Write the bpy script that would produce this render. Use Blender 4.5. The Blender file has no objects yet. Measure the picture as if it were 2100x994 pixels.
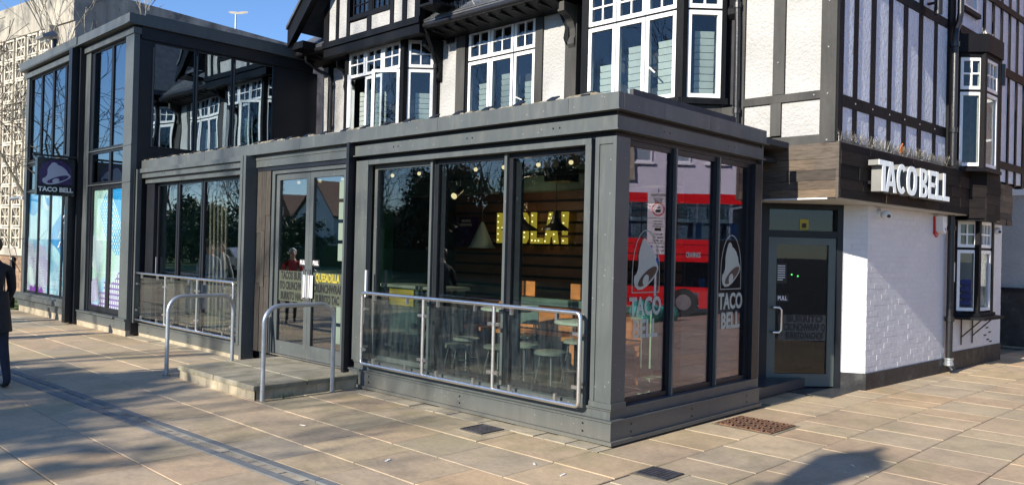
import bpy, bmesh, math, random
import numpy as np
from mathutils import Vector, Matrix

sc = bpy.context.scene
col = sc.collection
rnd = random.Random(7)

# ---------------------------------------------------------------- camera
YAW, PITCH, ROLL, FPX = -0.76322986, 0.00795836, 0.02504791, 1626.3
CAM = np.array([4.1913, -5.6949, 1.72])
def cam_basis():
    cy, sy = math.cos(YAW), math.sin(YAW); cp, sp = math.cos(PITCH), math.sin(PITCH)
    fw = np.array([sy*cp, cy*cp, sp]); r = np.array([cy, -sy, 0.0]); u = np.cross(r, fw)
    c, s = math.cos(ROLL), math.sin(ROLL)
    return c*r+s*u, -s*r+c*u, fw
CR, CU, CF = cam_basis()
cam_data = bpy.data.cameras.new('camera'); cam = bpy.data.objects.new('camera', cam_data); col.objects.link(cam)
cam.matrix_world = Matrix(((CR[0], CU[0], -CF[0], CAM[0]), (CR[1], CU[1], -CF[1], CAM[1]), (CR[2], CU[2], -CF[2], CAM[2]), (0, 0, 0, 1)))
cam_data.sensor_width = 36.0; cam_data.lens = 36.0*FPX/2100.0
cam_data.clip_start = 0.05; cam_data.clip_end = 3000
sc.camera = cam

# ---------------------------------------------------------------- sky, sun, exposure
SUN_EL = math.radians(26.5)
SUN_DIR = Vector((0.015, 1.0, 0)).normalized()*math.cos(SUN_EL) + Vector((0, 0, -math.sin(SUN_EL)))
world = bpy.data.worlds.new('World'); sc.world = world; world.use_nodes = True
wn = world.node_tree; wn.nodes.clear()
sky = wn.nodes.new('ShaderNodeTexSky'); sky.sky_type = 'NISHITA'; sky.sun_disc = False
sky.sun_elevation = SUN_EL; sky.sun_rotation = math.radians(181); sky.air_density = 1.0; sky.dust_density = 0.1; sky.ozone_density = 4.0
bg = wn.nodes.new('ShaderNodeBackground'); bg.inputs[1].default_value = 0.09
wo = wn.nodes.new('ShaderNodeOutputWorld')
tint = wn.nodes.new('ShaderNodeMix'); tint.data_type = 'RGBA'; tint.blend_type = 'MULTIPLY'; tint.inputs[0].default_value = 1.0
tint.inputs[7].default_value = (0.86, 0.98, 1.18, 1)
wn.links.new(sky.outputs[0], tint.inputs[6]); wn.links.new(tint.outputs[2], bg.inputs[0]); wn.links.new(bg.outputs[0], wo.inputs[0])
sun_d = bpy.data.lights.new('sun', 'SUN'); sun_d.energy = 4.2; sun_d.angle = math.radians(0.53); sun_d.color = (1.0, 0.92, 0.79)
sun = bpy.data.objects.new('sun', sun_d); col.objects.link(sun)
sun.rotation_euler = SUN_DIR.to_track_quat('-Z', 'Y').to_euler(); sun.location = (2, -30, 25)
sc.view_settings.view_transform = 'Standard'; sc.view_settings.look = 'None'
sc.view_settings.exposure = 0.95; sc.view_settings.gamma = 1.0; sc.view_settings.use_curve_mapping = False
sc.render.engine = 'CYCLES'
sc.cycles.max_bounces = 10; sc.cycles.transparent_max_bounces = 24; sc.cycles.glossy_bounces = 4
sc.cycles.diffuse_bounces = 3; sc.cycles.use_denoising = True; sc.cycles.sample_clamp_indirect = 6.0
sc.cycles.caustics_reflective = False; sc.cycles.caustics_refractive = False

# ---------------------------------------------------------------- materials
M = {}
def nodes_of(name):
    m = bpy.data.materials.new(name); m.use_nodes = True
    nt = m.node_tree; nt.nodes.clear()
    out = nt.nodes.new('ShaderNodeOutputMaterial')
    M[name] = m
    return m, nt, out
def nd(nt, kind, **kw):
    n = nt.nodes.new('ShaderNode'+kind)
    for k, v in kw.items(): setattr(n, k, v)
    return n
def ramp(nt, src, stops):
    r = nd(nt, 'ValToRGB'); e = r.color_ramp.elements
    while len(e) < len(stops): e.new(0.5)
    for i, (p, c) in enumerate(stops):
        e[i].position = p; e[i].color = (*c, 1) if len(c) == 3 else c
    nt.links.new(src, r.inputs[0]); return r.outputs[0]
def mix(nt, fac, a, b, mode='MIX'):
    n = nd(nt, 'Mix', data_type='RGBA', blend_type=mode)
    for s, v in ((n.inputs[0], fac), (n.inputs[6], a), (n.inputs[7], b)):
        if isinstance(v, (int, float)): s.default_value = v
        elif isinstance(v, tuple): s.default_value = (*v, 1)
        else: nt.links.new(v, s)
    return n.outputs[2]
def mth(nt, op, a, b=0.0):
    n = nd(nt, 'Math', operation=op)
    for s, v in ((n.inputs[0], a), (n.inputs[1], b)):
        if isinstance(v, (int, float)): s.default_value = v
        else: nt.links.new(v, s)
    return n.outputs[0]
def noise(nt, vec, scale, detail=4.0, rough=0.55, dist=0.0):
    n = nd(nt, 'TexNoise'); n.inputs['Scale'].default_value = scale; n.inputs['Detail'].default_value = detail
    n.inputs['Roughness'].default_value = rough; n.inputs['Distortion'].default_value = dist
    if vec is not None: nt.links.new(vec, n.inputs['Vector'])
    return n.outputs[0]
def stretch(nt, vec, s):
    mp = nd(nt, 'Mapping'); mp.inputs['Scale'].default_value = s; nt.links.new(vec, mp.inputs[0]); return mp.outputs[0]
def pbr(name, color, rough=0.5, metal=0.0, var=0.25, vscale=3.0, bump=0.0, bscale=60.0, stretch_v=None, dark=None, rand=0.0,
        spec=0.5, coat=0.0, dirt=None, dirt_scale=2.0, dirt_lo=0.5, dirt_hi=0.75, rvar=0.12, bdist=0.01, transl=0.0, color2=None):
    """principled material with noise tone, optional dirt, optional per-object random tone, optional bump"""
    m, nt, out = nodes_of(name)
    p = nd(nt, 'BsdfPrincipled'); nt.links.new(p.outputs[0], out.inputs[0])
    pos = nd(nt, 'NewGeometry').outputs['Position']
    v = pos if stretch_v is None else stretch(nt, pos, stretch_v)
    n1 = noise(nt, v, vscale)
    dk = dark or tuple(c*(1-var) for c in color); lt = tuple(min(1, c*(1+var)) for c in color)
    c = ramp(nt, n1, [(0.3, dk), (0.7, lt)])
    oi = nd(nt, 'ObjectInfo').outputs['Random']
    if color2:
        c = mix(nt, oi, c, color2)
    if rand > 0:
        rr = ramp(nt, oi, [(0.0, (1-rand,)*3), (1.0, (1+rand,)*3)])
        c = mix(nt, 1.0, c, rr, 'MULTIPLY')
    if dirt:
        n2 = noise(nt, pos, dirt_scale, 6.0, 0.65)
        c = mix(nt, ramp(nt, n2, [(dirt_lo, (0, 0, 0)), (dirt_hi, (1, 1, 1))]), c, dirt)
    nt.links.new(c, p.inputs['Base Color'])
    p.inputs['Metallic'].default_value = metal
    p.inputs['Specular IOR Level'].default_value = spec
    if coat: p.inputs['Coat Weight'].default_value = coat
    n3 = noise(nt, pos, vscale*4+5, 3.0)
    nt.links.new(mth(nt, 'ADD', mth(nt, 'MULTIPLY', n3, rvar*2), rough-rvar), p.inputs['Roughness'])
    if bump > 0:
        b = nd(nt, 'Bump'); b.inputs['Strength'].default_value = bump; b.inputs['Distance'].default_value = bdist
        nt.links.new(noise(nt, v, bscale, 5.0, 0.6), b.inputs['Height']); nt.links.new(b.outputs[0], p.inputs['Normal'])
    return m
def emit(name, color, strength):
    m, nt, out = nodes_of(name)
    e = nd(nt, 'Emission'); e.inputs[0].default_value = (*color, 1); e.inputs[1].default_value = strength
    nt.links.new(e.outputs[0], out.inputs[0]); return m
def glass(name, ior=1.5, tint=(0.85, 0.88, 0.87), wavy=0.0, wscale=1.2, film=None, film_fac=0.0, refl=(1, 1, 1)):
    m, nt, out = nodes_of(name)
    geo = nd(nt, 'NewGeometry')
    i = mth(nt, 'ADD', mth(nt, 'MULTIPLY', geo.outputs['Backfacing'], 1.0/ior-ior), ior)
    fr = nd(nt, 'Fresnel'); nt.links.new(i, fr.inputs['IOR'])
    g = nd(nt, 'BsdfGlossy'); g.inputs['Roughness'].default_value = 0.0; g.inputs['Color'].default_value = (*refl, 1)
    t = nd(nt, 'BsdfTransparent'); t.inputs[0].default_value = (*tint, 1)
    if wavy > 0:
        b = nd(nt, 'Bump'); b.inputs['Strength'].default_value = 1.0; b.inputs['Distance'].default_value = wavy
        oi = nd(nt, 'ObjectInfo').outputs['Random']
        vo = nd(nt, 'VectorMath', operation='ADD'); nt.links.new(geo.outputs['Position'], vo.inputs[0])
        cb = nd(nt, 'CombineXYZ'); k = mth(nt, 'MULTIPLY', oi, 40.0); nt.links.new(k, cb.inputs[0]); nt.links.new(k, cb.inputs[2])
        nt.links.new(cb.outputs[0], vo.inputs[1])
        nt.links.new(noise(nt, vo.outputs[0], wscale, 1.0, 0.4), b.inputs['Height']); nt.links.new(b.outputs[0], g.inputs['Normal'])
    mx = nd(nt, 'MixShader'); nt.links.new(fr.outputs[0], mx.inputs[0]); nt.links.new(t.outputs[0], mx.inputs[1]); nt.links.new(g.outputs[0], mx.inputs[2])
    res = mx.outputs[0]
    if film:
        d = nd(nt, 'BsdfDiffuse'); d.inputs[0].default_value = (*film, 1)
        n2 = noise(nt, stretch(nt, geo.outputs['Position'], (5, 5, 0.6)), 6.0, 5.0, 0.65)
        f = mth(nt, 'MULTIPLY', ramp(nt, n2, [(0.42, (0, 0, 0)), (0.8, (1, 1, 1))]), film_fac)
        m2 = nd(nt, 'MixShader'); nt.links.new(f, m2.inputs[0]); nt.links.new(res, m2.inputs[1]); nt.links.new(d.outputs[0], m2.inputs[2]); res = m2.outputs[0]
    nt.links.new(res, out.inputs[0]); return m
def vinyl(name, color, alpha):
    m, nt, out = nodes_of(name)
    d = nd(nt, 'BsdfPrincipled'); d.inputs['Base Color'].default_value = (*color, 1); d.inputs['Roughness'].default_value = 0.4
    t = nd(nt, 'BsdfTransparent'); mx = nd(nt, 'MixShader'); mx.inputs[0].default_value = alpha
    nt.links.new(t.outputs[0], mx.inputs[1]); nt.links.new(d.outputs[0], mx.inputs[2]); nt.links.new(mx.outputs[0], out.inputs[0]); return m
def pattern(name, a, b, kind, scale, thresh=0.5, rot=0.0):
    """flat print: two inks in stripes, dots, waves or blotches"""
    m, nt, out = nodes_of(name)
    p = nd(nt, 'BsdfPrincipled'); p.inputs['Roughness'].default_value = 0.35; nt.links.new(p.outputs[0], out.inputs[0])
    pos = nd(nt, 'NewGeometry').outputs['Position']
    mp = nd(nt, 'Mapping'); mp.inputs['Rotation'].default_value = (0, rot, 0); nt.links.new(pos, mp.inputs[0]); v = mp.outputs[0]
    if kind == 'stripe':
        w = nd(nt, 'TexWave', wave_type='BANDS', bands_direction='X'); w.inputs['Scale'].default_value = scale; nt.links.new(v, w.inputs[0]); f = w.outputs[1]
    elif kind == 'wavy':
        w = nd(nt, 'TexWave', wave_type='BANDS', bands_direction='Z'); w.inputs['Scale'].default_value = scale; w.inputs['Distortion'].default_value = 6.0
        w.inputs['Detail'].default_value = 1.0; w.inputs['Detail Scale'].default_value = 1.5; nt.links.new(v, w.inputs[0]); f = w.outputs[1]
    elif kind == 'dots':
        sx = nd(nt, 'SeparateXYZ'); nt.links.new(stretch(nt, v, (scale, scale, scale)), sx.inputs[0])
        f = mth(nt, 'MULTIPLY', mth(nt, 'SINE', sx.outputs[0]), mth(nt, 'SINE', sx.outputs[2])); f = mth(nt, 'ADD', mth(nt, 'MULTIPLY', f, 0.5), 0.5)
    elif kind == 'grid':
        sx = nd(nt, 'SeparateXYZ'); nt.links.new(stretch(nt, v, (scale, scale, scale)), sx.inputs[0])
        f = mth(nt, 'MINIMUM', mth(nt, 'SINE', sx.outputs[0]), mth(nt, 'SINE', sx.outputs[2])); f = mth(nt, 'ADD', mth(nt, 'MULTIPLY', f, 0.5), 0.5)
    else:
        f = noise(nt, v, scale, 8.0, 0.75)
    fr = ramp(nt, f, [(max(0, thresh-0.03), (0, 0, 0)), (min(1, thresh+0.03), (1, 1, 1))]) if kind != 'mist' else ramp(nt, f, [(0.35, (0, 0, 0)), (0.65, (1, 1, 1))])
    nt.links.new(mix(nt, fr, a, b), p.inputs['Base Color'])
    return m

def coated_metal(name, base, dirt):
    m, nt, out = nodes_of(name)
    p = nd(nt, 'BsdfPrincipled'); nt.links.new(p.outputs[0], out.inputs[0])
    pos = nd(nt, 'NewGeometry').outputs['Position']
    n1 = noise(nt, pos, 1.6, 5.0, 0.6)
    c = ramp(nt, n1, [(0.3, tuple(v*0.86 for v in base)), (0.7, tuple(v*1.10 for v in base))])
    st = noise(nt, stretch(nt, pos, (5, 5, 0.6)), 2.0, 7.0, 0.72, 0.6)
    c = mix(nt, mth(nt, 'MULTIPLY', ramp(nt, st, [(0.5, (0, 0, 0)), (0.82, (1, 1, 1))]), 0.4), c, dirt)
    vo = nd(nt, 'TexVoronoi'); vo.inputs['Scale'].default_value = 13.0; nt.links.new(pos, vo.inputs['Vector'])
    c = mix(nt, mth(nt, 'MULTIPLY', ramp(nt, vo.outputs['Distance'], [(0.06, (1, 1, 1)), (0.085, (0, 0, 0))]), 0.7), c, (0.32, 0.32, 0.30))
    sx = nd(nt, 'SeparateXYZ'); nt.links.new(pos, sx.inputs[0])
    low = ramp(nt, mth(nt, 'ADD', sx.outputs[2], mth(nt, 'MULTIPLY', n1, 0.25)), [(0.10, (1, 1, 1)), (0.36, (0, 0, 0))])
    c = mix(nt, mth(nt, 'MULTIPLY', low, 0.65), c, (0.15, 0.14, 0.115))
    nt.links.new(c, p.inputs['Base Color'])
    nt.links.new(ramp(nt, st, [(0.3, (0.34,)*3), (0.75, (0.62,)*3)]), p.inputs['Roughness'])
    b = nd(nt, 'Bump'); b.inputs['Strength'].default_value = 0.25; b.inputs['Distance'].default_value = 0.006
    nt.links.new(noise(nt, pos, 2.4, 2.0, 0.5), b.inputs['Height']); nt.links.new(b.outputs[0], p.inputs['Normal'])
coated_metal('anthracite', (0.076, 0.087, 0.087), (0.15, 0.155, 0.145))
pbr('anthracite_dark', (0.013, 0.015, 0.019), 0.4, 0.0, 0.2, 2.5, spec=0.3)
coated_metal('roof_edge_metal', (0.080, 0.091, 0.092), (0.17, 0.17, 0.155))
pbr('bitumen', (0.06, 0.06, 0.065), 0.9, bump=0.4, bscale=40)
pbr('moss', (0.20, 0.185, 0.15), 0.95, var=0.5, vscale=14.0, bump=0.8, bscale=60, dirt=(0.12, 0.09, 0.04), dirt_scale=12, dirt_lo=0.5, dirt_hi=0.6)
pbr('black_timber', (0.007, 0.0075, 0.009), 0.5, spec=0.15, var=0.4, vscale=4, bump=0.35, bscale=25, stretch_v=(1, 1, 0.25))
pbr('weathered_timber', (0.052, 0.051, 0.048), 0.65, spec=0.3, var=0.3, vscale=5, bump=0.4, bscale=30, stretch_v=(1, 1, 0.2), rand=0.12)
pbr('dark_side_timber', (0.0085, 0.0085, 0.0105), 0.6, spec=0.12, var=0.3, vscale=5, bump=0.4, bscale=30, stretch_v=(1, 1, 0.2))
pbr('render_white', (0.44, 0.435, 0.42), 0.7, var=0.08, vscale=2.0, bump=0.9, bscale=26, bdist=0.03, spec=0.2, dirt=(0.34, 0.325, 0.30), dirt_scale=1.6, dirt_lo=0.55, dirt_hi=0.9)
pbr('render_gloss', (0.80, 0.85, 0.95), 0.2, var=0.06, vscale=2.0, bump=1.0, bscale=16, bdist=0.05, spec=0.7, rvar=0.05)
pbr('upvc', (0.80, 0.80, 0.79), 0.35, var=0.04, vscale=3, dirt=(0.68, 0.67, 0.63), dirt_scale=4, dirt_lo=0.6, dirt_hi=0.9)
pbr('blind_slat', (0.56, 0.59, 0.54), 0.5, var=0.08, rand=0.2)
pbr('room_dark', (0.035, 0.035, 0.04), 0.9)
pbr('slate', (0.085, 0.09, 0.10), 0.5, var=0.3, vscale=6, rand=0.2, bump=0.3, bscale=40)
pbr('brick_paint', (0.66, 0.665, 0.68), 0.5, var=0.04, vscale=2, bump=0.4, bscale=45, bdist=0.006, rand=0.03)
pbr('mortar_paint', (0.66, 0.665, 0.68), 0.7, var=0.05)
pbr('plinth_black', (0.022, 0.022, 0.023), 0.6, var=0.5, vscale=5, bump=0.6, bscale=14, dirt=(0.09, 0.09, 0.085), dirt_scale=5, dirt_lo=0.55, dirt_hi=0.8)
pbr('galvanised', (0.42, 0.45, 0.48), 0.42, 0.75, 0.15, 9.0, bump=0.15, bscale=90)
pbr('stainless', (0.80, 0.78, 0.75), 0.30, 1.0, 0.08, 8.0, rvar=0.06)
pbr('cast_black', (0.014, 0.014, 0.016), 0.35, bump=0.2, bscale=40)
pbr('rust_iron', (0.20, 0.105, 0.06), 0.8, var=0.4, vscale=9, bump=0.5, bscale=60)
pbr('dark_iron', (0.045, 0.045, 0.052), 0.5, var=0.4, vscale=9, bump=0.3, bscale=60)
pbr('concrete_step', (0.27, 0.245, 0.185), 0.85, var=0.25, vscale=4, bump=0.5, bscale=40, dirt=(0.13, 0.125, 0.06), dirt_scale=3.5, dirt_lo=0.5, dirt_hi=0.75)
pbr('pale_stone', (0.36, 0.31, 0.22), 0.9, var=0.25, vscale=5, bump=0.5, bscale=40, rand=0.15)
pbr('strip_stone', (0.15, 0.16, 0.165), 0.7, var=0.12, vscale=6, bump=0.2, bscale=60, rand=0.08)
pbr('sett_stone', (0.33, 0.285, 0.215), 0.85, var=0.2, vscale=8, bump=0.4, bscale=50, rand=0.15)
pbr('channel_dark', (0.03, 0.03, 0.03), 0.9)
pbr('letter_white', (0.86, 0.90, 0.89), 0.4, var=0.05)
M['letter_white'].node_tree.nodes['Principled BSDF'].inputs['Emission Color'].default_value = (0.85, 0.95, 0.93, 1); M['letter_white'].node_tree.nodes['Principled BSDF'].inputs['Emission Strength'].default_value = 0.13  # slight glow added to brighten the letter faces, which sit in shade
pbr('letter_return', (0.20, 0.20, 0.19), 0.45, var=0.1)
pbr('alarm_red', (0.45, 0.02, 0.03), 0.35, var=0.05)
pbr('plastic_white', (0.72, 0.73, 0.74), 0.35, var=0.03)
pbr('plastic_black', (0.012, 0.012, 0.014), 0.3, var=0.1)
pbr('plastic_grey', (0.22, 0.22, 0.23), 0.4, var=0.1)
pbr('wire_steel', (0.45, 0.43, 0.38), 0.35, 0.9, 0.15)
pbr('leaf_orange', (0.5, 0.16, 0.04), 0.7)
pbr('concrete', (0.40, 0.37, 0.31), 0.85, var=0.18, vscale=1.2, bump=0.4, bscale=20, dirt=(0.17, 0.165, 0.15), dirt_scale=1.0, dirt_lo=0.5, dirt_hi=0.75, stretch_v=(1, 1, 0.3))
pbr('concrete_stained', (0.36, 0.33, 0.27), 0.85, var=0.3, vscale=3.0, stretch_v=(1, 1, 0.12), bump=0.4, bscale=20, dirt=(0.10, 0.10, 0.095), dirt_scale=1.5, dirt_lo=0.48, dirt_hi=0.7)
pbr('concrete_block', (0.56, 0.52, 0.43), 0.8, var=0.12, vscale=4, rand=0.08)
pbr('brick_brown', (0.26, 0.17, 0.11), 0.85, var=0.3, vscale=8, rand=0.25, bump=0.3, bscale=50)
pbr('brick_red', (0.30, 0.12, 0.07), 0.85, var=0.3, vscale=8, rand=0.2)
pbr('bark', (0.11, 0.095, 0.075), 0.9, var=0.35, vscale=8, bump=0.6, bscale=30, stretch_v=(1, 1, 0.2))
pbr('bark_pale', (0.20, 0.19, 0.16), 0.85, var=0.35, vscale=8, bump=0.4, bscale=30)
pbr('evergreen', (0.05, 0.075, 0.035), 0.6, var=0.5, vscale=2.5, rand=0.2)
pbr('hedge', (0.045, 0.07, 0.025), 0.6, var=0.5, vscale=6)
pbr('grass', (0.07, 0.13, 0.03), 0.8, var=0.35, vscale=1.5)
pbr('asphalt', (0.055, 0.055, 0.058), 0.85, var=0.2, vscale=4, bump=0.3, bscale=80)
pbr('bus_red', (0.62, 0.012, 0.018), 0.25, var=0.05, coat=0.4)
pbr('tyre', (0.018, 0.018, 0.018), 0.8)
pbr('wheel_metal', (0.35, 0.35, 0.36), 0.4, 0.7)
pbr('bus_interior', (0.32, 0.34, 0.37), 0.8)
pbr('seat_blue', (0.03, 0.12, 0.35), 0.7, rand=0.2)
pbr('car_silver', (0.5, 0.52, 0.54), 0.25, 0.5)
pbr('bag_green', (0.06, 0.42, 0.34), 0.3, var=0.4, vscale=12, bump=0.9, bscale=16, bdist=0.05)
pbr('mauve_wall', (0.60, 0.585, 0.62), 0.75, var=0.04)
pbr('house_white', (0.7, 0.69, 0.66), 0.8, var=0.05)
pbr('roof_tile', (0.13, 0.075, 0.055), 0.8, var=0.3)
pbr('skin', (0.52, 0.32, 0.24), 0.5, var=0.06)
pbr('hair_brown', (0.06, 0.03, 0.018), 0.5, var=0.3, vscale=30)
pbr('hair_white', (0.62, 0.60, 0.56), 0.6, var=0.15, vscale=30)
pbr('coat_black', (0.010, 0.011, 0.016), 0.75, var=0.3, vscale=9, bump=0.3, bscale=25)
pbr('trouser_navy', (0.012, 0.015, 0.032), 0.8, var=0.3, vscale=9, bump=0.3, bscale=25)
pbr('coat_red', (0.5, 0.02, 0.03), 0.75, var=0.2, vscale=9, bump=0.3, bscale=25)
pbr('coat_grey', (0.30, 0.34, 0.42), 0.8, var=0.2, vscale=9, bump=0.3, bscale=25)
pbr('jeans', (0.12, 0.18, 0.30), 0.85, var=0.3, vscale=12)
pbr('shoe_black', (0.012, 0.012, 0.013), 0.4)
# interior
pbr('tile_floor', (0.05, 0.052, 0.055), 0.35, var=0.2, vscale=3)
pbr('ceiling_dark', (0.02, 0.02, 0.022), 0.9)
pbr('slat_wood', (0.12, 0.055, 0.032), 0.55, var=0.3, vscale=6, stretch_v=(0.3, 1, 1), rand=0.25)
pbr('orange_wood', (0.42, 0.16, 0.045), 0.45, var=0.3, vscale=9, stretch_v=(0.3, 1, 1), rand=0.15)
pbr('table_green', (0.33, 0.37, 0.30), 0.35, var=0.06)
pbr('stool_top', (0.20, 0.21, 0.17), 0.4, var=0.1, rand=0.2)
pbr('seat_green', (0.06, 0.10, 0.085), 0.5)
pbr('chair_leg', (0.10, 0.10, 0.10), 0.4, 0.6)
pbr('booth_yellow', (0.50, 0.40, 0.05), 0.5)
pbr('panel_green', (0.36, 0.55, 0.33), 0.5, var=0.05)
pbr('teal_wall', (0.05, 0.22, 0.16), 0.7)
pbr('wall_grey', (0.045, 0.045, 0.048), 0.8)
pbr('wall_red', (0.07, 0.012, 0.009), 0.7)
pbr('pendant_green', (0.38, 0.46, 0.36), 0.35, 0.2)
pbr('sign_gold', (0.40, 0.29, 0.03), 0.4, 0.3)
pbr('paper', (0.75, 0.75, 0.70), 0.8, var=0.03)
pbr('paper_green', (0.17, 0.22, 0.17), 0.6, var=0.04)
pbr('yellow_print', (0.42, 0.35, 0.04), 0.6, var=0.03)
pbr('black_print', (0.012, 0.012, 0.012), 0.6)
pbr('white_print', (0.75, 0.75, 0.75), 0.6, var=0.02)
pbr('blue_print', (0.02, 0.10, 0.45), 0.5, var=0.03)
pbr('red_print', (0.55, 0.02, 0.03), 0.5, var=0.03)
pbr('sign_purple', (0.045, 0.018, 0.10), 0.25, var=0.05)
pbr('sign_black', (0.008, 0.007, 0.012), 0.25, var=0.1)
pbr('sign_pale', (0.46, 0.46, 0.56), 0.3, var=0.05)
pbr('blue_bag', (0.01, 0.06, 0.5), 0.4, bump=0.8, bscale=14, bdist=0.04)
pbr('curtain', (0.55, 0.5, 0.38), 0.9)
pbr('soffit', (0.50, 0.50, 0.47), 0.7, var=0.06)
pbr('door_green_grey', (0.085, 0.105, 0.10), 0.35, var=0.08)
emit('bulb_warm', (1.0, 0.85, 0.35), 1.1)
emit('marquee_glow', (0.60, 0.46, 0.05), 0.32)
emit('bulb_soft', (1.0, 0.82, 0.45), 0.6)
emit('led_green', (0.1, 1.0, 0.2), 3.0)
emit('lamp_batten', (1.0, 0.97, 0.9), 1.2)
glass('glass_ext', 1.65, (0.90, 0.93, 0.92), 0.0016, 0.9)
glass('glass_bay', 2.7, (0.72, 0.76, 0.76), 0.002, 1.0)
glass('glass_side', 2.3, (0.66, 0.70, 0.71), 0.0010, 0.8, refl=(0.82, 0.74, 0.90))
glass('glass_door', 1.5, (0.60, 0.62, 0.62), 0.0008, 0.8)
glass('glass_tower', 3.4, (0.50, 0.53, 0.57), 0.0025, 1.1, refl=(0.86, 0.96, 1.0))
glass('glass_tower_side', 4.4, (0.45, 0.48, 0.52), 0.004, 1.3, refl=(0.74, 0.90, 1.0))
glass('glass_house', 1.5, (0.82, 0.86, 0.86), 0.002, 2.0)
glass('glass_rail', 1.45, (0.92, 0.955, 0.94), 0.0, film=(0.5, 0.57, 0.56), film_fac=0.035)
glass('glass_bus', 1.6, (0.55, 0.65, 0.68))
vinyl('vinyl_pale', (0.50, 0.58, 0.54), 0.55)
vinyl('vinyl_line', (0.40, 0.47, 0.43), 0.45)
vinyl('vinyl_black', (0.01, 0.01, 0.01), 0.9)
vinyl('vinyl_yellow_green', (0.12, 0.14, 0.10), 0.5)
vinyl('vinyl_smoke', (0.16, 0.16, 0.15), 0.3)

# planks of reclaimed wood: tone from each piece's own random number, grain along its length
def plank_mat(name, stops, vec):
    m, nt, out = nodes_of(name)
    p = nd(nt, 'BsdfPrincipled'); nt.links.new(p.outputs[0], out.inputs[0])
    oi = nd(nt, 'ObjectInfo').outputs['Random']; pos = nd(nt, 'NewGeometry').outputs['Position']
    base = ramp(nt, oi, stops)
    v = stretch(nt, pos, vec)
    g = noise(nt, v, 9.0, 8.0, 0.7, 0.6)
    c = mix(nt, 1.0, base, ramp(nt, g, [(0.25, (0.35, 0.33, 0.32)), (0.5, (0.9, 0.9, 0.9)), (0.75, (1.35, 1.3, 1.25))]), 'MULTIPLY')
    nt.links.new(c, p.inputs['Base Color']); p.inputs['Roughness'].default_value = 0.8; p.inputs['Specular IOR Level'].default_value = 0.15
    b = nd(nt, 'Bump'); b.inputs['Strength'].default_value = 0.6; b.inputs['Distance'].default_value = 0.006
    nt.links.new(g, b.inputs['Height']); nt.links.new(b.outputs[0], p.inputs['Normal'])
WOOD = [(0.0, (0.095, 0.075, 0.060)), (0.25, (0.15, 0.115, 0.085)), (0.45, (0.10, 0.09, 0.08)), (0.65, (0.18, 0.135, 0.095)), (0.85, (0.125, 0.105, 0.088)), (1.0, (0.065, 0.055, 0.048))]
plank_mat('plank_wood', WOOD, (0.6, 0.6, 6))
plank_mat('plank_shaded', [(0.0, (0.014, 0.012, 0.012)), (0.5, (0.020, 0.017, 0.016)), (0.85, (0.040, 0.030, 0.025)), (1.0, (0.012, 0.011, 0.012))], (0.6, 0.6, 6))  # same boards, with the shade of the side face put into the colour
plank_mat('plank_upright', [(0.0, (0.05, 0.046, 0.042)), (0.5, (0.075, 0.068, 0.06)), (1.0, (0.035, 0.032, 0.03))], (6, 6, 0.6))

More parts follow.
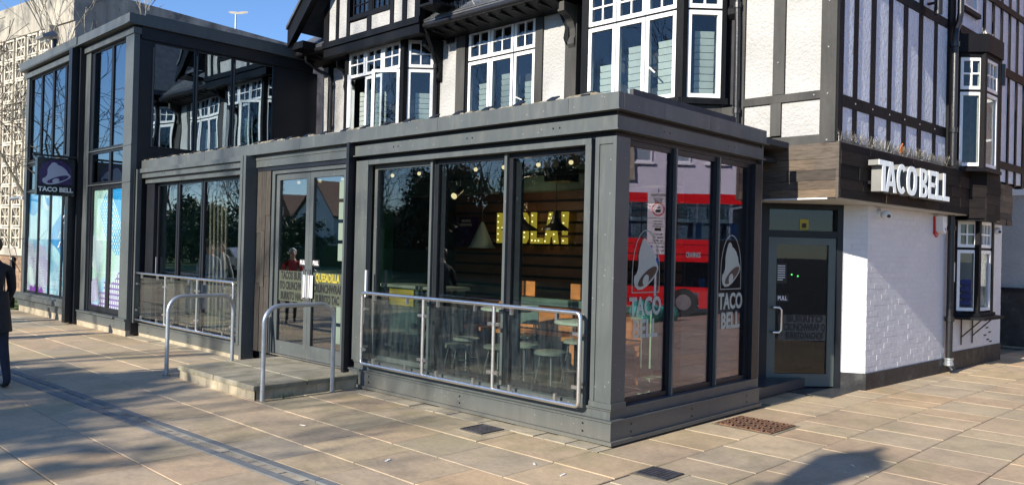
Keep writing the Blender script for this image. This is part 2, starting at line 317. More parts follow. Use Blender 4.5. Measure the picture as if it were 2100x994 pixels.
def slab_mat(name):
    m, nt, out = nodes_of(name)
    p = nd(nt, 'BsdfPrincipled'); nt.links.new(p.outputs[0], out.inputs[0])
    oi = nd(nt, 'ObjectInfo').outputs['Random']; pos = nd(nt, 'NewGeometry').outputs['Position']
    base = ramp(nt, oi, [(0.0, (0.474, 0.362, 0.226)), (0.22, (0.433, 0.355, 0.249)), (0.42, (0.500, 0.355, 0.216)), (0.6, (0.400, 0.329, 0.235)), (0.78, (0.460, 0.332, 0.216)), (0.9, (0.494, 0.387, 0.260)), (1.0, (0.380, 0.313, 0.210))])
    n1 = noise(nt, pos, 2.2, 7.0, 0.62, 0.4)
    c = mix(nt, 1.0, base, ramp(nt, n1, [(0.25, (0.74, 0.75, 0.77)), (0.5, (1.0, 1.0, 1.0)), (0.78, (1.16, 1.14, 1.08))]), 'MULTIPLY')
    n2 = noise(nt, pos, 22.0, 5.0, 0.7)
    c = mix(nt, 1.0, c, ramp(nt, n2, [(0.3, (0.86, 0.86, 0.86)), (0.7, (1.12, 1.12, 1.12))]), 'MULTIPLY')
    # algae near the building line and pale spots of old gum
    n3 = noise(nt, pos, 1.1, 5.0, 0.6)
    c = mix(nt, mth(nt, 'MULTIPLY', ramp(nt, n3, [(0.5, (0, 0, 0)), (0.68, (1, 1, 1))]), 0.5), c, (0.20, 0.19, 0.105))
    vo = nd(nt, 'TexVoronoi'); vo.inputs['Scale'].default_value = 3.2; nt.links.new(pos, vo.inputs['Vector'])
    sp = ramp(nt, vo.outputs['Distance'], [(0.045, (1, 1, 1)), (0.06, (0, 0, 0))])
    c = mix(nt, mth(nt, 'MULTIPLY', sp, 0.45), c, (0.42, 0.40, 0.36))
    # dark trodden gum, soft grimy patches, and a green film in the damp strip along the shop front
    v2 = nd(nt, 'TexVoronoi'); v2.inputs['Scale'].default_value = 5.3; nt.links.new(pos, v2.inputs['Vector'])
    c = mix(nt, mth(nt, 'MULTIPLY', ramp(nt, v2.outputs['Distance'], [(0.05, (1, 1, 1)), (0.075, (0, 0, 0))]), 0.4), c, (0.12, 0.105, 0.085))
    n4 = noise(nt, pos, 0.75, 6.0, 0.68, 0.8)
    c = mix(nt, 1.0, c, ramp(nt, n4, [(0.36, (0.80, 0.80, 0.80)), (0.5, (1, 1, 1)), (0.7, (1.08, 1.07, 1.04))]), 'MULTIPLY')
    sxyz = nd(nt, 'SeparateXYZ'); nt.links.new(pos, sxyz.inputs[0])
    band = mth(nt, 'MULTIPLY', ramp(nt, mth(nt, 'ADD', mth(nt, 'MULTIPLY', sxyz.outputs[1], 0.5), 1.0), [(0.30, (0, 0, 0)), (0.85, (1, 1, 1))]), ramp(nt, mth(nt, 'ADD', mth(nt, 'MULTIPLY', sxyz.outputs[0], 0.25), 1.6), [(0.0, (0, 0, 0)), (0.35, (1, 1, 1)), (1.0, (1, 1, 1))]))
    right = ramp(nt, sxyz.outputs[0], [(0.0, (1, 1, 1)), (0.25, (0, 0, 0))])
    c = mix(nt, mth(nt, 'MULTIPLY', mth(nt, 'MULTIPLY', mth(nt, 'MULTIPLY', band, right), ramp(nt, noise(nt, pos, 2.6, 6.0, 0.7), [(0.42, (0, 0, 0)), (0.6, (1, 1, 1))])), 0.55), c, (0.19, 0.18, 0.085))
    nt.links.new(c, p.inputs['Base Color'])
    nt.links.new(ramp(nt, n1, [(0.3, (0.62,)*3), (0.7, (0.85,)*3)]), p.inputs['Roughness'])
    b = nd(nt, 'Bump'); b.inputs['Strength'].default_value = 0.35; b.inputs['Distance'].default_value = 0.008
    nt.links.new(noise(nt, pos, 14.0, 8.0, 0.7), b.inputs['Height']); nt.links.new(b.outputs[0], p.inputs['Normal'])
slab_mat('paving_slab')
pbr('mortar_sand', (0.39, 0.33, 0.22), 0.95, var=0.3, vscale=1.2, dirt=(0.05, 0.045, 0.03), dirt_scale=0.55, dirt_lo=0.45, dirt_hi=0.62)

# ---------------------------------------------------------------- mesh helpers
class Fr:
    """a wall frame: s runs along the wall, o out of it, z up"""
    def __init__(self, org, es, eo): self.o = np.array(org, float); self.s = np.array(es, float); self.n = np.array(eo, float)
    def __call__(self, s, o, z): return self.o + self.s*s + self.n*o + np.array([0, 0, z])
class MB:
    def __init__(self, fr=None): self.v = []; self.f = []; self.fr = fr; self.mi = []; self.cm = 0
    def add(self, pts, faces):
        n = len(self.v)
        for p in pts: self.v.append(tuple(self.fr(*p)) if self.fr is not None else tuple(p))
        for f in faces: self.f.append([n+i for i in f]); self.mi.append(self.cm)
        return self
    def box(self, a0, a1, b0, b1, c0, c1):
        P = [(a, b, c) for c in (c0, c1) for b in (b0, b1) for a in (a0, a1)]
        return self.add(P, [(0, 2, 3, 1), (4, 5, 7, 6), (0, 1, 5, 4), (2, 6, 7, 3), (0, 4, 6, 2), (1, 3, 7, 5)])
    def prism(self, pts, d):
        """closed polygon pts (3d) pushed by vector d"""
        n = len(pts); P = [tuple(p) for p in pts] + [tuple(p[i]+d[i] for i in range(3)) for p in pts]
        F = [tuple(range(n)), tuple(range(2*n-1, n-1, -1))] + [(i, i+n, (i+1) % n+n, (i+1) % n) for i in range(n)]
        return self.add(P, F)
    def ring(self, outer, inner, d, closed=True):
        """strip between two equal-length outlines, pushed by d"""
        n = len(outer); P = list(outer)+list(inner); P2 = [tuple(p[i]+d[i] for i in range(3)) for p in P]; F = []
        m = n if closed else n-1
        for i in range(m):
            j = (i+1) % n
            F += [(i, j, j+n, i+n), (i+2*n, i+3*n, j+3*n, j+2*n), (i, i+2*n, j+2*n, j), (i+n, j+n, j+3*n, i+3*n)]
        if not closed: F += [(0, n, 3*n, 2*n), (n-1, 3*n-1, 4*n-1, 2*n-1)]
        return self.add([tuple(p) for p in P]+P2, F)
    def tube(self, pts, r, n=8, cap=True):
        pts = [np.array(p, float) for p in pts]; k = len(pts); rs = r if isinstance(r, (list, tuple)) else [r]*k
        P = []; up = None
        for i, p in enumerate(pts):
            t = pts[min(i+1, k-1)]-pts[max(i-1, 0)]; t = t/(np.linalg.norm(t)+1e-9)
            if up is None: up = np.cross(t, [0, 0, 1]) if abs(t[2]) < 0.9 else np.cross(t, [1, 0, 0])
            a = up-t*np.dot(up, t); a /= (np.linalg.norm(a)+1e-9); b = np.cross(t, a); up = a
            for j in range(n):
                w = 2*math.pi*j/n; P.append(tuple(p+rs[i]*(a*math.cos(w)+b*math.sin(w))))
        F = [(i*n+j, i*n+(j+1) % n, (i+1)*n+(j+1) % n, (i+1)*n+j) for i in range(k-1) for j in range(n)]
        if cap: F += [tuple(range(n-1, -1, -1)), tuple(range((k-1)*n, k*n))]
        return self.add(P, F)
    def lathe(self, c, prof, n=16):
        P = []; k = len(prof)
        for r, z in prof:
            for j in range(n): w = 2*math.pi*j/n; P.append((c[0]+r*math.cos(w), c[1]+r*math.sin(w), c[2]+z))
        F = [(i*n+j, i*n+(j+1) % n, (i+1)*n+(j+1) % n, (i+1)*n+j) for i in range(k-1) for j in range(n)]
        F += [tuple(range(n-1, -1, -1)), tuple(range((k-1)*n, k*n))]
        return self.add(P, F)
    def ball(self, c, r, n=12, k=8, sq=(1, 1, 1)):
        prof = [(max(1e-4, math.sin(math.pi*i/k)), -math.cos(math.pi*i/k)) for i in range(k+1)]; P = []
        for a, z in prof:
            for j in range(n): w = 2*math.pi*j/n; P.append((c[0]+r*sq[0]*a*math.cos(w), c[1]+r*sq[1]*a*math.sin(w), c[2]+r*sq[2]*z))
        F = [(i*n+j, i*n+(j+1) % n, (i+1)*n+(j+1) % n, (i+1)*n+j) for i in range(k) for j in range(n)]
        return self.add(P, F)
    def mesh(self, name, mats, off=(0, 0, 0), smooth=False, fix=True):
        me = bpy.data.meshes.new(name)
        me.from_pydata([(p[0]-off[0], p[1]-off[1], p[2]-off[2]) for p in self.v], [], self.f)
        for m in (mats if isinstance(mats, (list, tuple)) else [mats]): me.materials.append(M[m])
        if isinstance(mats, (list, tuple)): me.polygons.foreach_set('material_index', self.mi)
        if fix:
            bm = bmesh.new(); bm.from_mesh(me); bmesh.ops.recalc_face_normals(bm, faces=bm.faces); bm.to_mesh(me); bm.free()
        if smooth:
            me.polygons.foreach_set('use_smooth', [True]*len(me.polygons))
            try: me.set_sharp_from_angle(angle=math.radians(40))
            except Exception: pass
        me.update(); return me
    def build(self, name, mats, parent=None, smooth=False, fix=True, **t):
        off = wloc(parent) if parent is not None else (0, 0, 0)
        o = bpy.data.objects.new(name, self.mesh(name, mats, off, smooth, fix)); col.objects.link(o)
        if parent is not None: o.parent = parent
        return tag(o, **t)
def wloc(o):
    v = Vector((0, 0, 0))
    while o is not None: v = v+o.location; o = o.parent
    return v
def tag(o, label=None, cat=None, group=None, kind=None):
    if label: o['label'] = label
    if cat: o['category'] = cat
    if group: o['group'] = group
    if kind: o['kind'] = kind
    return o
def thing(name, loc, label=None, cat=None, group=None, kind=None, parent=None):
    o = bpy.data.objects.new(name, None); col.objects.link(o); o.empty_display_size = 0.2
    o.location = Vector(loc)-(wloc(parent) if parent is not None else Vector((0, 0, 0)))
    if parent is not None: o.parent = parent
    return tag(o, label, cat, group, kind)
def piece(name, mesh, parent, mat4):
    """an object that shares mesh data, at world matrix mat4, under an unrotated parent"""
    o = bpy.data.objects.new(name, mesh); col.objects.link(o)
    if parent is not None: o.parent = parent; mat4 = Matrix.Translation(-wloc(parent)) @ mat4
    o.matrix_local = mat4
    return o
def axes(p, ex, ey, ez):
    return Matrix(((ex[0], ey[0], ez[0], p[0]), (ex[1], ey[1], ez[1], p[1]), (ex[2], ey[2], ez[2], p[2]), (0, 0, 0, 1)))
def bx(name, mat, parent, a0, a1, b0, b1, c0, c1, fr=None, **t):
    return MB(fr).box(a0, a1, b0, b1, c0, c1).build(name, mat, parent, **t)
def text_mesh(body, bold=0.0, extrude=0.0, xs=1.0, space=1.0):
    cu = bpy.data.curves.new('lettering', 'FONT'); cu.body = body; cu.size = 1.0; cu.offset = bold; cu.extrude = extrude
    cu.align_x = 'CENTER'; cu.align_y = 'CENTER'; cu.resolution_u = 3; cu.space_character = space
    o = bpy.data.objects.new('lettering', cu); col.objects.link(o)
    dg = bpy.context.evaluated_depsgraph_get(); me = bpy.data.meshes.new_from_object(o.evaluated_get(dg))
    bpy.data.objects.remove(o); bpy.data.curves.remove(cu)
    if xs != 1.0:
        for v in me.vertices: v.co.x *= xs
    return me
def text(name, body, mat, parent, pos, ex, up, h, bold=0.02, extrude=0.002, xs=0.8, **t):
    """lettering of cap height h centred on pos, reading along ex"""
    me = text_mesh(body, bold, extrude/max(h, 1e-3)*0.7, xs)
    me.materials.clear(); me.materials.append(M[mat])
    ex = Vector(ex).normalized(); up = Vector(up).normalized(); n = ex.cross(up)
    k = h/0.7
    o = piece(name, me, parent, axes(Vector(pos), ex*k, up*k, n*k))
    return tag(o, **t)
FX = Fr((0, 0, 0), (1, 0, 0), (0, -1, 0))            # the shop front: s = x, o towards the street
def front(y): return Fr((0, y, 0), (1, 0, 0), (0, -1, 0))
ND = np.array([1, -0.0706, 0]); ND /= np.linalg.norm(ND)
DD = np.array([0.0706, 1, 0]); DD /= np.linalg.norm(DD)
def project(p):
    v = np.array(p, float)-CAM; z = v @ CF
    if z <= 0.05: return None
    return 1050+FPX*(v @ CR)/z, 497-FPX*(v @ CU)/z, z
# ================================================================ ground
def smooth(a, b, x):
    t = min(1, max(0, (x-a)/(b-a))); return t*t*(3-2*t)
def fall(x): return -0.47*smooth(5.0, 11.0, x)
def sheet(name, xs, ys, zf, mat, **t):
    mb = MB(); n = len(xs)
    mb.add([(x, y, zf(x, y)) for y in ys for x in xs], [(j*n+i, j*n+i+1, (j+1)*n+i+1, (j+1)*n+i) for j in range(len(ys)-1) for i in range(n-1)])
    return mb.build(name, mat, None, fix=False, **t)
gx = [-700, -200, -60, 0, 5, 6, 7, 8, 9, 10, 11, 14, 30, 80, 250, 700]
sheet('ground', gx, [-700, -200, -60, 0, 60, 200, 700], lambda x, y: -0.075+fall(x), 'asphalt', kind='structure')
sheet('lawn', [-120, -60, -12, -11], [-60, -40, -26, -14], lambda x, y: -0.03, 'grass', kind='structure')
pave = sheet('pavement', [-40, -10, 5.0], [-11.5, -2, 5, 30], lambda x, y: -0.014, 'mortar_sand', kind='structure')
sheet('plaza', [5.0, 6, 7, 8, 9, 10], [-11.5, 0, 10, 30], lambda x, y: -0.006+fall(x), 'paving_slab', kind='structure')
mb = MB().box(-40, 10, -11.68, -11.5, -0.09, 0.0); mb.build('kerb', 'pale_stone', None, kind='structure')

def clip_half(poly, a, b, c):
    """keep the side where a*x+b*y <= c"""
    out = []
    for i in range(len(poly)):
        p, q = poly[i], poly[(i+1) % len(poly)]
        fp, fq = a*p[0]+b*p[1]-c, a*q[0]+b*q[1]-c
        if fp <= 0: out.append(p)
        if fp*fq < 0:
            t = fp/(fp-fq); out.append((p[0]+t*(q[0]-p[0]), p[1]+t*(q[1]-p[1])))
    return out
def inset(poly, d):
    cx = sum(p[0] for p in poly)/len(poly); cy = sum(p[1] for p in poly)/len(poly); out = []
    for x, y in poly:
        vx, vy = cx-x, cy-y; out.append((x+d*(1 if vx > 0 else -1), y+d*(1 if vy > 0 else -1)))
    return out
CH = 0.0455
def ch_y(x, k): return -2.94+CH*(x+7.18)+k           # the drainage channel: k = 0 near edge .. 0.25 far edge
slabs = []
r2 = random.Random(21)
ys = [-0.24, -0.77, -1.38, -1.99, -2.61, -3.23, -3.86, -4.49, -5.12, -5.75, -6.4, -7.05, -7.7, -8.35, -9.0, -9.65, -10.3, -10.95, -11.45]
for i in range(len(ys)-1):
    x = 0.62
    while x > -24:
        L = r2.choice([0.6, 0.62, 0.75, 0.9, 0.62])*(1.0 if x > -9 else 1.3)
        poly = [(x-L, ys[i+1]), (x, ys[i+1]), (x, ys[i]), (x-L, ys[i])]
        a = clip_half(poly, CH, -1, 2.94-0.25-CH*7.18)   # far side: y >= channel far edge
        b = clip_half(poly, -CH, 1, -2.94+CH*7.18)                                                     # near side: y <= channel near edge
        for q in (a, b):
            if len(q) >= 3: slabs.append(q)
        x -= L
xs = [0.05, 0.64, 1.28, 1.93, 2.58, 3.23, 3.88, 4.53]
def gy(y): return 0.0045*y*abs(y) if y > 0 else 0
for i in range(len(xs)-1):
    y = -0.24 if xs[i+1] <= 0.65 else -11.4
    y -= r2.random()*0.3*(xs[i] > 0.6)
    while y < 13.5:
        L = r2.choice([0.45, 0.6, 0.62, 0.75, 0.9]); y1 = y+L
        slabs.append([(xs[i]+gy(y), y), (xs[i+1]+gy(y), y), (xs[i+1]+gy(y1), y1), (xs[i]+gy(y1), y1)]); y = y1
y = 2.85
while y < 4.4:
    slabs.append([(-1.2, y), (-0.6, y), (-0.6, y+0.6), (-1.2, y+0.6)]); slabs.append([(-0.59, y+0.2), (0.04, y+0.2), (0.04, y+0.8), (-0.59, y+0.8)]); y += 0.6
def on_screen(poly):
    P = [project((x, y, 0)) for x, y in poly]
    if any(p is None for p in P): return 0
    X = [p[0] for p in P]; Y = [p[1] for p in P]
    if max(X) < -60 or min(X) > 2160 or max(Y) < 0 or min(Y) > 1090: return 0
    return (max(X)-min(X))*(max(Y)-min(Y))
ranked = sorted(((on_screen(p), i) for i, p in enumerate(slabs)), reverse=True)
rest = MB()
for k, (area, i) in enumerate(ranked):
    q0 = inset(slabs[i], 0.0045); q1 = inset(q0, 0.006); rr = random.Random(i)
    dz = rr.uniform(-0.0015, 0.0015); tx, ty = rr.uniform(-0.002, 0.002), rr.uniform(-0.002, 0.002); n = len(q0)
    cx = sum(p[0] for p in q0)/n; cy = sum(p[1] for p in q0)/n
    zt = lambda x, y: dz+tx*(x-cx)+ty*(y-cy)
    mb = rest if (k >= 300 or area < 150) else MB()
    mb.add([(x, y, -0.03) for x, y in q0]+[(x, y, zt(x, y)-0.006) for x, y in q0]+[(x, y, zt(x, y)) for x, y in q1],
           [tuple(range(2*n, 3*n))]+[(i_, (i_+1) % n, (i_+1) % n+n, i_+n) for i_ in range(n)]+[(i_+n, (i_+1) % n+n, (i_+1) % n+2*n, i_+2*n) for i_ in range(n)])
    if mb is not rest: mb.build('slab', 'paving_slab', pave)
rest.build('slab_field', 'paving_slab', pave, kind='stuff')
# pale strip of mortar and stone chips against the shop front
mb = MB(); r3 = random.Random(5); x = -10.4
while x < 0.05:
    L = r3.uniform(0.12, 0.5); y0 = -0.235+r3.uniform(-0.006, 0.006)
    if not (-5.75 < x+L and x < -3.74): mb.box(x, min(x+L-0.006, 0.04), y0, -0.02, -0.03, r3.uniform(-0.004, 0.006))
    x += L
mb.build('border_stones', 'pale_stone', pave, kind='stuff')

# drainage channel across the forecourt
chan = thing('drainage_channel', (-4, -2.8, 0), 'long drainage channel of grey strips and small setts crossing the paving', 'drain')
MB().prism([(-14, ch_y(-14, 0.0), -0.02), (0.7, ch_y(0.7, 0.0), -0.02), (0.7, ch_y(0.7, 0.25), -0.02), (-14, ch_y(-14, 0.25), -0.02)], (0, 0, 0.008)).build('channel_bed', 'channel_dark', chan)
for k0, k1 in ((0.004, 0.078), (0.172, 0.246)):
    x = -14.0
    while x < 0.7:
        x1 = x+1.2; MB().prism([(x+0.003, ch_y(x, k0), -0.02), (x1-0.003, ch_y(x1, k0), -0.02), (x1-0.003, ch_y(x1, k1), -0.02), (x+0.003, ch_y(x, k1), -0.02)], (0, 0, 0.024)).build('edge_strip', 'strip_stone', chan)
        x = x1
x = -9.0
while x < 0.7:
    L = 0.14; a, b = ch_y(x, 0.084), ch_y(x, 0.166)
    h = 0.014+r3.uniform(-0.004, 0.002)
    MB().prism([(x+0.005, a, -0.02), (x+L-0.005, a+CH*L, -0.02), (x+L-0.005, b+CH*L, -0.02), (x+0.005, b, -0.02)], (0, 0, h)).build('sett', 'sett_stone', chan)
    x += L

# covers let into the slabs
def cover(name, label, x0, x1, y0, y1, mat, kind):
    t = thing(name, ((x0+x1)/2, (y0+y1)/2, 0), label, 'drain cover')
    bx('seat_mortar', 'mortar_sand', t, x0-0.035, x1+0.035, y0-0.035, y1+0.035, -0.012, 0.004)
    bx('plate', mat, t, x0, x1, y0, y1, -0.01, 0.008)
    f = MB(); w = 0.014
    f.box(x0, x1, y0, y0+w, 0.009, 0.015).box(x0, x1, y1-w, y1, 0.009, 0.015).box(x0, x0+w, y0+w, y1-w, 0.009, 0.015).box(x1-w, x1, y0+w, y1-w, 0.009, 0.015)
    f.build('rim', mat, t)
    g = MB(); n = 9 if kind == 'tread' else 7
    for i in range(n):
        for j in range(n):
            cx = x0+w+(x1-x0-2*w)*(i+0.5)/n; cy = y0+w+(y1-y0-2*w)*(j+0.5)/n; a = (x1-x0)/n*0.36; s = 1 if (i+j) % 2 else -1
            b = a*0.32
            if kind == 'tread': g.prism([(cx-a, cy-s*a*0.7-b*0.5, 0.009), (cx-a+b, cy-s*a*0.7-b*0.5, 0.009), (cx+a, cy+s*a*0.7, 0.009), (cx+a-b, cy+s*a*0.7+b*0.5, 0.009)], (0, 0, 0.005))
            elif kind == 'square': g.box(cx-a, cx+a, cy-a, cy+a, 0.009, 0.014)
            else:
                g.prism([(cx-a*1.25, cy-a*1.1*s, 0.009), (cx-a*0.7, cy-a*1.2*s, 0.009), (cx+a*0.2, cy+a*1.1*s, 0.009), (cx-a*0.3, cy+a*1.2*s, 0.009)], (0, 0, 0.012))
                g.prism([(cx+a*0.25, cy+a*1.1*s, 0.0085), (cx+a*0.75, cy+a*1.2*s, 0.0085), (cx+a*1.3, cy-a*1.1*s, 0.0085), (cx+a*0.85, cy-a*1.2*s, 0.0085)], (0, 0, 0.012))
    g.build('tread_pattern' if kind != 'grate' else 'grating_bars', mat if kind != 'grate' else 'rust_iron', t)
    return t
cover('inspection_cover', 'small square dark metal cover set in pale mortar beside the shop front', -1.33, -1.04, -0.57, -0.27, 'dark_iron', 'tread')
cover('inspection_cover', 'small dark chequered metal cover in the slabs past the shop corner', 0.65, 0.925, -0.54, -0.285, 'dark_iron', 'square')
t = cover('drain_grating', 'rust brown iron drain grating in the paving beside the glass side', 0.15, 0.75, 1.56, 2.11, 'rust_iron', 'grate')
for c in t.children:
    if c.name.startswith('plate'): c.data.materials.clear(); c.data.materials.append(M['channel_dark'])

# entrance step of stone with a moulded nosing
st = thing('entrance_step', (-4.7, -0.7, 0), 'low mossy stone entrance step before the double doors', 'step')
r4 = random.Random(3)
for x0, x1, y0, y1 in ((-5.68, -4.72, -1.38, -0.72), (-4.71, -3.76, -1.38, -0.72), (-5.68, -5.05, -0.71, 0.05), (-5.04, -4.38, -0.71, 0.05), (-4.37, -3.76, -0.71, 0.05)):
    q = [(x0+.003, y0+.003), (x1-.003, y0+.003), (x1-.003, y1-.003), (x0+.003, y1-.003)]; q1 = inset(q, 0.008)
    MB().add([(x, y, 0.105) for x, y in q]+[(x, y, 0.152) for x, y in q]+[(x, y, 0.16) for x, y in q1],
             [(3, 2, 1, 0), (8, 9, 10, 11)]+[(i, (i+1) % 4, (i+1) % 4+4, i+4) for i in range(4)]+[(i+4, (i+1) % 4+4, (i+1) % 4+8, i+8) for i in range(4)]).build('tread_slab', 'concrete_step', st)
bx('core', 'channel_dark', st, -5.64, -3.80, -1.335, 0.05, -0.02, 0.104)
x = -5.66
while x < -3.79:
    L = min(r4.uniform(0.2, 0.32), -3.78-x); bx('riser_block', 'pale_stone', st, x+.002, x+L-.002, -1.355, -1.336, -0.01, 0.1045); x += L
y = -1.355
while y < 0.0:
    L = min(r4.uniform(0.2, 0.32), 0.02-y); bx('riser_block', 'pale_stone', st, -3.799, -3.782, y+.002, y+L-.002, -0.01, 0.1045)
    bx('riser_block', 'pale_stone', st, -5.66, -5.641, y+.022, y+L-.002, -0.01, 0.1045); y += L

# galvanised hoops either side of the step
def hoop(label, a, b, h):
    a, b = np.array([*a, 0.0]), np.array([*b, 0.0]); d = (b-a)/np.linalg.norm(b-a); L = np.linalg.norm(b-a); R = 0.19; Z = np.array([0, 0, 1.0])
    t = thing('bicycle_hoop', a, label, 'bicycle hoop', 'steel hoops beside the entrance step')
    P = [a-Z*0.02, a+Z*(h-R)*0.5, a+Z*(h-R)]
    for k in range(1, 8): w = math.pi/2*k/8; P.append(a+Z*(h-R)+d*R*(1-math.cos(w))+Z*R*math.sin(w))
    P += [a+Z*h+d*R, a+Z*h+d*(L-R)]
    for k in range(1, 8): w = math.pi/2*k/8; P.append(a+Z*(h-R)+d*(L-R)+d*R*math.sin(w)+Z*R*math.cos(w))
    P += [b+Z*(h-R), b-Z*0.02]
    MB().tube(P, 0.0255, 14).build('hoop_tube', 'galvanised', t, smooth=True)
    for q in (a, b): MB().lathe(q, [(0.05, -0.01), (0.05, 0.004), (0.028, 0.006)], 12).build('foot_collar', 'mortar_sand', t)
hoop('galvanised hoop nearest the big glass bay right of the step', (-3.68, -1.32), (-3.70, -0.42), 1.03)
hoop('galvanised hoop left of the step before the left window bay', (-5.95, -1.40), (-6.03, -0.48), 1.0)
# weed tuft and litter on the paving
mb = MB(); r5 = random.Random(9)
for i in range(40):
    a = r5.random()*6.28; l = r5.uniform(0.03, 0.09); p = np.array([-3.76+r5.uniform(-.05, .08), -0.98+r5.uniform(-.10, .10), 0.0]); q = p+np.array([math.cos(a)*l*.7, math.sin(a)*l*.7, l])
    w = np.array([-math.sin(a), math.cos(a), 0])*0.003
    mb.add([p-w, p+w, q], [(0, 1, 2)])
mb.build('weed_tuft', 'grass', None, fix=False, label='tuft of green weeds at the foot of the step', cat='weed')
r6 = random.Random(77)
for i, (x, y) in enumerate(((1.72, 1.02), (-0.05, -0.94), (0.30, -1.0), (-0.9, -1.75), (-2.4, -1.6))):
    a = r6.random()*3; l, w = r6.uniform(.02, .045), r6.uniform(.006, .012)
    f = Fr((x, y, 0.003), (math.cos(a), math.sin(a), 0), (-math.sin(a), math.cos(a), 0))
    MB(f).prism([(-l, -w, 0.0), (l*.4, -w*1.2, 0.001), (l, -w*.2, 0.006), (l*.3, w, 0.004), (-l, w*.7, 0.001)], (0, 0, 0.002)).build('litter_scrap', 'paper', None, label=('white scrap of litter beside the lantern shadow', 'pale scrap of litter in front of the shop corner', 'pale scrap of litter between the shop corner and the dark cover', 'pale scrap of litter below the square cover by the shop front', 'pale scrap of litter in front of the entrance step')[i], cat='litter', group='litter scraps on the paving')
# ================================================================ glazed shop extension (front boxes)
ext = thing('glass_extension', (-5, 0, 0), 'single storey charcoal framed glass shop extension with flat roof', 'shopfront')
A, AD = 'anthracite', 'anthracite_dark'
def part(name, mat, *b, parent=None): return bx(name, mat, parent or ext, *b)
# roof and edge flashing
part('roof_deck', 'bitumen', -10.44, -0.06, 0.06, 3.58, 3.02, 3.09)
for x0, x1 in ((-10.62, -8.0), (-7.996, -5.2), (-5.196, -2.4), (-2.396, -0.55), (-0.546, 0.03)):
    part('roof_flashing', 'roof_edge_metal', x0, x1, -0.03, 0.05, 2.985, 3.13)
for y0, y1 in ((-0.029, 0.7), (0.704, 1.55), (1.554, 2.4), (2.404, 2.80)):
    part('roof_flashing', 'roof_edge_metal', -0.05, 0.033, max(y0, 0.053), y1, 2.985, 3.13)
part('drip_edge', 'roof_edge_metal', -10.62, 0.055, -0.055, 0.05, 2.972, 2.9835)
part('drip_edge', 'roof_edge_metal', -0.05, 0.055, 0.051, 2.83, 2.972, 2.9835)
part('shadow_gap', AD, -10.5, -0.03, 0.03, 0.2, 2.93, 2.9715); part('shadow_gap', AD, -0.2, -0.03, 0.201, 2.78, 2.93, 2.9715)
# weathered stone chippings and cleats along the roof edge
mb = MB(); r = random.Random(11); x = -10.55
while x < -0.25:
    L = r.uniform(0.10, 0.5); h = r.uniform(0.010, 0.032); d = r.uniform(-0.004, 0.02)
    mb.prism([(x, -0.02+d, 3.131), (x+L, -0.02+d, 3.131), (x+L*0.8, -0.012+d, 3.131+h), (x+L*.15, -0.012+d, 3.131+h*.8)], (0, 0.10, 0)); x += L*0.97
mb.build('roof_edge_moss', 'moss', ext, kind='stuff')
for i in range(24):
    x = -10.3+i*0.43+r.uniform(-.03, .03)
    MB().prism([(x, -0.03, 3.131), (x+0.10, -0.03, 3.131), (x+0.10, 0.05, 3.175), (x, 0.05, 3.175)], (0, 0, 0.012)).build('roof_cleat', 'anthracite_dark', ext)
mb = MB(); mb.box(-0.02, 0.02, 0.2, 2.1, 3.131, 3.19); mb.build('roof_upstand', 'bitumen', ext)

def bolts(pts, fr, parent=ext, r=0.011):
    for s, z in pts:
        o = bpy.data.objects.new('bolt_hole', bolt_me); col.objects.link(o); o.parent = parent
        p = fr(s, 0.0, z); ex, n = Vector(fr.s), Vector(fr.n)
        o.matrix_local = Matrix.Translation(-wloc(parent)) @ axes(Vector(p), ex, Vector((0, 0, 1)), n)
mb = MB(); mb.prism([(0.010*math.cos(k*math.pi/4), 0.010*math.sin(k*math.pi/4), -0.002) for k in range(8)], (0, 0, 0.005)); bolt_me = mb.mesh('bolt_hole', 'plastic_black')

# pavilion: fascia band, lip, plinth
def band(name, mat, z0, z1, out, x0=-4.0, ylen=2.80):
    part(name, mat, x0, out, -out, 0.08, z0, z1); part(name, mat, -0.08, out, 0.0805, ylen, z0, z1)
band('fascia_band', A, 2.812, 2.929, 0.0); band('fascia_lip', A, 2.798, 2.8115, 0.03)
band('head_band', AD, 2.745, 2.7975, -0.06)
bolts([(-3.2, 2.87), (-3.12, 2.87), (-1.95, 2.87), (-1.87, 2.87), (-0.75, 2.87), (-0.67, 2.87)], front(-0.0))
SF = Fr((0, 0, 0), (0, 1, 0), (1, 0, 0))
bolts([(0.75, 2.87), (0.85, 2.87), (2.0, 2.87), (2.12, 2.87)], SF)
band('plinth', A, 0.045, 0.205, 0.012, -3.96); band('plinth_ledge', A, 0.2055, 0.222, 0.03, -3.96)
band('plinth_foot', A, 0.012, 0.0445, 0.045, -3.96); band('plinth_base', 'channel_dark', -0.02, 0.0115, 0.0, -3.94)
band('sill_step', A, 0.2225, 0.30, -0.02, -3.9); band('sill_cap', A, 0.3005, 0.322, -0.005, -3.9)
bolts([(-3.55, .16), (-3.55, .09), (-1.95, .16), (-1.95, .09), (-.3, .16), (-.3, .09)], front(-0.0135), r=.008)
bolts([(0.3, .16), (.3, .09), (1.35, .16), (1.35, .09), (2.5, .16), (2.5, .09)], Fr((0.0135, 0, 0), (0, 1, 0), (1, 0, 0)))
# left fin and jamb of the pavilion bay
part('portal_fin', AD, -4.02, -3.965, -0.09, 0.30, 0.02, 2.97)
part('portal_jamb', A, -3.93, -3.69, 0.0, 0.07, 0.3225, 2.744)
part('portal_head', A, -3.689, -0.29, 0.002, 0.07, 2.69, 2.744)
part('portal_jamb', A, -0.355, -0.285, 0.0, 0.07, 0.3225, 2.689)
part('portal_sill', A, -3.689, -0.356, 0.004, 0.07, 0.3225, 0.345)
part('shadow_gap', AD, -0.2845, -0.236, 0.055, 0.2, 0.3225, 2.744)
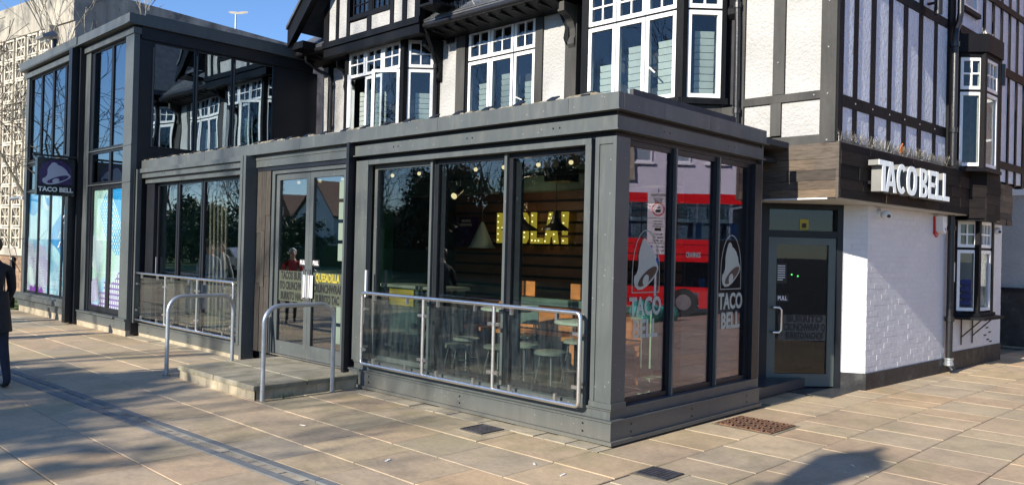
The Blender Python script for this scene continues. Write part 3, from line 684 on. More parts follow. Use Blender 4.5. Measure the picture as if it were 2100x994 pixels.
# corner post with a recessed panel
part('corner_post', A, -0.235, -0.19, -0.006, 0.03, 0.3225, 2.744)
part('corner_post', A, -0.036, 0.0, -0.006, 0.03, 0.3225, 2.744)
part('corner_post', A, -0.1899, -0.0361, -0.005, 0.03, 2.68, 2.744)
part('corner_panel', A, -0.1899, -0.0361, 0.006, 0.03, 0.3225, 2.6795)
part('corner_post', A, -0.04, -0.002, 0.031, 0.205, 0.3225, 2.744)
part('corner_base', A, -0.24, 0.012, -0.014, 0.21, 0.3225, 0.372)

def glazing(parent, fr, s0, s1, z0, z1, o, fw, mat_f, mat_g, cols=1, rows=1, bw=0.022, depth=0.05, name='window', fixed=0.0):
    """a framed window: frame mesh with glazing bars, and one pane object for each light"""
    f = MB(fr); f.box(s0, s1, o-depth, o, z0, z0+fw).box(s0, s1, o-depth, o, z1-fw, z1).box(s0, s0+fw, o-depth, o, z0+fw, z1-fw).box(s1-fw, s1, o-depth, o, z0+fw, z1-fw)
    W, H = (s1-s0-2*fw), (z1-z0-2*fw)
    cs = [s0+fw+W*i/cols for i in range(cols+1)]; rs = [z0+fw+H*i/rows for i in range(rows+1)]
    for c in cs[1:-1]: f.box(c-bw/2, c+bw/2, o-depth+.012, o-.006, z0+fw, z1-fw)
    for j, r_ in enumerate(rs[1:-1]):
        for i in range(cols):
            f.box(cs[i]+(bw/2 if i else 0), cs[i+1]-(bw/2 if i < cols-1 else 0), o-depth+.013, o-.007, r_-bw/2, r_+bw/2)
    w = f.build(name, mat_f, parent)
    for i in range(cols):
        for j in range(rows):
            a0, a1 = cs[i]+(bw/2 if i else 0), cs[i+1]-(bw/2 if i < cols-1 else 0); b0, b1 = rs[j]+(bw/2 if j else 0), rs[j+1]-(bw/2 if j < rows-1 else 0)
            MB(fr).box(a0, a1, o-depth*.5-.004, o-depth*.5+.004, b0, b1).build('pane', mat_g, w)
    return w
FY = front(0.0)
# three tall folding leaves of the pavilion front
for s0, s1 in ((-3.68, -2.565), (-2.56, -1.422), (-1.418, -0.36)):
    glazing(ext, front(0.10), s0, s1, 0.346, 2.688, 0.0, 0.055, A if s0 == -3.68 else AD, 'glass_ext', name='folding_leaf')
for s in (-2.605, -1.45): part('leaf_cover', A, s, s+0.036, 0.062, 0.098, 0.346, 2.688)
for s in (-2.51, -1.365): part('leaf_stile', AD, s, s+0.075, 0.151, 0.19, 0.346, 2.688)
part('pull_handle', 'plastic_white', -3.655, -3.63, -0.03, -0.001, 1.10, 1.42); 
# three leaves of the glass side
for y0, y1 in ((0.235, 1.045), (1.05, 1.895), (1.90, 2.64)):
    w = glazing(ext, Fr((-0.07, 0, 0), (0, 1, 0), (1, 0, 0)), y0, y1, 0.323, 2.744, 0.0, 0.05, AD, 'glass_side', name='folding_leaf')
for y0 in (0.208, 1.03, 1.88): part('leaf_cover', A, -0.068, -0.035, y0, y0+0.026, 0.3225, 2.744)
part('end_post', AD, -0.16, -0.012, 2.645, 2.80, 0.3225, 2.744); part('end_post', A, -0.2, -0.02, 2.8005, 2.83, 0.02, 2.97)

# entrance bay: fascia, upright boards, double doors
part('entrance_fascia', A, -6.45, -4.022, 0.02, 0.12, 2.90, 2.971); part('entrance_fascia', A, -6.45, -4.022, 0.028, 0.12, 2.80, 2.8975)
part('entrance_head', AD, -6.45, -4.022, 0.05, 0.2, 2.742, 2.7995)
for i, x in enumerate((-6.44, -6.31, -6.20)):
    zc = 0.16; rr = random.Random(40+i)
    while zc < 2.74:
        L = min(rr.uniform(0.7, 1.3), 2.741-zc)
        if L < 0.15: L = 2.741-zc
        part('upright_plank', 'plank_upright', x+.002, x+(0.128 if i == 0 else 0.108 if i == 1 else 0.13), 0.06-rr.uniform(0, .012), 0.1, zc+.002, zc+L-.002); zc += L
part('door_frame', A, -6.06, -5.985, 0.07, 0.16, 0.16, 2.741); part('door_frame', A, -4.245, -4.17, 0.07, 0.16, 0.16, 2.741)
part('door_frame', A, -5.984, -4.246, 0.07, 0.16, 2.69, 2.741); part('side_post', AD, -4.169, -4.023, 0.09, 0.2, 0.02, 2.741)
part('threshold', 'stainless', -5.984, -4.246, 0.06, 0.16, 0.1605, 0.175)
DF = front(0.10)
def leaf(s0, s1, pull_side):
    d = MB(DF); a = 0.085
    d.box(s0, s1, -.05, 0, .18, .36).box(s0, s1, -.05, 0, 2.60, 2.686).box(s0, s0+a, -.05, 0, .36, 2.60).box(s1-a, s1, -.05, 0, .36, 2.60)
    d = d.build('door_leaf', A, ext)
    MB(DF).box(s0+a, s1-a, -.03, -.022, .36, 2.60).build('pane', 'glass_bay', d)
    h = s1-.13 if pull_side > 0 else s0+.02
    MB(DF).box(h, h+.11, 0.004, 0.01, 1.0, 1.30).build('push_plate', 'plastic_white', d)
    hx = s1-.05 if pull_side > 0 else s0+.05
    MB(DF).tube([(hx, 0.0, .95), (hx, .05, .98), (hx, .05, 1.35), (hx, 0.0, 1.38)], .011, 8).build('handle', 'stainless', d, smooth=True)
    px = s1-.155 if pull_side > 0 else s0+.155
    MB(DF).box(px-.085, px+.085, -.02, -.016, 1.415, 1.51).build('pull_sticker', 'black_print', d)
    text('pull_lettering', 'PULL', 'white_print', d, DF(px, -.0145, 1.4625), (1, 0, 0), (0, 0, 1), .055, .03, .001)
    return d
dl = leaf(-5.982, -5.12, 1); dr = leaf(-5.115, -4.248, -1)
# the printed menu band across both doors
def menu_band(d, s0, s1, rows, z0, z1, yellow=None):
    MB(DF).box(s0, s1, -.0215, -.019, z0, z1).build('menu_band', 'vinyl_yellow_green', d)
    n = len(rows); h = (z1-z0)/n
    for i, tx in enumerate(rows):
        text('menu_lettering', tx, 'yellow_print' if i == yellow else 'black_print', d, DF((s0+s1)/2, -.0175, z1-h*(i+.5)), (1, 0, 0), (0, 0, 1), h*.74, .035, .001, xs=(s1-s0)/max(1, len(tx))/(h*.74)*0.98)
menu_band(dl, -5.89, -5.21, ['TACOS BURR', 'ITO CRUNCHWR', 'BURRITO NAC'], .92, 1.34)
menu_band(dr, -5.02, -4.34, ['QUESADILLA', 'CRUNCHWRAP', 'BURRITO TAC'], .92, 1.34, 0)
z = .45
for i in range(8):
    if not (.85 < z < 1.36):
        MB(DF).box(-4.46, -4.345, -.0215, -.0195, z, z+.22).build('notice_sheet', 'paper_green', dr)
    z += .265

# left window bay
part('plinth', A, -10.42, -6.50, -0.03, 0.08, 0.06, 0.215); part('plinth_ledge', A, -10.42, -6.50, -0.05, 0.08, 0.2155, 0.24)
part('plinth_base', 'pale_stone', -10.42, -6.48, -0.02, 0.08, -0.02, 0.0595)
bolts([(-10.0, .17), (-10.0, .10), (-8.4, .17), (-8.4, .10), (-6.9, .17), (-6.9, .10)], front(-0.0315))
part('portal_fin', A, -6.53, -6.46, -0.13, 0.058, 0.03, 2.965); part('portal_fin', AD, -10.50, -10.43, -0.16, 0.2, 0.03, 2.965)
part('portal_top', A, -10.429, -6.531, -0.06, 0.06, 2.81, 2.965)
part('portal_edge', A, -6.60, -6.532, -0.14, -0.061, 0.24, 2.965); part('portal_edge', A, -10.428, -10.37, -0.14, -0.061, 0.24, 2.965); part('portal_edge', A, -10.369, -6.601, -0.10, -0.061, 2.90, 2.965)
bolts([(-9.5, 2.86), (-9.42, 2.86), (-7.1, 2.86), (-7.0, 2.86)], front(-0.0605))
part('inner_head', A, -10.36, -6.61, 0.0, 0.08, 2.72, 2.809); part('inner_jamb', AD, -10.36, -10.03, 0.03, 0.12, 0.241, 2.719); part('inner_jamb', A, -6.88, -6.61, 0.0, 0.10, 0.241, 2.719)
part('shadow_gap', AD, -6.609, -6.535, 0.0, 0.1, 0.241, 2.809)
for s0, s1 in ((-10.02, -9.20), (-9.18, -8.28), (-8.26, -6.89)):
    glazing(ext, front(0.09), s0, s1, 0.242, 2.718, 0.0, 0.05, AD, 'glass_bay', name='folding_leaf')
part('pull_handle', 'plastic_grey', -9.98, -9.955, 0.06, 0.089, 1.10, 1.42); part('pull_handle', 'plastic_grey', -6.94, -6.915, 0.06, 0.089, 1.0, 1.3)

# vinyl lettering and bell marks on the glass side
BELL = [(0.02, 0.26), (0.10, 0.30), (0.16, 0.40), (0.18, 0.52), (0.17, 0.66), (0.22, 0.80), (0.28, 0.90), (0.33, 0.98), (0.42, 1.0), (0.50, 0.96), (0.53, 0.90), (0.64, 0.86), (0.76, 0.78), (0.86, 0.66), (0.91, 0.54), (0.98, 0.47), (1.0, 0.40), (0.93, 0.30), (0.76, 0.18), (0.56, 0.07), (0.36, 0.0), (0.17, -0.01), (0.05, 0.05), (0.0, 0.15)]
def ell(cx, cz, a, b, rot, n=20, t0=0, t1=2*math.pi):
    out = []
    for k in range(n):
        w = t0+(t1-t0)*k/n; x, z = a*math.cos(w), b*math.sin(w); out.append((cx+x*math.cos(rot)-z*math.sin(rot), cz+x*math.sin(rot)+z*math.cos(rot)))
    return out
def bell_mark(parent, P, w, h, mats, d):
    """the bell emblem in a frame P(u, v, lift): body, mouth and clapper"""
    body, dark, clap = mats
    mb = MB(); mb.prism([P(u*w, v*h, 0) for u, v in BELL], d); mb.build('bell_shape', body, parent)
    if dark:
        mb = MB(); mb.prism([P(u*w, v*h, .0022) for u, v in ell(0.55, 0.25, 0.42, 0.115, 0.42)], d); mb.build('bell_mouth', dark, parent)
    mb = MB(); mb.prism([P(u*w, v*h, .0044) for u, v in ell(0.47, 0.18, 0.135, 0.095, 0.55)], d); mb.build('bell_clapper', clap, parent)
def side_vinyl(yc, label):
    t = thing('window_decal', (-.06, yc, 1.3), label, 'decal')
    X = -0.0885
    W = 0.46; z0 = 1.335; H = .60
    P = lambda u, v, o: (X+o, yc-W/2+u, z0+v)
    # arch outline
    arch = [(0, 0), (W, 0), (W, .20)]+[(W/2+W/2*math.cos(w), .20+(H-.20)*math.sin(w)) for w in [math.pi*k/12 for k in range(1, 12)]]+[(0, .20)]
    inner = [(W/2+(u-W/2)*.95, H/2+(v-H/2)*.965) for u, v in arch]
    MB().ring([P(u, v, 0) for u, v in arch], [P(u, v, 0) for u, v in inner], (0.0015, 0, 0)).build('arch_line', 'vinyl_line', t)
    Q = lambda u, v, o: (X+.002+o, yc-W*.44+u, z0+.035+v)
    bell_mark(t, Q, W*.88, H*.80, ('vinyl_pale', 'vinyl_black', 'vinyl_pale'), (0.0015, 0, 0))
    text('vinyl_lettering', 'TACO', 'vinyl_pale', t, (X+.003, yc, 1.20), (0, 1, 0), (0, 0, 1), .165, .035, .001, xs=.80)
    text('vinyl_lettering', 'BELL', 'vinyl_pale', t, (X+.003, yc, .99), (0, 1, 0), (0, 0, 1), .165, .035, .001, xs=.86)
side_vinyl(.63, 'pale bell mark and lettering on the side pane nearest the corner')
side_vinyl(2.27, 'pale bell mark and lettering on the side pane nearest the far door')
t = thing('window_decal', (-.06, 1.36, 1.5), 'small pale word decal on the middle side pane', 'decal')
text('vinyl_lettering', 'CRAVINGS', 'vinyl_pale', t, (-.0865, 1.47, 1.70), (0, 1, 0), (0, 0, 1), .052, .02, .001)

# ---------------------------------------------------------------- glass balustrades
def balustrade(label, x0, x1, posts, zt, zb, y):
    t = thing('glass_balustrade', ((x0+x1)/2, y, zb), label, 'balustrade'); R = .021
    P = [(x0, y, zb), (x0, y, zt), (x1, y, zt), (x1, y, zb)]
    def arcpath(pts):
        out = []; n = len(pts); rr = .05
        for i in range(n):
            p, a, b = np.array(pts[i]), np.array(pts[i-1]), np.array(pts[(i+1) % n])
            da = (a-p)/np.linalg.norm(a-p); db = (b-p)/np.linalg.norm(b-p)
            for k in range(5):
                w = k/4; out.append(p+da*rr*(1-w)**2+db*rr*w**2)
        out.append(out[0]); return out
    MB().tube(arcpath(P), R, 12, cap=False).build('rail_loop', 'stainless', t, smooth=True, fix=False)
    for x in posts: MB().tube([(x, y, zb+.01), (x, y, zt-.01)], R*.95, 12).build('post', 'stainless', t, smooth=True)
    xs_ = [x0]+list(posts)+[x1]
    cl = MB().box(-.013, .013, -.016, .016, -.03, .03).mesh('clamp', 'stainless'); cl2 = MB().box(-.03, .03, -.016, .016, -.015, .015).mesh('clamp', 'stainless')
    for a, b in zip(xs_[:-1], xs_[1:]):
        bx('glass_panel', 'glass_rail', t, a+.055, b-.055, y-.005, y+.005, zb+.06, zt-.06)
        for f_ in (.22, .75):
            for z in (zb+.05, zt-.05): piece('clamp', cl, t, Matrix.Translation((a+(b-a)*f_, y, z)))
        for z in (zb+.17, zt-.19):
            for x in (a+.045, b-.045): piece('clamp', cl2, t, Matrix.Translation((x, y, z)))
    for x in (x0, x1):
        for z in (zb+.2, zt-.2): bx('wall_bracket', 'stainless', t, x-.018, x+.018, y+.015, 0.0 if x0 > -5 else -.02, z-.012, z+.012)
    return t
balustrade('long glass balustrade with steel rail across the biggest window bay', -3.62, -.30, (-2.49, -1.40), 1.155, .315, -.085)
balustrade('glass balustrade with steel rail across the left window bay', -10.42, -6.79, (-9.16, -7.97), 1.125, .30, -.10)
# ================================================================ two storey glazed tower on the left
tow = thing('glazed_tower', (-13.5, 0, 0), 'two storey dark framed glazed tower with printed lower panes', 'building')
def tp(name, mat, *b, parent=None): return bx(name, mat, parent or tow, *b)
TF = front(-0.22)
tp('core_wall', 'anthracite_dark', -16.7, -10.62, 2.6, 3.5, 0, 5.5); tp('core_floor', 'wall_grey', -16.7, -10.62, -.05, 2.59, 2.95, 3.3); tp('ceiling', 'ceiling_dark', -16.7, -10.62, -.1, 2.59, 5.42, 5.5)
tp('ground_slab', 'tile_floor', -16.7, -10.62, -.1, 2.59, 0.0, .12)
tp('inner_wall', 'wall_grey', -16.7, -10.62, 2.0, 2.1, .121, 2.949)
tp('left_wall', 'anthracite_dark', -16.83, -16.705, -.18, 3.5, .1, 5.5)
# roof edge
tp('roof_deck', 'bitumen', -16.7, -10.55, -.1, 3.5, 5.501, 5.6)
tp('roof_flashing', 'roof_edge_metal', -13.10, -10.42, -.33, -.2, 5.555, 5.725); tp('roof_flashing', 'roof_edge_metal', -10.55, -10.42, -.199, 3.42, 5.555, 5.725)
tp('roof_upstand', 'roof_edge_metal', -10.80, -10.56, .0, 3.4, 5.601, 5.80)
tp('roof_flashing', 'roof_edge_metal', -16.95, -13.104, -.35, -.2, 5.57, 5.735)
tp('drip_edge', 'roof_edge_metal', -16.96, -10.40, -.36, -.2, 5.538, 5.553); tp('drip_edge', 'roof_edge_metal', -10.55, -10.40, -.199, 3.42, 5.538, 5.553)
tp('fascia_band', A, -13.0, -10.46, -.24, -.1, 5.39, 5.50); tp('fascia_band', A, -16.88, -13.38, -.26, -.1, 5.38, 5.50)
tp('shadow_gap', AD, -16.85, -10.5, -.2, -.1, 5.501, 5.537)
tp('fascia_side', AD, -10.58, -10.462, -.099, 3.42, 5.32, 5.537)
bolts([(-12.6, 5.45), (-12.5, 5.45), (-11.2, 5.45), (-11.1, 5.45)], front(-.2405), tow); bolts([(-16.3, 5.44), (-16.2, 5.44), (-15.1, 5.44), (-15.0, 5.44), (-13.8, 5.44), (-13.7, 5.44)], front(-.2605), tow)
# projecting fin between the two bays
tp('portal_fin', AD, -13.28, -13.10, -.42, .05, .03, 5.50); tp('portal_fin', A, -13.37, -13.281, -.34, .0, .03, 5.50); tp('portal_fin', AD, -13.02, -12.96, -.30, .0, .03, 5.50)
# right bay
tp('corner_column', A, -10.86, -10.48, -.22, -.12, 3.42, 5.389); tp('corner_column', A, -10.86, -10.48, -.222, -.12, 2.76, 3.40); tp('corner_column', A, -10.86, -10.48, -.22, -.12, .30, 2.74)
tp('corner_band', A, -10.87, -10.47, -.232, -.12, 3.401, 3.419); tp('corner_band', A, -10.87, -10.47, -.232, -.12, 2.741, 2.759)
tp('jamb', A, -12.955, -12.70, -.20, -.08, .30, 5.389)
for z0, z1 in ((3.42, 5.388), (2.76, 3.40)):
    for s0, s1 in ((-12.60, -11.63), (-11.62, -10.88)):
        glazing(tow, front(-.17), s0, s1, z0, z1, 0, .045, AD, 'glass_tower', name='window')
tp('transom', A, -12.70, -10.87, -.195, -.1, 3.401, 3.419); tp('transom', A, -12.70, -10.87, -.195, -.1, 2.741, 2.759); tp('jamb', AD, -12.699, -12.605, -.165, -.08, .30, 5.389)
tp('sill', A, -12.95, -10.45, -.27, -.1, .27, .299); tp('plinth', A, -12.95, -10.45, -.25, -.1, .10, .2695); tp('plinth_base', 'pale_stone', -12.95, -10.45, -.24, -.1, -.02, .0995)
tp('sill_ledge', A, -12.7, -10.9, -.31, -.271, .285, .31)
bolts([(-12.5, .22), (-12.5, .15), (-11.0, .22), (-11.0, .15)], front(-.2505), tow)
# left bay
for k in range(4):
    s0 = -16.62+k*.81; s1 = s0+.79
    for z0, z1 in ((3.42, 5.378), (2.76, 3.40)):
        glazing(tow, front(-.19), s0, s1, z0, z1, 0, .04, AD, 'glass_tower', name='window')
tp('transom', A, -16.70, -13.375, -.215, -.1, 3.401, 3.419); tp('transom', A, -16.70, -13.375, -.215, -.1, 2.741, 2.759)
tp('jamb', A, -16.84, -16.63, -.23, -.1, .30, 5.379)
tp('sill', A, -16.9, -13.375, -.30, -.1, .40, .44); tp('sill', A, -16.95, -13.375, -.34, -.1, .30, .399); tp('plinth', A, -16.9, -13.375, -.27, -.1, .14, .2995)
x = -16.86
while x < -13.4:
    L = min(.42, -13.38-x); tp('plinth_stone', 'pale_stone', x+.003, x+L-.003, -.25, -.1, -.02, .139); x += L
# right side of the tower, facing the old building
TS = Fr((-10.5, 0, 0), (0, 1, 0), (1, 0, 0))
tp('side_panel', AD, -10.60, -10.50, -.119, .12, 3.0, 5.319); tp('side_panel', AD, -10.60, -10.50, 2.56, 3.55, 3.0, 5.319); tp('side_panel', AD, -10.60, -10.503, .121, 2.559, 3.0, 3.38)
tp('side_panel', AD, -10.60, -10.503, -.119, 3.5, .0, 2.999)
for y0, y1 in ((.125, .93), (.94, 1.67), (1.68, 2.555)):
    glazing(tow, TS, y0, y1, 3.385, 5.318, 0, .035, AD, 'glass_tower_side', name='side_window')
for y0 in (.12, .925, 1.665): tp('side_mullion', A, -10.502, -10.48, y0, y0+.02, 3.40, 5.2)
# printed panes
C_BLUE, C_SKY, C_PALE, C_LILAC, C_PURPLE, C_MINT = (0.01, 0.30, 0.72), (0.10, 0.52, 0.85), (0.62, 0.78, 0.86), (0.42, 0.38, 0.62), (0.22, 0.04, 0.42), (0.48, 0.70, 0.64)
pattern('print_stripe', C_PALE, C_SKY, 'stripe', 5.0, .72); pattern('print_blue', C_BLUE, C_SKY, 'noise', 14, .6); pattern('print_waves', (0.72, 0.74, 0.82), C_LILAC, 'wavy', 6.0, .45)
pattern('print_mist', C_PALE, C_SKY, 'mist', 2.2); pattern('print_lilac', C_LILAC, (0.66, 0.64, 0.8), 'dots', 90, .68); pattern('print_purple', C_PURPLE, (0.34, 0.10, 0.55), 'mist', 3)
pattern('print_white', (0.78, 0.8, 0.82), C_PALE, 'mist', 4); pattern('print_mint', C_MINT, (0.6, 0.8, 0.74), 'stripe', 6, .6, .5); pattern('print_dots', (0.08, 0.42, 0.75), (0.78, 0.84, 0.84), 'dots', 55, .60)
pattern('print_grid', (0.20, 0.10, 0.45), (0.76, 0.80, 0.86), 'grid', 62, .30); pattern('print_speck', C_SKY, (0.72, 0.8, 0.9), 'noise', 40, .5); pattern('print_dash', (0.42, 0.66, 0.74), (0.8, 0.86, 0.86), 'stripe', 9, .5, math.pi/2)
def clip_rect(poly, x0, x1, z0, z1):
    for a, b, c in ((-1, 0, -x0), (1, 0, x1), (0, -1, -z0), (0, 1, z1)):
        poly = clip_half(poly, a, b, c)
        if len(poly) < 3: return []
    return poly
def prints(fr, panes, z0, z1, layers, fw):
    for s0, s1 in panes:
        f = MB(fr); f.box(s0, s1, -.05, 0, z0, z0+fw*1.4).box(s0, s1, -.05, 0, z1-fw, z1).box(s0, s0+fw, -.05, 0, z0+fw*1.4, z1-fw).box(s1-fw, s1, -.05, 0, z0+fw*1.4, z1-fw)
        w = f.build('printed_window', AD, tow)
        for i, (mat, poly) in enumerate(layers):
            q = clip_rect(poly, s0+fw, s1-fw, z0+fw*1.4, z1-fw)
            if q: MB(fr).prism([(u, -.035+i*.0012, v) for u, v in q], (0, .001, 0)).build('printed_sheet' if i == 0 else 'printed_shape', mat, w)
        MB(fr).box(s0+fw, s1-fw, -.018, -.012, z0+fw*1.4, z1-fw).build('pane', 'glass_rail', w)
def circ(cx, cz, r, n=24, wob=0.0, seed=0):
    rr = random.Random(seed); return [(cx+(r+rr.uniform(-wob, wob))*math.cos(2*math.pi*k/n), cz+(r+rr.uniform(-wob, wob))*math.sin(2*math.pi*k/n)) for k in range(n)]
# left bay print: s from -16.6 to -13.4, z .44 to 2.74
L4 = [(-16.62+k*.81, -16.62+k*.81+.79) for k in range(4)]
prints(front(-.19), L4, .442, 2.738, [
    ('print_stripe', [(-17, .4), (-13, .4), (-13, 2.8), (-17, 2.8)]),
    ('print_blue', circ(-16.3, 2.75, .55)), ('print_white', circ(-15.25, 2.72, .42)), ('print_blue', circ(-15.2, 2.70, .30)), ('print_white', ell(-15.2, 2.68, .2, .08, .3)),
    ('print_blue', [(-15.3, 1.5), (-14.9, 1.95), (-14.2, 2.3), (-13.2, 2.62), (-13.2, .4), (-13.9, 1.0), (-14.6, 1.35)]),
    ('print_mist', [(-16.7, .4), (-16.7, 1.72), (-16.0, 1.62), (-15.2, 1.68), (-14.5, 1.45), (-13.9, 1.05), (-13.4, .6), (-13.4, .4)]),
    ('print_lilac', [(-16.0, 1.0), (-16.0, 1.58), (-15.3, 1.5), (-14.95, 1.0), (-15.1, .6)]),
    ('print_waves', [(-16.7, .4), (-16.7, 1.66), (-16.2, 1.55), (-15.8, 1.2), (-15.5, 1.0), (-15.2, .5), (-15.2, .4)]),
    ('print_speck', [(-14.95, .4), (-14.7, .95), (-14.0, 1.25), (-13.6, .95), (-13.4, .4)]),
    ('print_white', [(-16.62, .72), (-16.55, 1.0), (-16.4, 1.08), (-16.2, 1.0), (-16.05, .8), (-15.95, .66), (-16.3, .6)]),
    ('print_purple', [(-16.4, .4), (-16.35, .62), (-16.1, .58), (-15.9, .70), (-15.7, .55), (-15.5, .62), (-15.3, .4)]),
] + [('print_white', [(-14.5+a, b), (-14.42+a, b+.02), (-14.38+a, b+.10), (-14.30+a, b+.12), (-14.31+a, b+.15), (-14.41+a, b+.12), (-14.45+a, b+.05), (-14.51+a, b+.03)]) for a, b in ((0, 1.7), (.2, 1.9), (.45, 2.1), (.75, 1.8), (.6, 1.5), (.9, 2.2), (.95, 1.4), (.05, 1.5), (.25, 2.05))], .035)
R2 = [(-12.58, -11.63), (-11.62, -10.9)]
prints(front(-.16), R2, .32, 2.738, [
    ('print_mint', [(-13, .3), (-10.5, .3), (-10.5, 2.8), (-13, 2.8)]),
    ('print_blue', [(-11.75, 2.8), (-10.5, 2.8), (-10.5, 1.3), (-11.0, 1.6), (-11.4, 2.3)]),
    ('print_dots', [(-12.2, 2.3), (-11.9, 2.6), (-11.4, 2.35), (-11.0, 1.9), (-10.95, 1.45), (-11.3, 1.4), (-11.9, 1.75)]),
    ('print_white', [(-12.6, 1.2), (-12.6, 1.75), (-12.3, 1.8), (-12.0, 1.6), (-11.95, 1.3), (-12.2, 1.05)]),
    ('print_dash', [(-11.5, .9), (-11.25, 1.42), (-10.5, 1.42), (-10.5, .9)]),
    ('print_mist', [(-13, .3), (-13, .95), (-12.3, .85), (-11.8, 1.0), (-11.4, .8), (-11.4, .3)]),
    ('print_purple', [(-13, .3), (-13, .45), (-10.5, .42), (-10.5, .3)]),
    ('print_grid', [(-11.62, .42), (-11.62, .85), (-11.3, .95), (-11.1, 1.15), (-10.5, 1.2), (-10.5, .42)]),
    ('print_grid', [(-12.1, .42), (-12.1, .7), (-11.85, .7), (-11.85, .9), (-11.6, .9), (-11.6, .42)]),
    ('print_lilac', circ(-12.35, .72, .25, 16, .05, 4)),
], .075)
# ---------------------------------------------------------------- blade sign on the tower
bs = thing('hanging_sign', (-13.0, -.65, 2.53), 'dark square blade sign with purple bell hanging from the glazed tower', 'sign')
bx('sign_box', 'sign_black', bs, -13.08, -12.95, -1.02, -.36, 2.53, 3.26)
SB = lambda u, v, o: (-12.9495+o, -1.02+u, 2.53+v)
MB().prism([SB(u, v, 0) for u, v in [(.045, .22), (.615, .22)]+[(.33+.285*math.cos(w), .44+.255*math.sin(w)) for w in [math.pi*k/14 for k in range(15)]]], (.002, 0, 0)).build('purple_field', 'sign_purple', bs)
bell_mark(bs, lambda u, v, o: SB(.09+u, .215+v, .0025+o), .50, .43, ('sign_pale', 'sign_purple', 'sign_pale'), (.0018, 0, 0))
text('sign_lettering', 'TACO BELL', 'white_print', bs, SB(.33, .115, .003), (0, 1, 0), (0, 0, 1), .085, .035, .002, xs=.98)
bx('bracket_arm', 'cast_black', bs, -13.04, -12.99, -1.08, -.25, 3.285, 3.325); 
for y in (-.92, -.46): bx('hanger', 'cast_black', bs, -13.03, -13.0, y-.012, y+.012, 3.2605, 3.2845)
# floodlight and small camera on the tower
fl = thing('floodlight', (-14.5, -.3, 5.74), 'tilted black floodlight on the roof edge of the glazed tower', 'floodlight')
MB(Fr((-14.55, -.45, 5.93), (1, 0, 0), (0, -1, 0))).prism([(-.24, -.12, .04), (-.24, .16, -.05), (-.24, .18, 0.0), (-.24, -.02, .12)], (.48, 0, 0)).build('lamp_head', 'plastic_grey', fl)
bx('bracket', 'cast_black', fl, -14.60, -14.5, -.36, -.30, 5.736, 5.93); bx('lens', 'glass_house', fl, -14.77, -14.33, -.59, -.42, 5.868, 5.878)
cm = thing('security_camera', (-16.95, -.3, 2.6), 'small white security camera at the left edge of the tower', 'camera')
bx('mount', 'plastic_white', cm, -16.98, -16.845, -.25, -.2, 2.58, 2.66); MB().tube([(-16.97, -.28, 2.62), (-16.99, -.48, 2.58)], .038, 10).build('camera_body', 'plastic_white', cm, smooth=True)
# ================================================================ old half timbered building
U, BY, GYY = 3.65, 3.22, 3.0
tud = thing('timbered_building', (-5, 3.65, 3.0), 'white and black half timbered old building with bay windows and gables', 'building')
UF = front(U)
def tb(name, mat, *b, fr=UF, parent=None): return bx(name, mat, parent or tud, *b, fr=fr)
BT, WT = 'black_timber', 'weathered_timber'
# dark rooms behind the windows, solid core
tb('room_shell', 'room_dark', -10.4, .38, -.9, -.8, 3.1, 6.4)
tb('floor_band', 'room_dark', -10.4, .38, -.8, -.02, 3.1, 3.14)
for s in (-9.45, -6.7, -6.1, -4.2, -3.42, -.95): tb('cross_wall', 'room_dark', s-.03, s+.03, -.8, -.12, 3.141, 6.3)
def panel(s0, s1, z0, z1, fr=UF, o=0.0, mat='render_white'): return MB(fr).box(s0, s1, o-.10, o, z0, z1).build('render_panel', mat, tud)
def beam(s0, s1, z0, z1, o=.028, mat=BT, fr=UF, name='timber', d=.12):
    return MB(fr).box(s0, s1, o-d, o, z0, z1).build(name, mat, tud)
# plain wall left of the left bay
panel(-10.42, -10.21, 3.1, 5.45); panel(-10.04, -9.61, 3.1, 5.40)
beam(-10.20, -10.05, 3.1, 5.45); beam(-9.60, -9.34, 3.1, 5.45); beam(-10.42, -9.34, 5.452, 5.62, .04)
# between left bay and the middle windows
panel(-6.63, -6.20, 3.1, 5.42); beam(-6.735, -6.635, 3.1, 5.45); beam(-6.195, -5.97, 3.1, 5.45, mat=WT); beam(-5.969, -5.90, 3.1, 5.45, .0)
beam(-4.325, -4.165, 3.1, 5.45, mat=WT); panel(-4.16, -3.70, 3.1, 5.40, mat='render_white'); beam(-3.695, -3.47, 3.1, 5.45, mat=WT)
beam(-6.735, -3.47, 5.452, 5.62, .05); beam(-4.16, -3.70, 5.405, 5.451, .03, WT)
for x in (-6.45, -6.33): MB(UF).prism([(x, .028, 5.33), (x+.09, .028, 5.33), (x+.09, .028, 5.40), (x, .028, 5.40)], (0, .02, 0)).build('timber_tooth', BT, tud)
# right of the right bay
beam(-.805, -.695, 3.05, 6.2, mat=WT); panel(-.69, -.315, 3.705, 6.2); beam(-.31, -.16, 3.705, 6.2, mat=WT); panel(-.155, .288, 3.705, 6.2)
beam(.292, .478, 3.05, 6.2, .03, mat=WT); beam(-.694, .291, 3.602, 3.70, mat=WT)
panel(-.69, -.335, 3.195, 3.60); beam(-.33, -.195, 3.195, 3.60, mat=WT); panel(-.19, .288, 3.175, 3.60)
beam(-.694, .291, 3.03, 3.172, mat=WT); panel(-1.0, -.81, 3.05, 3.5); beam(-1.0, -.81, 3.502, 3.62, mat=WT)
for s, z in ((.385, 3.65), (.385, 3.1), (.385, 4.2), (.385, 4.75), (-.24, 4.1), (.22, 3.65)):
    MB(UF).prism([(s+.011*math.cos(k*math.pi/3), .0305, z+.011*math.sin(k*math.pi/3)) for k in range(6)], (0, .006, 0)).build('peg', 'plastic_grey', tud)

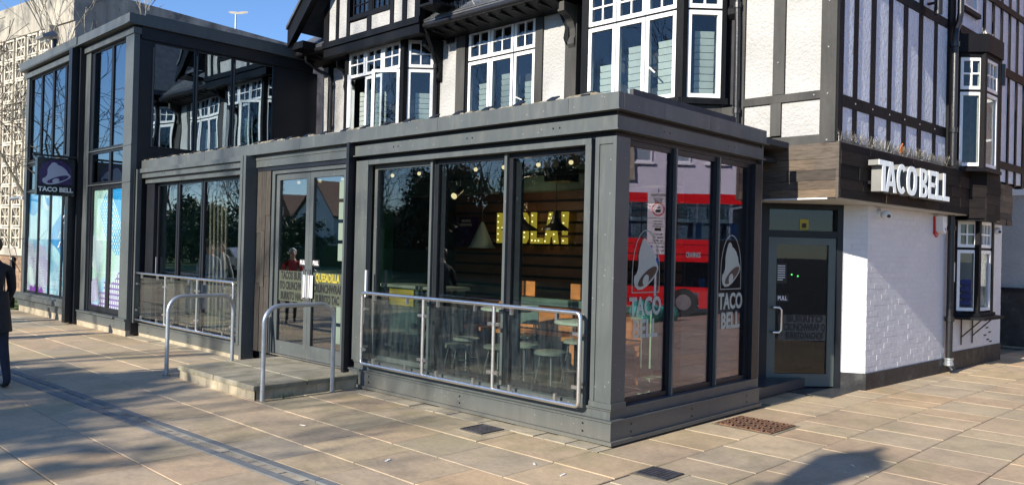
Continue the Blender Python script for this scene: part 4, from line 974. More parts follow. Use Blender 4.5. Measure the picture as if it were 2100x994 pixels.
def sash(parent, fr, s0, s1, z0, z1, o, cols=1, rows=1, blind=0.0, fw=.055, mg='glass_house', blind_l=.3, name='window'):
    w = glazing(parent, fr, s0, s1, z0, z1, o, fw, 'upvc', mg, cols, rows, .024, .06, name)
    if blind > 0:
        blind = blind-rnd.choice([0, 0, .05, .12, -.04, .2])
        n = int((z1-z0-2*fw)/.095); a, b = s0+fw+(s1-s0)*blind_l*.6, s1-fw
        mb = MB(fr)
        for i in range(n):
            if (i+1)/n > blind: break
            z = z0+fw+.006+i*.095; mb.prism([(a, o-.16, z), (a, o-.145, z+.083), (a, o-.141, z+.083), (a, o-.156, z)], (b-a, 0, 0))
        mb.build('blind', 'blind_slat', w)
    return w
# middle windows, flush
for i, (s0, s1) in enumerate(((-5.89, -5.365), (-5.35, -4.82), (-4.80, -4.335))):
    sash(tud, UF, s0, s1, 4.945, 5.44, .01, 2, 2); sash(tud, UF, s0, s1, 3.55, 4.915, .01, blind=.86, blind_l=.25)
beam(-5.895, -4.33, 4.916, 4.944, -.01, mat=BT); beam(-5.364, -5.351, 3.5, 5.44, -.012); beam(-4.819, -4.801, 3.5, 5.44, -.012)
MB(UF).tube([(-4.70, .01, 4.18), (-4.70, .045, 4.18), (-4.56, .05, 4.12)], .011, 6).build('window_handle', 'plastic_white', tud)
tb('under_window', BT, -5.895, -4.33, -.1, .0, 3.1, 3.549)

def bay(x0, x1, d, zs, zt, zh, top, open_left=False):
    """canted bay: front between x0 and x1 at BY, 45 degree cheeks of depth d"""
    f = front(BY); k = 1/math.sqrt(2); Ld = d*math.sqrt(2)
    fr_r = Fr((x1, BY, 0), (k, k, 0), (k, -k, 0)); fr_l = Fr((x0-d, U, 0), (k, -k, 0), (-k, -k, 0))
    for px, py in ((x0, BY), (x1, BY)):
        MB().prism([(px-.055, py-.03, 3.1), (px+.055, py-.03, 3.1), (px+.075, py+.05, 3.1), (px, py+.09, 3.1), (px-.075, py+.05, 3.1)], (0, 0, top-3.1)).build('bay_post', BT, tud)
    w = (x1-x0-.11)/3
    for i in range(3):
        a = x0+.055+i*w+.006; b = a+w-.012
        sash(tud, f, a, b, zt+.015, zh, .012, 2, 2)
        if open_left and i in (0, 2): continue
        sash(tud, f, a, b, zs, zt-.015, .012, blind=.86, blind_l=.2)
    MB(f).box(x0+.06, x1-.06, -.06, .0, zt-.014, zt+.014).build('transom', BT, tud)
    MB(f).box(x0+.06, x1-.06, -.06, .02, zh+.001, top).build('bay_head', BT, tud)
    for i in (1, 2): MB(f).box(x0+.055+i*w-.0055, x0+.055+i*w+.0055, -.05, -.012, zs, zh).build('mullion', BT, tud)
    for fr in (fr_r, fr_l):
        for z0, z1, c in ((zt+.015, zh, 2), (zs, zt-.015, 1)): sash(tud, fr, .085, Ld-.06, z0, z1, .0, c, c, blind=.86 if c == 1 and fr is fr_r else 0, blind_l=.3)
        MB(fr).box(.085, Ld-.06, -.06, -.01, zt-.014, zt+.014).build('transom', BT, tud)
        MB(fr).box(.085, Ld-.06, -.06, .01, zh+.001, top).build('bay_head', BT, tud)
        MB(fr).box(Ld-.059, Ld, -.05, .01, zs-.1, top).build('bay_jamb', BT, tud)
    P = [(x0-d-.02, U), (x0-.02, BY-.06), (x1+.02, BY-.06), (x1+d+.04, U)]
    MB().prism([(x, y, zs-.085) for x, y in P], (0, 0, .08)).build('bay_sill', BT, tud)
    P = [(x0-d+.03, U), (x0+.02, BY+.03), (x1-.02, BY+.03), (x1+d-.03, U)]
    MB().prism([(x, y, 3.1) for x, y in P], (0, 0, zs-3.186)).build('bay_apron', WT, tud)
    return f, w
f, w = bay(-2.97, -1.39, .42, 3.745, 4.90, 5.42, 5.5)
MB(f).tube([(-1.83, .012, 4.18), (-1.83, .05, 4.18), (-1.74, .055, 4.10)], .011, 6).build('window_handle', 'plastic_white', tud)
f, w = bay(-8.90, -7.17, .43, 3.70, 4.93, 5.44, 5.47, True)
# two casements of the left bay stand open
a0 = -8.90+.055+.006
ang = math.radians(37); sash(tud, Fr((a0, BY-.012, 0), (math.cos(ang), -math.sin(ang), 0), (-math.sin(ang), -math.cos(ang), 0)), 0.0, w-.012, 3.70, 4.915, .0, name='open_casement')
b0 = a0+2*w+w-.012; ang = math.radians(33)
sash(tud, Fr((b0, BY-.012, 0), (math.cos(ang), math.sin(ang), 0), (math.sin(ang), -math.cos(ang), 0)), -(w-.012)*1.0, 0.0, 3.70, 4.915, .03, name='open_casement')
MB(f).box(a0, a0+w-.012, -.06, .0, 3.70, 3.74).build('casement_sill', 'upvc', tud)
mb = MB(f)
for i in range(10): z = 3.76+i*.095; mb.box(a0+.1, a0+w-.04, -.2, -.192, z, z+.085)
mb.build('blind', 'blind_slat', tud)

# left gable above its bay, jettied
gf = front(GYY); ZG = 5.68
cxg = -7.92
MB(gf).box(-9.42, -6.43, -.14, .05, 5.565, ZG).build('gable_beam', BT, tud); MB(gf).box(-9.40, -6.45, -.14, .015, 5.40, 5.564).build('gable_beam', BT, tud)
MB(gf).box(-9.38, -6.47, -.60, -.141, 5.47, 5.52).build('gable_soffit', BT, tud)
SL = .93
def gz(x): return 6.04+SL*(x+10.16) if x < cxg else 6.04+SL*(-5.68-x)       # top line of the bargeboard
def gpan(s0, s1, z0, z1=None):
    if z1 is None:
        a, b = gz(s0)-.42, gz(s1)-.42
        if a <= z0: s0 += (z0-a)/SL+.002; a = z0+.004
        if b <= z0: s1 -= (z0-b)/SL+.002; b = z0+.004
        P = [(s0, 0, z0), (s1, 0, z0), (s1, 0, b), (s0, 0, a)]
    else: P = [(s0, 0, z0), (s1, 0, z0), (s1, 0, z1), (s0, 0, z1)]
    MB(gf).prism(P, (0, -.1, 0)).build('render_panel', 'render_white', tud)
gpan(-9.24, -9.0, ZG+.004); gpan(-8.90, -8.64, ZG+.004); gpan(-8.53, -7.985, ZG+.004, 5.93); gpan(-7.85, -7.29, ZG+.004, 5.965); gpan(-7.18, -6.94, ZG+.004); gpan(-6.81, -6.59, ZG+.004)
for s0, s1, z1 in ((-9.41, -9.245, None), (-8.995, -8.905, None), (-8.635, -8.535, None), (-7.98, -7.855, 5.96), (-7.285, -7.185, None), (-6.935, -6.815, None), (-6.585, -6.44, None)):
    a = z1 or max(ZG+.01, gz(s0)-.40); b = z1 or max(ZG+.01, gz(s1)-.40)
    MB(gf).prism([(s0, .02, ZG+.002), (s1, .02, ZG+.002), (s1, .02, b), (s0, .02, a)], (0, -.13, 0)).build('timber', BT, tud)
MB(gf).box(-8.534, -7.286, -.1, .025, 5.966, 6.03).build('timber', BT, tud)
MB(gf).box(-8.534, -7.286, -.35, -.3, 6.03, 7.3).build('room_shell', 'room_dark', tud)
for s0, s1 in ((-8.45, -7.94), (-7.84, -7.33)): glazing(tud, gf, s0, s1, 6.032, 6.62, .0, .035, BT, 'glass_house', 3, 3, .02)
MB(gf).box(-7.939, -7.841, -.1, .01, 6.032, 6.62).build('timber', BT, tud); MB(gf).prism([(-8.53, .0, 6.63), (-7.29, .0, 6.63), (-7.7, .0, gz(-7.7)-.45), (-7.92, .0, gz(-7.92)-.45), (-8.14, .0, gz(-8.14)-.45)], (0, -.1, 0)).build('render_panel', 'render_white', tud)
for sgn in (-1, 1):
    xe, xa = (-10.16, cxg) if sgn < 0 else (-5.68, cxg)
    za = gz(cxg-.0001); ze = 6.04
    for o0, o1, d0, d1, nm in ((.32, .38, -.40, -.04, 'bargeboard'), (.20, .318, -.30, -.02, 'barge_moulding'), (-2.0, .42, -.038, .03, 'gable_roof')):
        MB(gf).prism([(xe, o0, ze+d0), (xe, o0, ze+d1), (xa, o0, za+d1), (xa, o0, za+d0)], (0, o1-o0, 0)).build(nm, 'slate' if nm == 'gable_roof' else BT, tud)
    MB(gf).box(min(xe, xe-sgn*.45), max(xe, xe-sgn*.45), -.2, .30, 5.60 if sgn < 0 else 5.70, 5.74).build('barge_foot', BT, tud)
# brackets under the jetties
def corbel(x, y_out, z_top, h, mat=BT, wdt=.11):
    """carved S bracket in the plane across the wall"""
    D = U-y_out; prof = [(0, 0), (0, -h), (.10*D, -h), (.22*D, -h+.05), (.22*D, -h+.12), (.12*D, -h+.18), (.16*D, -h*.55), (.32*D, -h*.40), (.62*D, -h*.28), (.85*D, -.16), (D, -.14), (D, 0)]
    MB().prism([(x, U-u, z_top+v) for u, v in prof], (wdt, 0, 0)).build('bracket', mat, tud)
corbel(-9.42, 3.30, 5.40, .66); corbel(-6.68, 3.24, 5.40, .72); corbel(-3.62, 3.34, 5.45, .64, WT, .13)
corbel(-.90, 3.15, 5.45, .7, BT, .1)
# brackets seen flat on the wall
for x, z in ((-9.60, 5.40), (-3.72, 5.42)):
    MB(UF).prism([(x-.10, .03, z), (x+.12, .03, z), (x+.12, .03, z-.5), (x+.06, .03, z-.55), (x+.02, .03, z-.45), (x+.05, .03, z-.3), (x, .03, z-.2)], (0, .04, 0)).build('bracket', BT, tud)
# right gable jetty above the frame, eaves, roofs, gutters
MB(gf).box(-3.50, -.85, -.14, .05, 5.50, 5.68).build('gable_beam', BT, tud); MB(gf).box(-3.48, -.87, -.6, -.141, 5.502, 5.55).build('gable_soffit', BT, tud)
MB(gf).prism([(-3.5, 0, 5.69), (-.85, 0, 5.69), (-2.18, 0, 7.0)], (0, -.12, 0)).build('render_panel', 'render_white', tud)
for xe in (-3.75, -.6): MB(gf).prism([(xe, -1.5, 5.6), (xe, -1.5, 5.72), (-2.18, -1.5, 7.32), (-2.18, -1.5, 7.2)], (0, 1.8, 0)).build('gable_roof', 'slate', tud)
def eaves(x0, x1, zg, yg):
    MB().prism([(x0, yg+.02, zg-.02), (x0, U-.03, zg-.10), (x0, U-.03, zg-.02), (x0, yg+.02, zg+.02)], (x1-x0, 0, 0)).build('soffit', BT, tud)
    MB().tube([(x0, yg, zg+.03), (x1, yg, zg+.03)], .055, 10).build('gutter', 'cast_black', tud, smooth=True)
    MB().prism([(x0, yg-.02, zg+.06), (x0, U+2.2, zg+2.1), (x0, U+2.2, zg+2.14), (x0, yg-.02, zg+.10)], (x1-x0, 0, 0)).build('roof_slope', 'slate', tud)
    x = x0+.12; i = 0
    while x < x1-.1:
        bx('rafter_end', BT, tud, x, x+.05, yg+.08, U-.06, zg-.075, zg-.045); x += .27
    row = 0
    for k in range(5):
        y = yg-.03+k*.16; z = zg+.105+k*.16*(2.04/(U+2.22-yg)); xx = x0-(k % 2)*.13
        while xx < x1:
            a, b = max(x0, xx+.003), min(x1, xx+.257)
            if b-a > .05: MB().prism([(a, y, z+.004), (a, y+.24, z+.17), (a, y+.24, z+.178), (a, y, z+.016)], (b-a, 0, 0)).build('roof_slate', 'slate', tud)
            xx += .26
eaves(-6.42, -3.60, 5.50, 3.08); eaves(-11.0, -9.44, 5.58, 3.02); eaves(-.95, .75, 5.9, 3.2)
# main roof over the rest so that nothing is open from the side
tb('upper_block', 'render_white', -10.4, .45, -6.0, -.95, 6.0, 6.3)
MB().prism([(-10.5, 3.9, 6.3), (-10.5, 9.5, 6.3), (-10.5, 6.9, 8.6)], (11.3, 0, 0)).build('main_roof', 'slate', tud)
tb('rear_wall', 'brick_red', -10.4, .40, -6.3, -6.0, 0, 6.0)

# bird spikes, downpipes
def spikes(label, pts, n, hgt, seed, cat='bird spikes', lean=(0, -.3), mat='wire_steel', parent=None):
    r = random.Random(seed); mb = MB()
    for (a, b) in pts:
        a, b = np.array(a), np.array(b)
        mb.tube([a, b], .006, 4)
        for i in range(n):
            p = a+(b-a)*(i+.5)/n; q = p+np.array([r.uniform(-.05, .05)+lean[0]*hgt, r.uniform(-.05, .05)+lean[1]*hgt, hgt*r.uniform(.75, 1.1)])
            mb.tube([p, q], [.0028, .0016], 3, cap=False)
    return mb.build('bird_spikes', mat, None, fix=False, label=label, cat=cat)
spikes('row of bird spikes on the slate eaves above the middle windows', [((-6.2, 3.10, 5.66), (-4.4, 3.10, 5.66))], 46, .14, 3)
def pipe(label, pts, r=.04, brackets=(), foot=None):
    t = thing('drain_pipe', pts[-1], label, 'downpipe')
    MB().tube(pts, r, 12).build('pipe_run', 'cast_black', t, smooth=True)
    for p in brackets: MB().lathe(p, [(r*1.35, -.035), (r*1.35, .035)], 12).build('pipe_collar', 'cast_black', t)
    return t
pipe('black swan necked downpipe at the left end of the timbered building', [(-10.18, 3.06, 5.60), (-10.18, 3.08, 5.45), (-10.12, 3.35, 5.30), (-10.02, 3.54, 5.22), (-10.0, 3.56, 5.1), (-10.0, 3.56, 3.12)], .035, [(-10.0, 3.56, 5.05), (-10.0, 3.56, 4.2)])
pipe('black downpipe right of the left bay window', [(-6.46, 3.10, 5.52), (-6.47, 3.2, 5.35), (-6.66, 3.50, 5.15), (-6.68, 3.57, 5.0), (-6.68, 3.57, 3.12)], .034, [(-6.68, 3.57, 4.95)])
pipe('black downpipe right of the right bay window', [(-.80, 3.55, 6.0), (-.765, 3.56, 4.6), (-.755, 3.56, 3.16)], .036, [(-.757, 3.56, 3.55), (-.775, 3.56, 4.9)])
# ================================================================ white brick shop corner under the timbered storey
shop = thing('white_brick_shop', (.4, 4.95, 0), 'white painted brick shop corner with black base and angled glass door', 'building')
PA, PB, PC, PE = np.array([-.56, 4.01, 0]), np.array([.14, 4.79, 0]), np.array([.408, 4.945, 0]), np.array([.785, 10.285, 0])
def wall_frame(a, b):
    e = (b-a)/np.linalg.norm(b-a); return Fr(a, e, (e[1], -e[0], 0)), float(np.linalg.norm(b-a))
FD, LD = wall_frame(PA, PB); FN, LN = wall_frame(PB, PC); FS, LS = wall_frame(PC, PE)
def sp(name, mat, fr, *b, parent=None): return bx(name, mat, parent or shop, *b, fr=fr)
bay0, bay1 = 3.10, 4.02
# mortar backing with the bay opening left free
for s0, s1, z0, z1 in ((0, bay0, .2, 2.42), (bay0, bay1, .2, .86), (bay1, LS, .2, 2.42)): sp('wall_backing', 'mortar_paint', FS, s0, s1, -.25, -.0018, z0, z1)
sp('wall_backing', 'mortar_paint', FN, .0, LN-.02, -.2, -.0018, .2, 2.42)
sp('base_course', 'plinth_black', FS, -.012, 2.85, -.2, .016, -.03, .215); sp('base_course', 'plinth_black', FS, 2.853, LS, -.2, .012, -.03, .29); sp('base_course', 'plinth_black', FN, -.02, LN+.001, -.2, .014, -.03, .22)
# bricks
def brick_mesh(L):
    mb = MB(); h, d, c = .0685, .03, .0025
    mb.add([(-L/2, -d, -h/2), (L/2, -d, -h/2), (L/2, -d, h/2), (-L/2, -d, h/2), (-L/2, -c, -h/2), (L/2, -c, -h/2), (L/2, -c, h/2), (-L/2, -c, h/2), (-L/2+c, 0, -h/2+c), (L/2-c, 0, -h/2+c), (L/2-c, 0, h/2-c), (-L/2+c, 0, h/2-c)],
           [(8, 9, 10, 11)]+[(i, (i+1) % 4, (i+1) % 4+4, i+4) for i in range(4)]+[(i+4, (i+1) % 4+4, (i+1) % 4+8, i+8) for i in range(4)])
    return mb
bricks = []; rb = random.Random(6)
for fr, L, z00 in ((FS, LS, .222), (FN, LN, .227)):
    k = 0; z = z00+.037
    while z < 2.40:
        s = 0.0 if k % 2 else -.1125
        while s < L-.03:
            a, b = max(s, 0), min(s+.2205, L)
            if b-a > .05 and not (fr is FS and a < bay1 and b > bay0 and z > .84):
                bricks.append((fr, (a+b)/2, b-a-.0045, z))
            s += .225
        z += .0725; k += 1
bricks.sort(key=lambda q: (0 if q[0] is FN else 1, q[1]))
bm_cache = {}; rest = MB()
near = [q for q in bricks if q[1] < 2.2 or q[0] is FN]
order = sorted(bricks, key=lambda q: np.linalg.norm(q[0](q[1], 0, q[3])-CAM))
for i, (fr, s, L, z) in enumerate(order):
    o = .0005+rb.uniform(-.0012, .0016); tl = rb.uniform(-.005, .005)
    if i < 300:
        key = round(L, 2)
        if key not in bm_cache: bm_cache[key] = brick_mesh(key).mesh('brick', 'brick_paint')
        p = Vector(fr(s, o, z)); ex = Vector(fr.s+fr.n*tl).normalized(); n = Vector((0, 0, 1)).cross(ex)*-1
        piece('brick', bm_cache[key], shop, axes(p, ex, n, Vector((0, 0, 1))))
    else:
        m = brick_mesh(L); n0 = len(rest.v)
        rest.v += [tuple(fr(x+s, y+o+tl*x, zz+z)) for x, y, zz in m.v]; rest.f += [[n0+j for j in f_] for f_ in m.f]; rest.mi += [0]*len(m.f)
rest.build('brickwork', 'brick_paint', shop, kind='stuff')
# angled glass door with a light above
G_ = 'door_green_grey'
sp('door_frame', AD, FD, -.05, .055, -.12, .02, .0, 2.40); sp('door_frame', AD, FD, LD-.075, LD+.005, -.12, .02, .0, 2.40); sp('door_frame', AD, FD, .056, LD-.076, -.12, .02, 2.33, 2.40); sp('door_frame', AD, FD, .056, LD-.076, -.12, .018, 1.965, 2.05)
sp('fanlight_pane', 'glass_door', FD, .056, LD-.076, -.06, -.052, 2.05, 2.33)
dm = MB(FD); s0, s1 = .06, LD-.08
dm.box(s0, s1, -.055, 0, .03, .19).box(s0, s1, -.055, 0, 1.87, 1.96).box(s0, s0+.11, -.055, 0, .19, 1.87).box(s1-.10, s1, -.055, 0, .19, 1.87)
door = dm.build('door', G_, shop)
MB(FD).box(s0+.11, s1-.10, -.032, -.024, .19, 1.87).build('pane', 'glass_door', door)
hp = [(s0+.05, .0, 1.06), (s0+.05, .06, 1.06)]+[(s0+.05+.09*math.sin(w), .06, .97+.09*math.cos(w)) for w in [math.pi/2*k/5 for k in range(1, 6)]]+[(s0+.14, .06, .82)]+[(s0+.05+.09*math.cos(w), .06, .82-.09*math.sin(w)) for w in [math.pi/2*k/5 for k in range(1, 6)]]+[(s0+.05, .0, .73)]
hp = [(s0+.05, .0, 1.05), (s0+.06, .065, 1.05), (s0+.13, .075, 1.05), (s0+.155, .075, 1.02), (s0+.155, .075, .76), (s0+.13, .075, .73), (s0+.06, .065, .73), (s0+.05, .0, .73)]
MB(FD).tube(hp, .016, 10).build('handle', 'stainless', door, smooth=True)
sp('pull_sticker', 'black_print', FD, s0+.12, s0+.29, -.022, -.018, 1.12, 1.21, parent=door)
text('pull_lettering', 'PULL', 'white_print', door, FD(s0+.205, -.0165, 1.165), FD.s, (0, 0, 1), .05, .035, .001)
for tx, z in (('BURRITO', .90), ('CRUNCHWRAP Q', .79), ('BURRITO NACHOS', .68)):
    text('menu_lettering', tx, 'black_print', door, FD(.57, -.0165, z), FD.s, (0, 0, 1), .085, .04, .001, xs=.6/len(tx)/.085*.95)
sp('menu_band', 'vinyl_smoke', FD, .22, .86, -.0215, -.019, .62, .955, parent=door)
sp('notice', 'black_print', FD, s0+.115, s0+.26, -.0225, -.0195, 1.36, 1.62, parent=door)
for k in range(7): sp('notice_line', 'white_print', FD, s0+.135, s0+.135+(.10 if k else .07), -.0185, -.0178, 1.40+k*.03, 1.412+k*.03, parent=door)
sp('yellow_sticker', 'yellow_print', FD, .49, .61, -.0495, -.047, 2.06, 2.20); sp('sticker_mark', 'black_print', FD, .52, .58, -.0465, -.046, 2.09, 2.15)
sp('corner_trim', 'plastic_white', FN, -.004, .012, .0, .018, .225, 2.39)
# lobby behind the door
bx('lobby_floor', 'tile_floor', shop, -2.6, .35, 4.0, 7.4, .0, .012); bx('lobby_wall', 'wall_red', shop, -2.6, .35, 7.0, 7.1, .013, 2.39); bx('lobby_wall', 'wall_grey', shop, -2.6, -2.5, 5.6, 6.999, .013, 2.39)
bx('recess_wall', AD, shop, -1.05, -.21, 2.835, 2.90, .0, 2.96); bx('recess_wall', AD, shop, -1.05, -1.0, 2.901, 4.02, .0, 2.38); bx('recess_wall', AD, shop, -.999, -.62, 4.0, 4.06, .0, 2.38)
bx('lobby_ceiling', 'ceiling_dark', shop, -2.6, .3, 4.1, 7.0, 2.43, 2.47)
text('wall_lettering', 'LOVE', 'white_print', shop, (-.62, 6.985, 1.80), (1, 0, 0), (0, 0, 1), .16, .02, .004)
for i, (x, z) in enumerate(((-1.35, 1.42), (-1.25, 1.40))): MB().ball((x, 6.6, z), .012, 6, 4).build('indicator_lamp', 'led_green', shop)
bx('serving_counter', 'seat_green', shop, -1.7, -1.0, 5.9, 6.7, .013, 1.15)
# soffit over the recess
MB().prism([(-1.6, 3.62, 2.40), (.53, 3.62, 2.40), (.62, 4.95, 2.40), (.39, 4.99, 2.40), (.12, 4.83, 2.40), (-.58, 4.06, 2.40), (-1.6, 4.06, 2.40)], (0, 0, .02)).build('soffit', 'soffit', shop)
MB().prism([(.391, 4.991, 2.40), (.621, 4.951, 2.40), (.83, 7.9, 2.40), (.56, 7.9, 2.40)], (0, 0, .02)).build('soffit', 'soffit', shop)
bx('soffit_trim', 'plastic_white', shop, -.35, .43, 3.555, 3.60, 2.395, 2.412)
# ---------------------------------------------------------------- reclaimed board fascia
fas = thing('board_fascia', (.0, 3.58, 2.41), 'deep fascia of reclaimed wooden boards wrapping the shop corner', 'fascia')
def boards(fr, s0, s1, z0, z1, mat, seed, hs=(.10, .13, .16), back=.05, ls=(.45, 1.1)):
    r = random.Random(seed); z = z0
    while z < z1-.02:
        h = min(r.choice(hs), z1-z)
        if z1-z-h < .05: h = z1-z
        s = s0
        while s < s1-.01:
            L = min(r.uniform(*ls), s1-s)
            if s1-s-L < .15: L = s1-s
            MB(fr).box(s+.0015, s+L-.0015, -back, r.uniform(-.006, .010), z+.0015, z+h-.0015).build('board', mat, fas); s += L
        z += h
FF = front(3.58); FL = Fr((.56, 3.58, 0), DD, ND)
boards(FF, -1.7, .52, 2.415, 3.06, 'plank_wood', 4)
MB(FF).box(.521, .556, -.05, .016, 2.412, 3.068).build('corner_strip', 'plank_wood', fas)
boards(FL, .03, 4.27, 2.415, 3.06, 'plank_shaded', 8)
# boards stepping out round the upper bay
k2 = 1/math.sqrt(2)
cA = FL(4.28, 0, 0); FB1 = Fr(cA, (DD+ND)*k2, (ND-DD)*k2); boards(FB1, .0, .25, 2.36, 3.06, 'plank_shaded', 12, ls=(.2, .41), hs=(.13, .16))
cB = FB1(.25, 0, 0); FB2 = Fr(cB, DD, ND); boards(FB2, .0, .66, 2.32, 3.06, 'plank_shaded', 14, ls=(.3, .6))
cC = FB2(.66, 0, 0); boards(Fr(cC-ND*.2+DD*.02, DD, ND), .0, 1.3, 2.32, 3.0, 'plank_wood', 18, ls=(.25, .5), hs=(.10,))
MB().prism([tuple(FL(0, -.01, 3.0605)), tuple(FL(4.2, -.01, 3.0605)), tuple(FL(4.2, -.2, 3.0605)), tuple(FL(0.0, -.2, 3.0605))], (0, 0, .01)).build('capping', 'plastic_black', fas)
MB().prism([tuple(cA+np.array([0, 0, 3.062])), tuple(cB+np.array([0, 0, 3.062])), tuple(cC+np.array([0, 0, 3.062])), tuple(cC-ND*.4+np.array([0, 0, 3.062])), tuple(cA-ND*.2+np.array([0, 0, 3.062]))], (0, 0, .012)).build('capping', 'plastic_grey', fas)
MB().prism([tuple(cA+np.array([0, 0, 2.33])), tuple(cB+np.array([0, 0, 2.33])), tuple(cC+np.array([0, 0, 2.33])), tuple(cC-ND*.5+np.array([0, 0, 2.33])), tuple(cA-ND*.3+np.array([0, 0, 2.33]))], (0, 0, .012)).build('bay_soffit', 'cast_black', fas)
spikes('row of wire bird spikes along the top of the board fascia', [(tuple(FL(0.02, -.03, 3.075)), tuple(FL(4.15, -.03, 3.075)))], 430, .13, 8, lean=(.15, -.35))
MB(FL).prism([(1.66, .0, 3.09), (1.72, .01, 3.10), (1.70, .02, 3.22), (1.66, .01, 3.17)], (0, .012, 0)).build('dead_leaf', 'leaf_orange', None, label='orange dead leaf caught in the spikes above the sign', cat='leaf')
# ---------------------------------------------------------------- raised letters
sg = thing('letter_sign', FL(1.8, 0, 2.5), 'raised white block letters spelling the shop name on the board fascia', 'sign')
LO, LDp = .045, .125
def arc(cx, cz, a, b, t0, t1, n=14): return [(cx+a*math.cos(t0+(t1-t0)*k/n), cz+b*math.sin(t0+(t1-t0)*k/n)) for k in range(n+1)]
def sup(cx, cz, a, b, n=28, e=.78):
    out = []
    for k in range(n):
        w = 2*math.pi*k/n; c, s = math.cos(w), math.sin(w); out.append((cx+a*math.copysign(abs(c)**e, c), cz+b*math.copysign(abs(s)**e, s)))
    return out
def letter(ch, s0, w, z0, h, st=.30):
    polys, rings = [], []
    t = st; v = .17
    if ch == 'T': polys = [[(0, 1-v), (1, 1-v), (1, 1), (0, 1)], [(.5-t*.55, 0), (.5+t*.55, 0), (.5+t*.55, 1-v), (.5-t*.55, 1-v)]]
    if ch == 'L': polys = [[(0, v), (t*1.15, v), (t*1.15, 1), (0, 1)], [(0, 0), (1, 0), (1, v), (0, v)]]
    if ch == 'E': polys = [[(0, 0), (t*1.15, 0), (t*1.15, 1), (0, 1)], [(t*1.15, 0), (1, 0), (1, v), (t*1.15, v)], [(t*1.15, .42), (.88, .42), (.88, .58), (t*1.15, .58)], [(t*1.15, 1-v), (1, 1-v), (1, 1), (t*1.15, 1)]]
    if ch == 'A':
        iz = .72; xl = lambda z: .25+.25*z/iz; polys = [[(0, 0), (.25, 0), (.5, iz), (.75, 0), (1, 0), (.64, 1), (.36, 1)], [(xl(.20), .20), (1-xl(.20), .20), (1-xl(.36), .36), (xl(.36), .36)]]
    if ch == 'O': rings = [(sup(.5, .5, .5, .5), sup(.5, .5, .5-t*.95, .5-v))]
    if ch == 'C': rings = [(arc(.52, .5, .52, .5, math.radians(48), math.radians(312), 22), arc(.52, .5, .52-t*.95, .5-v, math.radians(48), math.radians(312), 22), 0)]
    if ch == 'B':
        polys = [[(0, 0), (t*1.1, 0), (t*1.1, 1), (0, 1)]]
        x0 = t*1.1
        for zc, hh, ww in ((.74, .26, .90), (.24, .24, 1.0)):
            o = [(x0, zc-hh), (x0+.2, zc-hh)]+arc(x0+.2, zc, ww-x0-.2, hh, -math.pi/2, math.pi/2, 10)[1:]+[(x0, zc+hh)]
            b = hh-v*.75; i = [(x0, zc-b), (x0+.2, zc-b)]+arc(x0+.2, zc, ww-x0-.2-t, b, -math.pi/2, math.pi/2, 10)[1:]+[(x0, zc+b)]
            rings.append((o, i, 0))
    f = lambda q, o: (s0+q[0]*w, o, z0+q[1]*h)
    mb = MB(FL)
    for p in polys: mb.prism([f(q, LO) for q in p], (0, LDp, 0))
    for r_ in rings: mb.ring([f(q, LO) for q in r_[0]], [f(q, LO) for q in r_[1]], (0, LDp, 0), closed=len(r_) == 2)
    mb.build('letter', 'letter_return', sg)
    mb = MB(FL); e = LO+LDp+.0005
    for p in polys: mb.prism([f(q, e) for q in p], (0, .006, 0))
    for r_ in rings: mb.ring([f(q, e) for q in r_[0]], [f(q, e) for q in r_[1]], (0, .006, 0), closed=len(r_) == 2)
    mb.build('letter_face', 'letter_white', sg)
# positions along the fascia (s) read off the sign
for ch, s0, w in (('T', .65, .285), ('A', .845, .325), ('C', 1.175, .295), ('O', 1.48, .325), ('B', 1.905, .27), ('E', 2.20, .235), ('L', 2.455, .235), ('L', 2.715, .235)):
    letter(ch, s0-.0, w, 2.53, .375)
for s in (.75, 1.2, 1.8, 2.2, 2.7, 3.05): MB(FL).box(s-.02, s+.02, .01, LO, 2.62, 2.66).build('letter_fixing', 'plastic_black', sg)
# ---------------------------------------------------------------- first floor side wall
SU = Fr((.5, 3.65, 0), DD, ND); DT = 'dark_side_timber'
beam(-.02, .10, 3.05, 6.4, .008, DT, SU, d=.1)
studs = [(.36, .48), (.83, .97), (1.34, 1.46), (1.81, 1.95), (2.32, 2.46), (2.87, 2.99)]
edges = [.10]+[v for st_ in studs for v in st_]+[3.37]
for i in range(0, len(edges)-1, 2):
    a, b = edges[i]+.002, edges[i+1]-.002
    for z0, z1 in ((3.05, 3.498), (3.642, 5.088), (5.222, 6.4)): panel(a, b, z0, z1, SU, .0, 'render_gloss')
for a, b in studs:
    for z0, z1 in ((3.05, 3.499), (3.641, 5.089), (5.221, 6.4)): beam(a, b, z0, z1, .007, DT, SU)
beam(.102, 3.369, 3.50, 3.64, .012, DT, SU); beam(.102, 3.369, 5.09, 5.22, .012, DT, SU)
beam(3.37, 3.58, 3.05, 6.4, .04, DT, SU)
for s in (.42, .9, 1.4, 1.88, 2.39, 2.93): MB(SU).prism([(s+.012*math.cos(k*math.pi/3), .0125, 3.57+.012*math.sin(k*math.pi/3)) for k in range(6)], (0, .006, 0)).build('peg', 'plastic_grey', tud)
